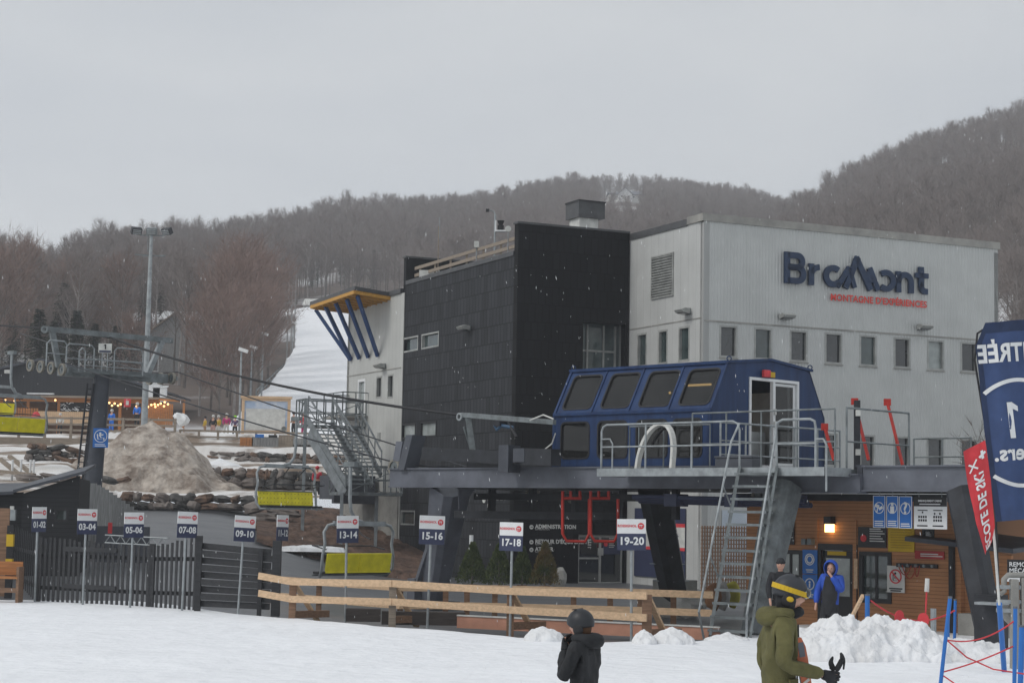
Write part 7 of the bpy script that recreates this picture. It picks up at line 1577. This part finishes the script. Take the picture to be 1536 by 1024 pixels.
# ------------------------------------------------------------------ brown hut under the terminal
H0 = T(aw(1300, 2.3, 0), 2.3, 0); hP = PL(H0, -TA)
def hx(px, py=850): return hP.hit(px, py)[0]
ZH = 3.10; hL_, hR_ = hx(1120), hx(1441)
hut = thing('wooden_hut', 'brown stained clapboard lift hut under the right end of the terminal', 'hut', tuple(hP.pt(0, -.2)))
wl_ = rect(hP, 1168, 826, 1202, 900); wr_ = rect(hP, 1291, 829, 1336, 902); dr_ = rect(hP, 1232, 824, 1278, 950); dr_ = (dr_[0], -.2, dr_[2], dr_[3]); wt_ = rect(hP, 1385, 795, 1400, 806)
W = MB(); W.wall(hP, [(hL_, -.4), (hR_, -.4), (hR_, ZH), (hL_, ZH)], [rp(wl_), rp(wr_), rp(dr_), rp(wt_)], t=.15); W.build('front_wall', m_siding, hut)
o = MB(); o.par(tuple(hP.pt(hR_-.02, -.4, -.02)), -hP.n*4, hP.u*.02*-1, (0, 0, ZH+.4)); o.par(tuple(hP.pt(hL_, -.4, -4)), hP.u*(hR_-hL_), -hP.n*.1, (0, 0, ZH+.4)); o.build('side_wall', m_siding, hut)
o = MB(); o.par(tuple(hP.pt(hL_-.2, ZH-.16, .35)), hP.u*(hR_-hL_+.5), -hP.n*4.8, (0, 0, .16)); o.build('roof', m_steel_k, hut)
window(hP, wl_, hut, m_win2, fmat=m_blackfr, fw=.07, mull=1, d=.08); wrr = window(hP, wr_, hut, m_win3, fmat=m_blackfr, fw=.07, mull=1, d=.08, proud=.03); window(hP, wt_, hut, m_win, fmat=m_blackfr, fw=.03, d=.05)
a, z0, b, z1 = dr_; o = MB(); o.wall(hP, [(a-.16, z0), (a, z0), (a, z1-.02), (b, z1-.02), (b, z0), (b+.16, z0), (b+.16, z1+.14), (a-.16, z1+.14)], t=.12, off=.03); o.build('door_frame', m_blackfr, hut)
o = MB(); o.wall(hP, rp((a+.01, z0, b-.01, z1-.03)), t=.05, off=-.06); dd = o.build('door', m_blackfr, hut); o = MB(); o.wall(hP, rp((a+.1, .7, b-.1, z1-.2)), t=.02, off=-.05); o.build('door_pane', m_win2, dd); o = MB(); o.wall(hP, rp((a+.14, z1-.13, b-.2, z1-.04)), t=.01, off=-.045); o.build('yellow_label', m_yellowp, dd)
for x in (1283, 1225): a = hx(x); MB().wall(hP, rp((a-.05, -.3, a+.05, 2.5)), t=.04, off=.035).build('trim_board', m_siding, hut)
a = hx(1285, 880); o = MB(); o.wall(hP, rp((a-.03, .9, a+.06, 1.6)), t=.03, off=.07); o.build('door_handle', m_lumber, hut)
o = MB(); a = hx(1430); o.wall(hP, rp((a-.05, -.3, a+.06, 2.1)), t=.1, off=.12); o.build('downpipe', m_blackfr, hut)
# lean-to on the right
lp0, lp1 = hx(1374, 815), hx(1536, 835); zlt, zlt2 = hP.hit(1374, 811)[1], hP.hit(1530, 826)[1]
lt2 = thing('lean_to_shed', 'brown clapboard lean-to with dark sloping roof at the right end of the hut', 'shed', tuple(hP.pt(hR_+1, -.2)))
hP2 = PL(hP.pt(0, 0, .1), hP.u); xr = hx(1511, 880); W = MB(); W.wall(PL(hP.pt(0, 0, -.15), hP.u), [(hR_-.1, -.4), (xr, -.4), (xr, zlt2-.1), (hR_-.1, zlt-.05)], t=.1); W.build('wall', m_siding, lt2)
o = MB(); o.prism([hP.pt(lp0, zlt, .45), hP.pt(lp1, zlt2-.05, .45), hP.pt(lp1, zlt2+.1, -1.6), hP.pt(lp0, zlt+.2, -1.6)], (0, 0, .1)); o.build('roof', m_steel_d, lt2)
o = MB(); o.par(tuple(hP.pt(hR_+.3, -.4, .6)), hP.u*1.2, -hP.n*.6, (0, 0, .9)); tag(o.build('concrete_block', m_concrete), 'concrete block at the foot of the lean-to beside the right leg', 'block')
# lamp
o = thing('hut_lamp', 'lit square wall lamp glowing orange on the brown hut', 'wall light', tuple(P(1248, 790, 44))); a, z = hP.hit(1248, 792); MB().wall(hP, rp((a-.1, z+.1, a+.1, z+.28)), t=.2, off=.2).build('hood', m_blackfr, o); MB().wall(hP, rp((a-.085, z-.09, a+.085, z+.1)), t=.15, off=.17).build('glowing_glass', m_lamp_on, o)
for x, lab in ((1211.5, 'left grey horn speaker above the hut window'), (1220.5, 'right grey horn speaker next to its twin over the tall blue sign')): a, z = hP.hit(x, 812); MB().wall(hP, rp((a-.06, z-.07, a+.06, z+.07)), t=.18, off=.18).build('speaker', m_galv_d, origin=None); oo = bpy.context.scene.objects[-1]; tag(oo, lab, 'speaker', 'pair of horn speakers on the hut')
# signs on the hut
def board(name, label, box, mat, off=.05, pl=hP, rows=(), tm=m_offwhite, txt=None, t=.02):
    r = rect(pl, *box); q = thing(name, label, 'sign', tuple(pl.pt((r[0]+r[2])/2, r[1], off))); o = MB(); o.wall(pl, rp(r), t=t, off=off); pb = o.build('panel', mat, q); o = MB(); W_, Hh = r[2]-r[0], r[3]-r[1]
    for (u0, v0, u1, v1) in rows: o.wall(pl, rp((r[0]+W_*u0, r[1]+Hh*v0, r[0]+W_*u1, r[1]+Hh*v1)), t=.006, off=off+.007)
    for (s_, u, v, size, al) in (txt or ()): text_mb(o, s_, size, pl.pt(r[0]+W_*u, r[1]+Hh*v, off+.002), pl.u, (0, 0, 1), al, .008, bold=.002)
    if o.v: o.build('print', tm, pb)
    return q, r, pb
rw = lambda x0, x1, ys, h=.035, jit=0: [(x0, y, x1-(jit*(i % 3)), y+h) for i, y in enumerate(ys)]
board('dark_notice', 'dark notice board with small white text left of the hut lamp', (1177, 783, 1193, 816), m_blackfr, rows=rw(.15, .9, (.3, .4, .5, .6, .7, .8), jit=.1))
q, r, pb = board('emergency_notice', 'dark notice board with a red emblem above the hut window', (1289, 790, 1331, 821), m_blackfr, rows=rw(.42, .95, (.3, .42, .54, .66, .78, .88), .05, jit=.07)); o = MB(); o.disc(hP.pt(lerp(r[0], r[2], .2), lerp(r[1], r[3], .45), .056), hP.n, .085, .01, 14); o.build('red_emblem', m_redb, pb)
board('yellow_notice', 'plain mustard yellow notice board next to the dark one', (1334, 789, 1373, 827), m_yellowp, rows=rw(.1, .92, (.15, .25, .35, .45, .55, .65, .75, .85), .02, jit=.04), tm=M('ochre_text', (.3, .18, .01), .6))
q, r, pb = board('arrow_sign', 'red direction arrow sign on the hut right of the yellow board', (1374, 826, 1418, 838), M('dark_red', (.33, .03, .03), .5), rows=[(.2, .55, .8, .68), (.2, .3, .95, .42)])
q, r, pb = board('no_sitting_sign', 'white sign with a red crossed circle on the hut beside the window', (1334, 848, 1360, 888), m_offwhite, off=.09, rows=[(.12, .12, .88, .17), (.2, .04, .8, .09)], tm=m_black_rub)
c = ((r[0]+r[2])/2, lerp(r[1], r[3], .6)); o = MB(); o.disc(hP.pt(c[0], c[1], .1), hP.n, .165, .01, 24, hole=.135); o.bar(hP.pt(c[0]-.11, c[1]+.11, .1), hP.pt(c[0]+.11, c[1]-.11, .1), .01, .03, up=hP.u); o.build('red_ring', m_redb, pb)
o = MB(); o.disc(hP.pt(c[0]-.01, c[1]+.07, .094), hP.n, .025, .01, 10)
for q_ in (((-.03, .04), (-.02, -.05)), ((-.02, -.05), (.06, -.05)), ((.06, -.05), (.08, -.1)), ((-.07, .07), (-.07, -.09)), ((-.07, -.09), (.03, -.09))): o.bar(hP.pt(c[0]+q_[0][0], c[1]+q_[0][1], .094), hP.pt(c[0]+q_[1][0], c[1]+q_[1][1], .094), .006, .02, up=hP.u)
o.build('figure_print', m_black_rub, pb)
for bx_, lab, n_ in (((1206, 824, 1228, 860), 'tall blue sign with a round white dial above a figure sign on the hut', 0), ((1206, 861, 1228, 897), 'blue sign with a white ring pictogram below the dial sign', 1)):
    q, r, pb = board('blue_notice', lab, bx_, m_bluesign, off=.06, rows=[(.25, .14, .75, .19), (.3, .06, .7, .1)]); c = ((r[0]+r[2])/2, lerp(r[1], r[3], .6)); o = MB(); o.disc(hP.pt(c[0], c[1], .066), hP.n, .14, .01, 24, hole=.118); 
    if n_ == 0:
        o.disc(hP.pt(c[0], c[1], .066), hP.n, .10, .01, 20, hole=.07)
    else: o.disc(hP.pt(c[0], c[1]+.05, .066), hP.n, .025, .01, 10); o.bar(hP.pt(c[0], c[1]+.02, .066), hP.pt(c[0], c[1]-.08, .066), .006, .04, up=hP.u)
    o.build('pictogram', m_white, pb)
hk = thing('hook_rail', 'black rail with red ropes hanging on the hut wall', 'hook rail', tuple(hP.pt(hx(1378), 1.4))); o = MB(); r = rect(hP, 1348, 845, 1409, 851); o.wall(hP, rp(r), t=.05, off=.1); o.build('rail', m_blackfr, hk)
o = MB(); 
for k in range(5): a = lerp(r[0], r[2], (k+.5)/5); o.disc(hP.pt(a, (r[1]+r[3])/2, .12), hP.n, .035, .05, 10)
o.build('hook', m_galv_d, hk); o = MB()
for x0, x1, d_ in ((1352, 1372, .22), (1358, 1380, .3), (1376, 1384, .25)):
    a, b = hx(x0), hx(x1); o.tube([hP.pt(lerp(a, b, i/10), r[1]+.05-d_*4*(i/10)*(1-i/10), .13) for i in range(11)], .012, 6)
o.build('rope', M('dull_red_rope', (.3, .05, .03), .8), hk)
# hanging signs under the beam
Yh = 41.; hg = PL(pz(1311, Yh), -TA)
def pict(pb, r, kind):
    c = ((r[0]+r[2])/2, lerp(r[1], r[3], .62)); W_ = r[2]-r[0]; R_ = W_*.40; o = MB(); o.disc(hg.pt(c[0], c[1], .036), hg.n, R_, .01, 26, hole=R_*.88); 
    if kind == 0:
        o.bar(hg.pt(c[0]-.1, c[1]+.06, .036), hg.pt(c[0]-.0, c[1]+.02, .036), .008, .07, up=hg.u); o.bar(hg.pt(c[0]+.0, c[1]-.03, .036), hg.pt(c[0]+.09, c[1]+.02, .036), .008, .06, up=hg.u); o.bar(hg.pt(c[0]-.02, c[1]+.05, .036), hg.pt(c[0]-.06, c[1]-.1, .036), .008, .025, up=hg.u)
    elif kind == 1: o.disc(hg.pt(c[0], c[1]+.08, .036), hg.n, .035, .01, 12); o.wall(hg, rp((c[0]-.05, c[1]-.12, c[0]+.05, c[1]+.04)), t=.008, off=.042)
    else: text_mb(o, '?', .34, hg.pt(c[0], c[1], .034), hg.u, (0, 0, 1), depth=.008, bold=.01)
    for k in range(3 if kind < 2 else 2): o.wall(hg, rp((r[0]+W_*.14, r[1]+.04+k*.045, r[2]-W_*(.14+.05*(k % 2)), r[1]+.062+k*.045)), t=.006, off=.04)
    o.build('pictogram', m_white, pb)
for k, (bx_, lab) in enumerate((((1311, 743, 1329, 791), 'blue hanging notice with a flag pictogram, first of three'), ((1331, 743.5, 1348.5, 791), 'blue hanging notice with a standing figure, middle of three'), ((1350, 744, 1369, 792), 'blue hanging notice with a question mark, last of three'))):
    q, r, pb = board('hanging_notice', lab, bx_, m_bluesign, off=.03, pl=hg); q['group'] = 'three blue notices hanging under the beam'; pict(pb, r, k)
    o = MB(); c = (r[0]+r[2])/2; o.tube([hg.pt(c, r[3], .02), hg.pt(c, r[3]+.5, .02)], .008, 6); o.build('hanger', m_galv_d, pb); o = MB(); o.wall(hg, rp(r), [rp((r[0]+.012, r[1]+.012, r[2]-.012, r[3]-.012))], t=.004, off=.037); o.build('border', m_white, pb)
q, r, pb = board('load_notice', 'white hanging notice with a dark heading and seat diagrams', (1372, 746, 1421, 793), m_white, off=.03, pl=hg, tm=m_black_rub, rows=[(.1, .08, .42, .12), (.58, .08, .9, .12), (.12, .58, .42, .61), (.6, .58, .88, .61)]+[(x, y, x+.045, y+.07) for x in (.14, .21, .28, .35) for y in (.35, .24)]+[(x, y, x+.045, y+.07) for x in (.6, .67, .74, .81) for y in (.35, .24)]+[(.25, .5, .29, .56), (.62, .46, .66, .52), (.78, .46, .82, .52)])
o = MB(); hh = r[3]-r[1]; o.wall(hg, rp((r[0]-.005, r[3]-hh*.28, r[2]+.005, r[3]+.005)), t=.012, off=.037); hd = o.build('heading', m_blackfr, pb); o = MB(); text_mb(o, 'EMBARQUEMENT CABINE', .055, hg.pt((r[0]+r[2])/2, r[3]-.07, .038), hg.u, (0, 0, 1), depth=.006, bold=.002, sx=.9); o.wall(hg, rp((r[0]+.15, r[3]-.15, r[2]-.15, r[3]-.13)), t=.006, off=.044); o.build('lettering', m_white, hd)
o = MB(); 
for f in (.15, .85): c = lerp(r[0], r[2], f); o.tube([hg.pt(c, r[3], .02), hg.pt(c, r[3]+.45, .02)], .008, 6)
o.build('hanger', m_galv_d, pb)
# ------------------------------------------------------------------ flags, ropes, gates on the right
def cloth(name, parent, pts, mat, seed, thick=.006, n=26, wave=.05):
    """cloth quad tl, tr, br, bl in the place, rippled along its width"""
    tl, tr, br, bl = map(Vector, pts); nn = (tr-tl).cross(bl-tl).normalized()
    def f(u, v):
        p = tl.lerp(tr, u).lerp(bl.lerp(br, u), v); return p+nn*(wave*math.sin(u*9+seed+v*2)*.6*u**.2+wave*.7*nz(u*3+seed, v*3))
    return f, nn, grid_mb(f, n, n).build(name, mat, parent, smooth=True)
m_flagblue = M('navy_flag', (.04, .07, .17), .75, var=.12, scale=3); m_flagdark = M('flag_hem', (.02, .035, .085), .75); m_flagred = M('red_flag', (.56, .04, .05), .7, var=.12, scale=3)
def on_cloth(f, nn, mb):                          # lay (u, v) points made in flat cloth space onto the cloth, facing the camera
    s = -1 if nn.y > 0 else 1
    mb.v = [f(max(0, min(1, p.x)), max(0, min(1, p.y)))+nn*s*(.012+p.z) for p in mb.v]; return mb
bf_ = thing('feather_flag', 'navy blue feather flag with mirrored white lettering and a big ring at the right edge', 'flag', tuple(pz(1508, 30.5))); Yf = 30.5
TLp, TRp, BRp, BLp = P(1463, 484, Yf), P(1600, 470, Yf+.5), P(1618, 772, Yf+.5), P(1494, 782, Yf)
def bcl(u, v):
    px_l = pw(v, [(0, 1478), (.12, 1463), (.3, 1470), (.6, 1480), (1, 1494)]); p = P(px_l, lerp(484, 782, v), Yf); q = P(lerp(1600, 1618, v), lerp(474, 772, v), Yf+.4); r = p.lerp(q, u); return r+V(0, 1, 0)*(.045*math.sin(u*14+v*3)+.05*nz(u*3, v*3, 2))
nnb = V(0, 1, 0); grid_mb(bcl, 40, 50).build('cloth', m_flagblue, bf_, smooth=True)
def uvmb(mb, f, asp):                             # mb made in flat metres (x right, y down) over a 1.5 x 3.3 cloth
    mb.v = [f(p.x, p.y)+V(0, -.015-p.z, 0) for p in mb.v]; return mb
def flat_text(txt, size, u, v, W_, H_, mirror=True, rot=0, align='CENTER', bold=.0, sx=1.):
    m = MB(); text_mb(m, txt, size, (0, 0, 0), (1, 0, 0), (0, 1, 0), align, .0, mirror=mirror, bold=bold, sx=sx)
    out = []
    for p in m.v: x, y = p.x, p.y; c, s_ = math.cos(rot), math.sin(rot); x, y = x*c-y*s_, x*s_+y*c; out.append(V(u+x/W_, v-y/H_, 0))
    m.v = out; return m
o = uvmb(flat_text('ENTRÉE', .42, .40, .165, 1.5, 3.3, bold=.012, sx=.78), bcl, 1); o.build('lettering', m_white, bf_)
m1 = MB(); m1.add([V(.255, .41, 0), V(.315, .41, 0), V(.33, .59, 0), V(.265, .59, 0)], [(0, 1, 2, 3)]); m1.add([V(.31, .41, 0), V(.385, .432, 0), V(.385, .458, 0), V(.31, .442, 0)], [(0, 1, 2, 3)]); o = uvmb(m1, bcl, 1); o.build('lettering', m_white, bf_); o = uvmb(flat_text('pers.', .36, .31, .665, 1.5, 3.3, bold=.01), bcl, 1); o.build('lettering', m_white, bf_)
for i0, i1 in ((-25, 25), (35, 39)):
    o = MB(); N = 60; rx, ry = .60, .275; vs = []
    ts = [t for t in (2*math.pi*(i/2+0)/N-math.pi*.5*0 for i in range(0, 121)) if (.40+rx*math.cos(t)) > .012 and (.40+rx*math.cos(t)) < .995]
    top_ = sorted([t for t in ts if math.sin(t) < 0]); bot_ = sorted([t for t in ts if math.sin(t) >= 0]); arc_ = top_ if i0 < 0 else bot_
    for t in arc_: vs += [V(max(.008, .40+rx*math.cos(t)), .565+ry*math.sin(t), 0), V(max(.008, .40+rx*.92*math.cos(t)), .565+ry*.93*math.sin(t), 0)]
    o.add(vs, [(2*i, 2*i+1, 2*i+3, 2*i+2) for i in range(len(arc_)-1)]); uvmb(o, bcl, 1); o.build('ring', m_white, bf_)
def hem(u, v): p = bcl(u*.0+u*.06, v); return p+V(0, -.006, 0)
grid_mb(hem, 3, 40).build('hem', m_flagdark, bf_); grid_mb(lambda u, v: bcl(u, v*.055)+V(0, -.007, 0), 30, 3).build('hem', m_flagdark, bf_)
o = MB(); o.tube([P(1499, 907, 30.6), P(1494, 780, 30.7), P(1478, 640, 30.7), P(1462, 540, 30.7), P(1466, 500, 30.8), P(1490, 484, 30.9)], .018, 8); o.build('pole', m_black_rub, bf_, smooth=True)
rf_ = thing('feather_flag', 'red ski school flag with mirrored vertical white lettering on a white pole', 'flag', tuple(pz(1508, 30.2)))
def rcl(u, v):
    pl_ = pw(v, [(0, 1445), (.3, 1452), (.7, 1464), (1, 1478)]); pr = pw(v, [(0, 1477), (.4, 1487), (.85, 1492), (1, 1487)]); p = P(pl_, pw(v, [(0, 677), (1, 832)]), 30.1); q = P(pr, pw(v, [(0, 660), (1, 812)]), 30.2); return p.lerp(q, u)+V(0, 1, 0)*(.03*math.sin(u*5+v*6)+.03*nz(u*2, v*4, 5))
grid_mb(rcl, 20, 50).build('cloth', m_flagred, rf_, smooth=True)
m = flat_text('ÉCOLE DE SKI', .205, .47, .63, .36, 1.75, rot=-math.pi/2, bold=.006, mirror=True); uvmb(m, rcl, 1).build('lettering', m_white, rf_)
m = MB(); m.bar((.30, .17, 0), (.62, .26, 0), .0, .015, up=(0, 0, 1)); 
o = MB(); 
def ln(o, x0, y0, x1, y1, w_): d = V(x1-x0, (y1-y0)*4.8, 0).normalized(); n_ = V(-d.y, d.x/4.8, 0)*w_; o.add([V(x0, y0, 0)+n_, V(x1, y1, 0)+n_, V(x1, y1, 0)-n_, V(x0, y0, 0)-n_], [(0, 1, 2, 3)])
ln(o, .15, .15, .5, .22, .035); ln(o, .15, .23, .5, .13, .035); ln(o, .62, .13, .92, .10, .06); ln(o, .77, .075, .77, .155, .06); uvmb(o, rcl, 1).build('emblem', m_white, rf_)
o = MB(); o.tube([P(1499, 907, 30.3), P(1492, 815, 30.3), P(1484, 740, 30.3), P(1476, 662, 30.3)], .022, 8); o.build('pole', m_offwhite, rf_); o = MB(); b = GZ(1508, 1004, 0); o.tube([b-V(0, 0, .3), P(1499, 905, 30.4)], .045, 10); o.build('sleeve', m_bluesign, rf_)
poles = [(1407, 1040, 1425, 897, 26.5, 'blue gate pole nearest at right, leaning', .028), (1431, 962, 1433, 900, 36.5, 'short blue pole behind the leaning one', .03), (1521, 1030, 1523, 912, 26.8, 'blue gate pole near the right edge', .03), (1301, 934, 1301, 893, 35.2, 'blue post behind the snow heap with a rope', .045), (1423, 960, 1423, 930, 37.5, 'short blue post beside the grey stake', .02), (1530, 1000, 1533, 940, 29, 'blue post at the right picture edge', .045)]
PT = []
for x0, y0, x1, y1, Y, lab, r_ in poles:
    a, b = P(x0, y0, Y), P(x1, y1, Y); a.z = min(a.z, 0)-.1; t = thing('gate_pole', lab, 'pole', (a.x, a.y, 0), 'blue rope poles'); MB().tube([a, b], r_, 10).build('pole', m_bluesign, t); MB().tube([b, b+V(0, 0, .03)], r_*1.15, 10).build('cap', m_steel_b, t); PT.append((a, b))
o = MB(); a, b = P(1276, 920, 37), P(1294, 893, 36); o.bar(a-V(.1, 0, .3), b, .05, .07); tag(o.build('wooden_stake', m_lumber), 'slanting wooden stake left of the blue post behind the snow heap', 'stake')
o = MB(); a = P(1400, 912, 38.5); o.tube([V(a.x, a.y, -.2), a], .06, 10); tag(o.build('grey_stake', m_galv), 'stubby grey post between the red marker and the leaning blue pole', 'post')
def rope2(pts, r_, lab):
    o = MB(); o.tube(pts, r_, 6); tag(o.build('red_rope', m_redb), lab, 'rope', 'red ropes at right')
rope2(sag(P(1306, 900, 35.2), P(1432, 915, 36.4), .28), .016, 'red rope hanging from the blue post to the short blue pole'); rope2(sag(P(1420, 959, 26.5), P(1522, 930, 26.8), .12), .011, 'upper red rope between the leaning blue pole and the right pole')
rope2([P(1421, 960, 26.5), P(1450, 985, 27), P(1490, 1003, 27.5), P(1536, 1010, 27.6)], .011, 'red rope dropping from the leaning pole to the right edge'); rope2(sag(P(1411, 1008, 26.5), P(1521, 968, 26.8), .03), .011, 'red rope rising from the foot of the leaning pole'); rope2([P(1411, 1010, 26.5), P(1440, 1030, 26.5)], .011, 'short red rope at the bottom edge by the leaning pole')
rm = thing('red_marker', 'thin red marker pole with a white reflector head in the snow', 'marker', tuple(GZ(1385, 979, 0))); b = GZ(1385, 980, 0); t_ = P(1390, 885, b.y); o = MB(); o.tube([b-V(0, 0, .2), t_], .016, 8); o.build('rod', m_redb, rm); o = MB(); o.tube([P(1390, 887, b.y), P(1391, 867, b.y)], [.045, .04], 10); o.build('reflector', m_offwhite, rm)
for x, y, yw, lab in ((1349, 925, .5, 'left red paddle hanging on the red rope'), (1385, 929, -.6, 'right red paddle hanging on the red rope')):
    q = P(x, y, 35.2); o = MB(); o.disc(q, V(math.sin(yw), -math.cos(yw), 0), .125, .02, 20); o.v = [q+V((p.x-q.x)*.9, p.y-q.y, (p.z-q.z)*1.05) for p in o.v]; tag(o.build('red_paddle', m_redb), lab, 'paddle', 'red paddles on the rope')
# grey lift gate and its sign at the right edge
gt = thing('lift_gate', 'grey moulded boarding gate posts cut by the right edge', 'gate', tuple(pz(1520, 32.5))); gz = lambda px, y: P(px, y, 32.5)
for x0, x1, y0, y1 in ((1516, 1528, 868, 995), (1532, 1545, 866, 990)): a = pz((x0+x1)/2, 32.5); MB().box(V(a.x, a.y, (gz(x0, y0).z)/2-.05), ((x1-x0)/F*32.5, .16, gz(x0, y0).z+.1)).build('post', m_concrete, gt, bevel=.02)
for y in (880, 902, 915): MB().box(gz(1513, y), (.42, .1, .07)).build('arm', m_galv, gt, bevel=.01)
o = MB(); o.tube([gz(1536, 862), gz(1512, 862), gz(1506, 868), gz(1506, 886), gz(1500, 890)], .05, 10); o.build('curved_guard', m_concrete, gt, smooth=True); o = MB(); o.prism([gz(1503, 908), gz(1517, 908), gz(1517, 938), gz(1508, 930)], (0, .1, 0)); o.build('wing_plate', m_concrete, gt)
c = PL(pz(1511, 34), V(1, 0, 0)); q, r, pb = board('lift_office_sign', 'dark sign with white French heading for the mechanical lifts at the right edge', (1511, 839, 1550, 862), m_blackfr, off=0, pl=c, tm=m_white, txt=(('REMONTÉES', .06, .68, .115, 'LEFT'), ('MÉCANIQUES', .06, .28, .115, 'LEFT')))
o = MB(); r2 = rect(c, 1511, 862, 1550, 872); o.wall(c, rp(r2), t=.02); o.build('white_strip', m_white, pb); o = MB(); a = pz(1540, 34.05); o.tube([a-V(0, 0, .1), V(a.x, a.y, r[3])], .03); o.build('stand', m_galv, q)
# dark bushes right behind the hut roof
t, c_ = bare_tree(4.5, 99, nb=30, nt=16, tw=.03, spread=.4, low=.05, twl=.9); e_ = thing('bare_tree', 'dark tangled bush showing under the blue flag right of the hut', 'tree'); t.build('trunk', m_bark, e_); c_.build('crown', m_bark, e_); put(e_, XZ(1510, 52, .2), 0)
# sleet in the air
rnd = random.Random(11); o = MB()
for k in range(1500):
    Y = rnd.uniform(20, 64); px = rnd.uniform(-60, 1600); py = rnd.uniform(-30, 1050); q = P(px, py, Y)
    if q.z < .1: continue
    r_ = .0032*rnd.uniform(.6, 1.4); l = V(rnd.uniform(-.1, .25), 0, -1).normalized()*r_*7
    o.add([q-l, q+V(r_, 0, 0), q+V(0, r_, 0), q-V(r_, 0, 0), q-V(0, r_, 0), q+l], [(0, 1, 2), (0, 2, 3), (0, 3, 4), (0, 4, 1), (5, 2, 1), (5, 3, 2), (5, 4, 3), (5, 1, 4)])
tag(o.build('falling_sleet', m_white), 'fine sleet falling through the air', 'sleet', kind='stuff')
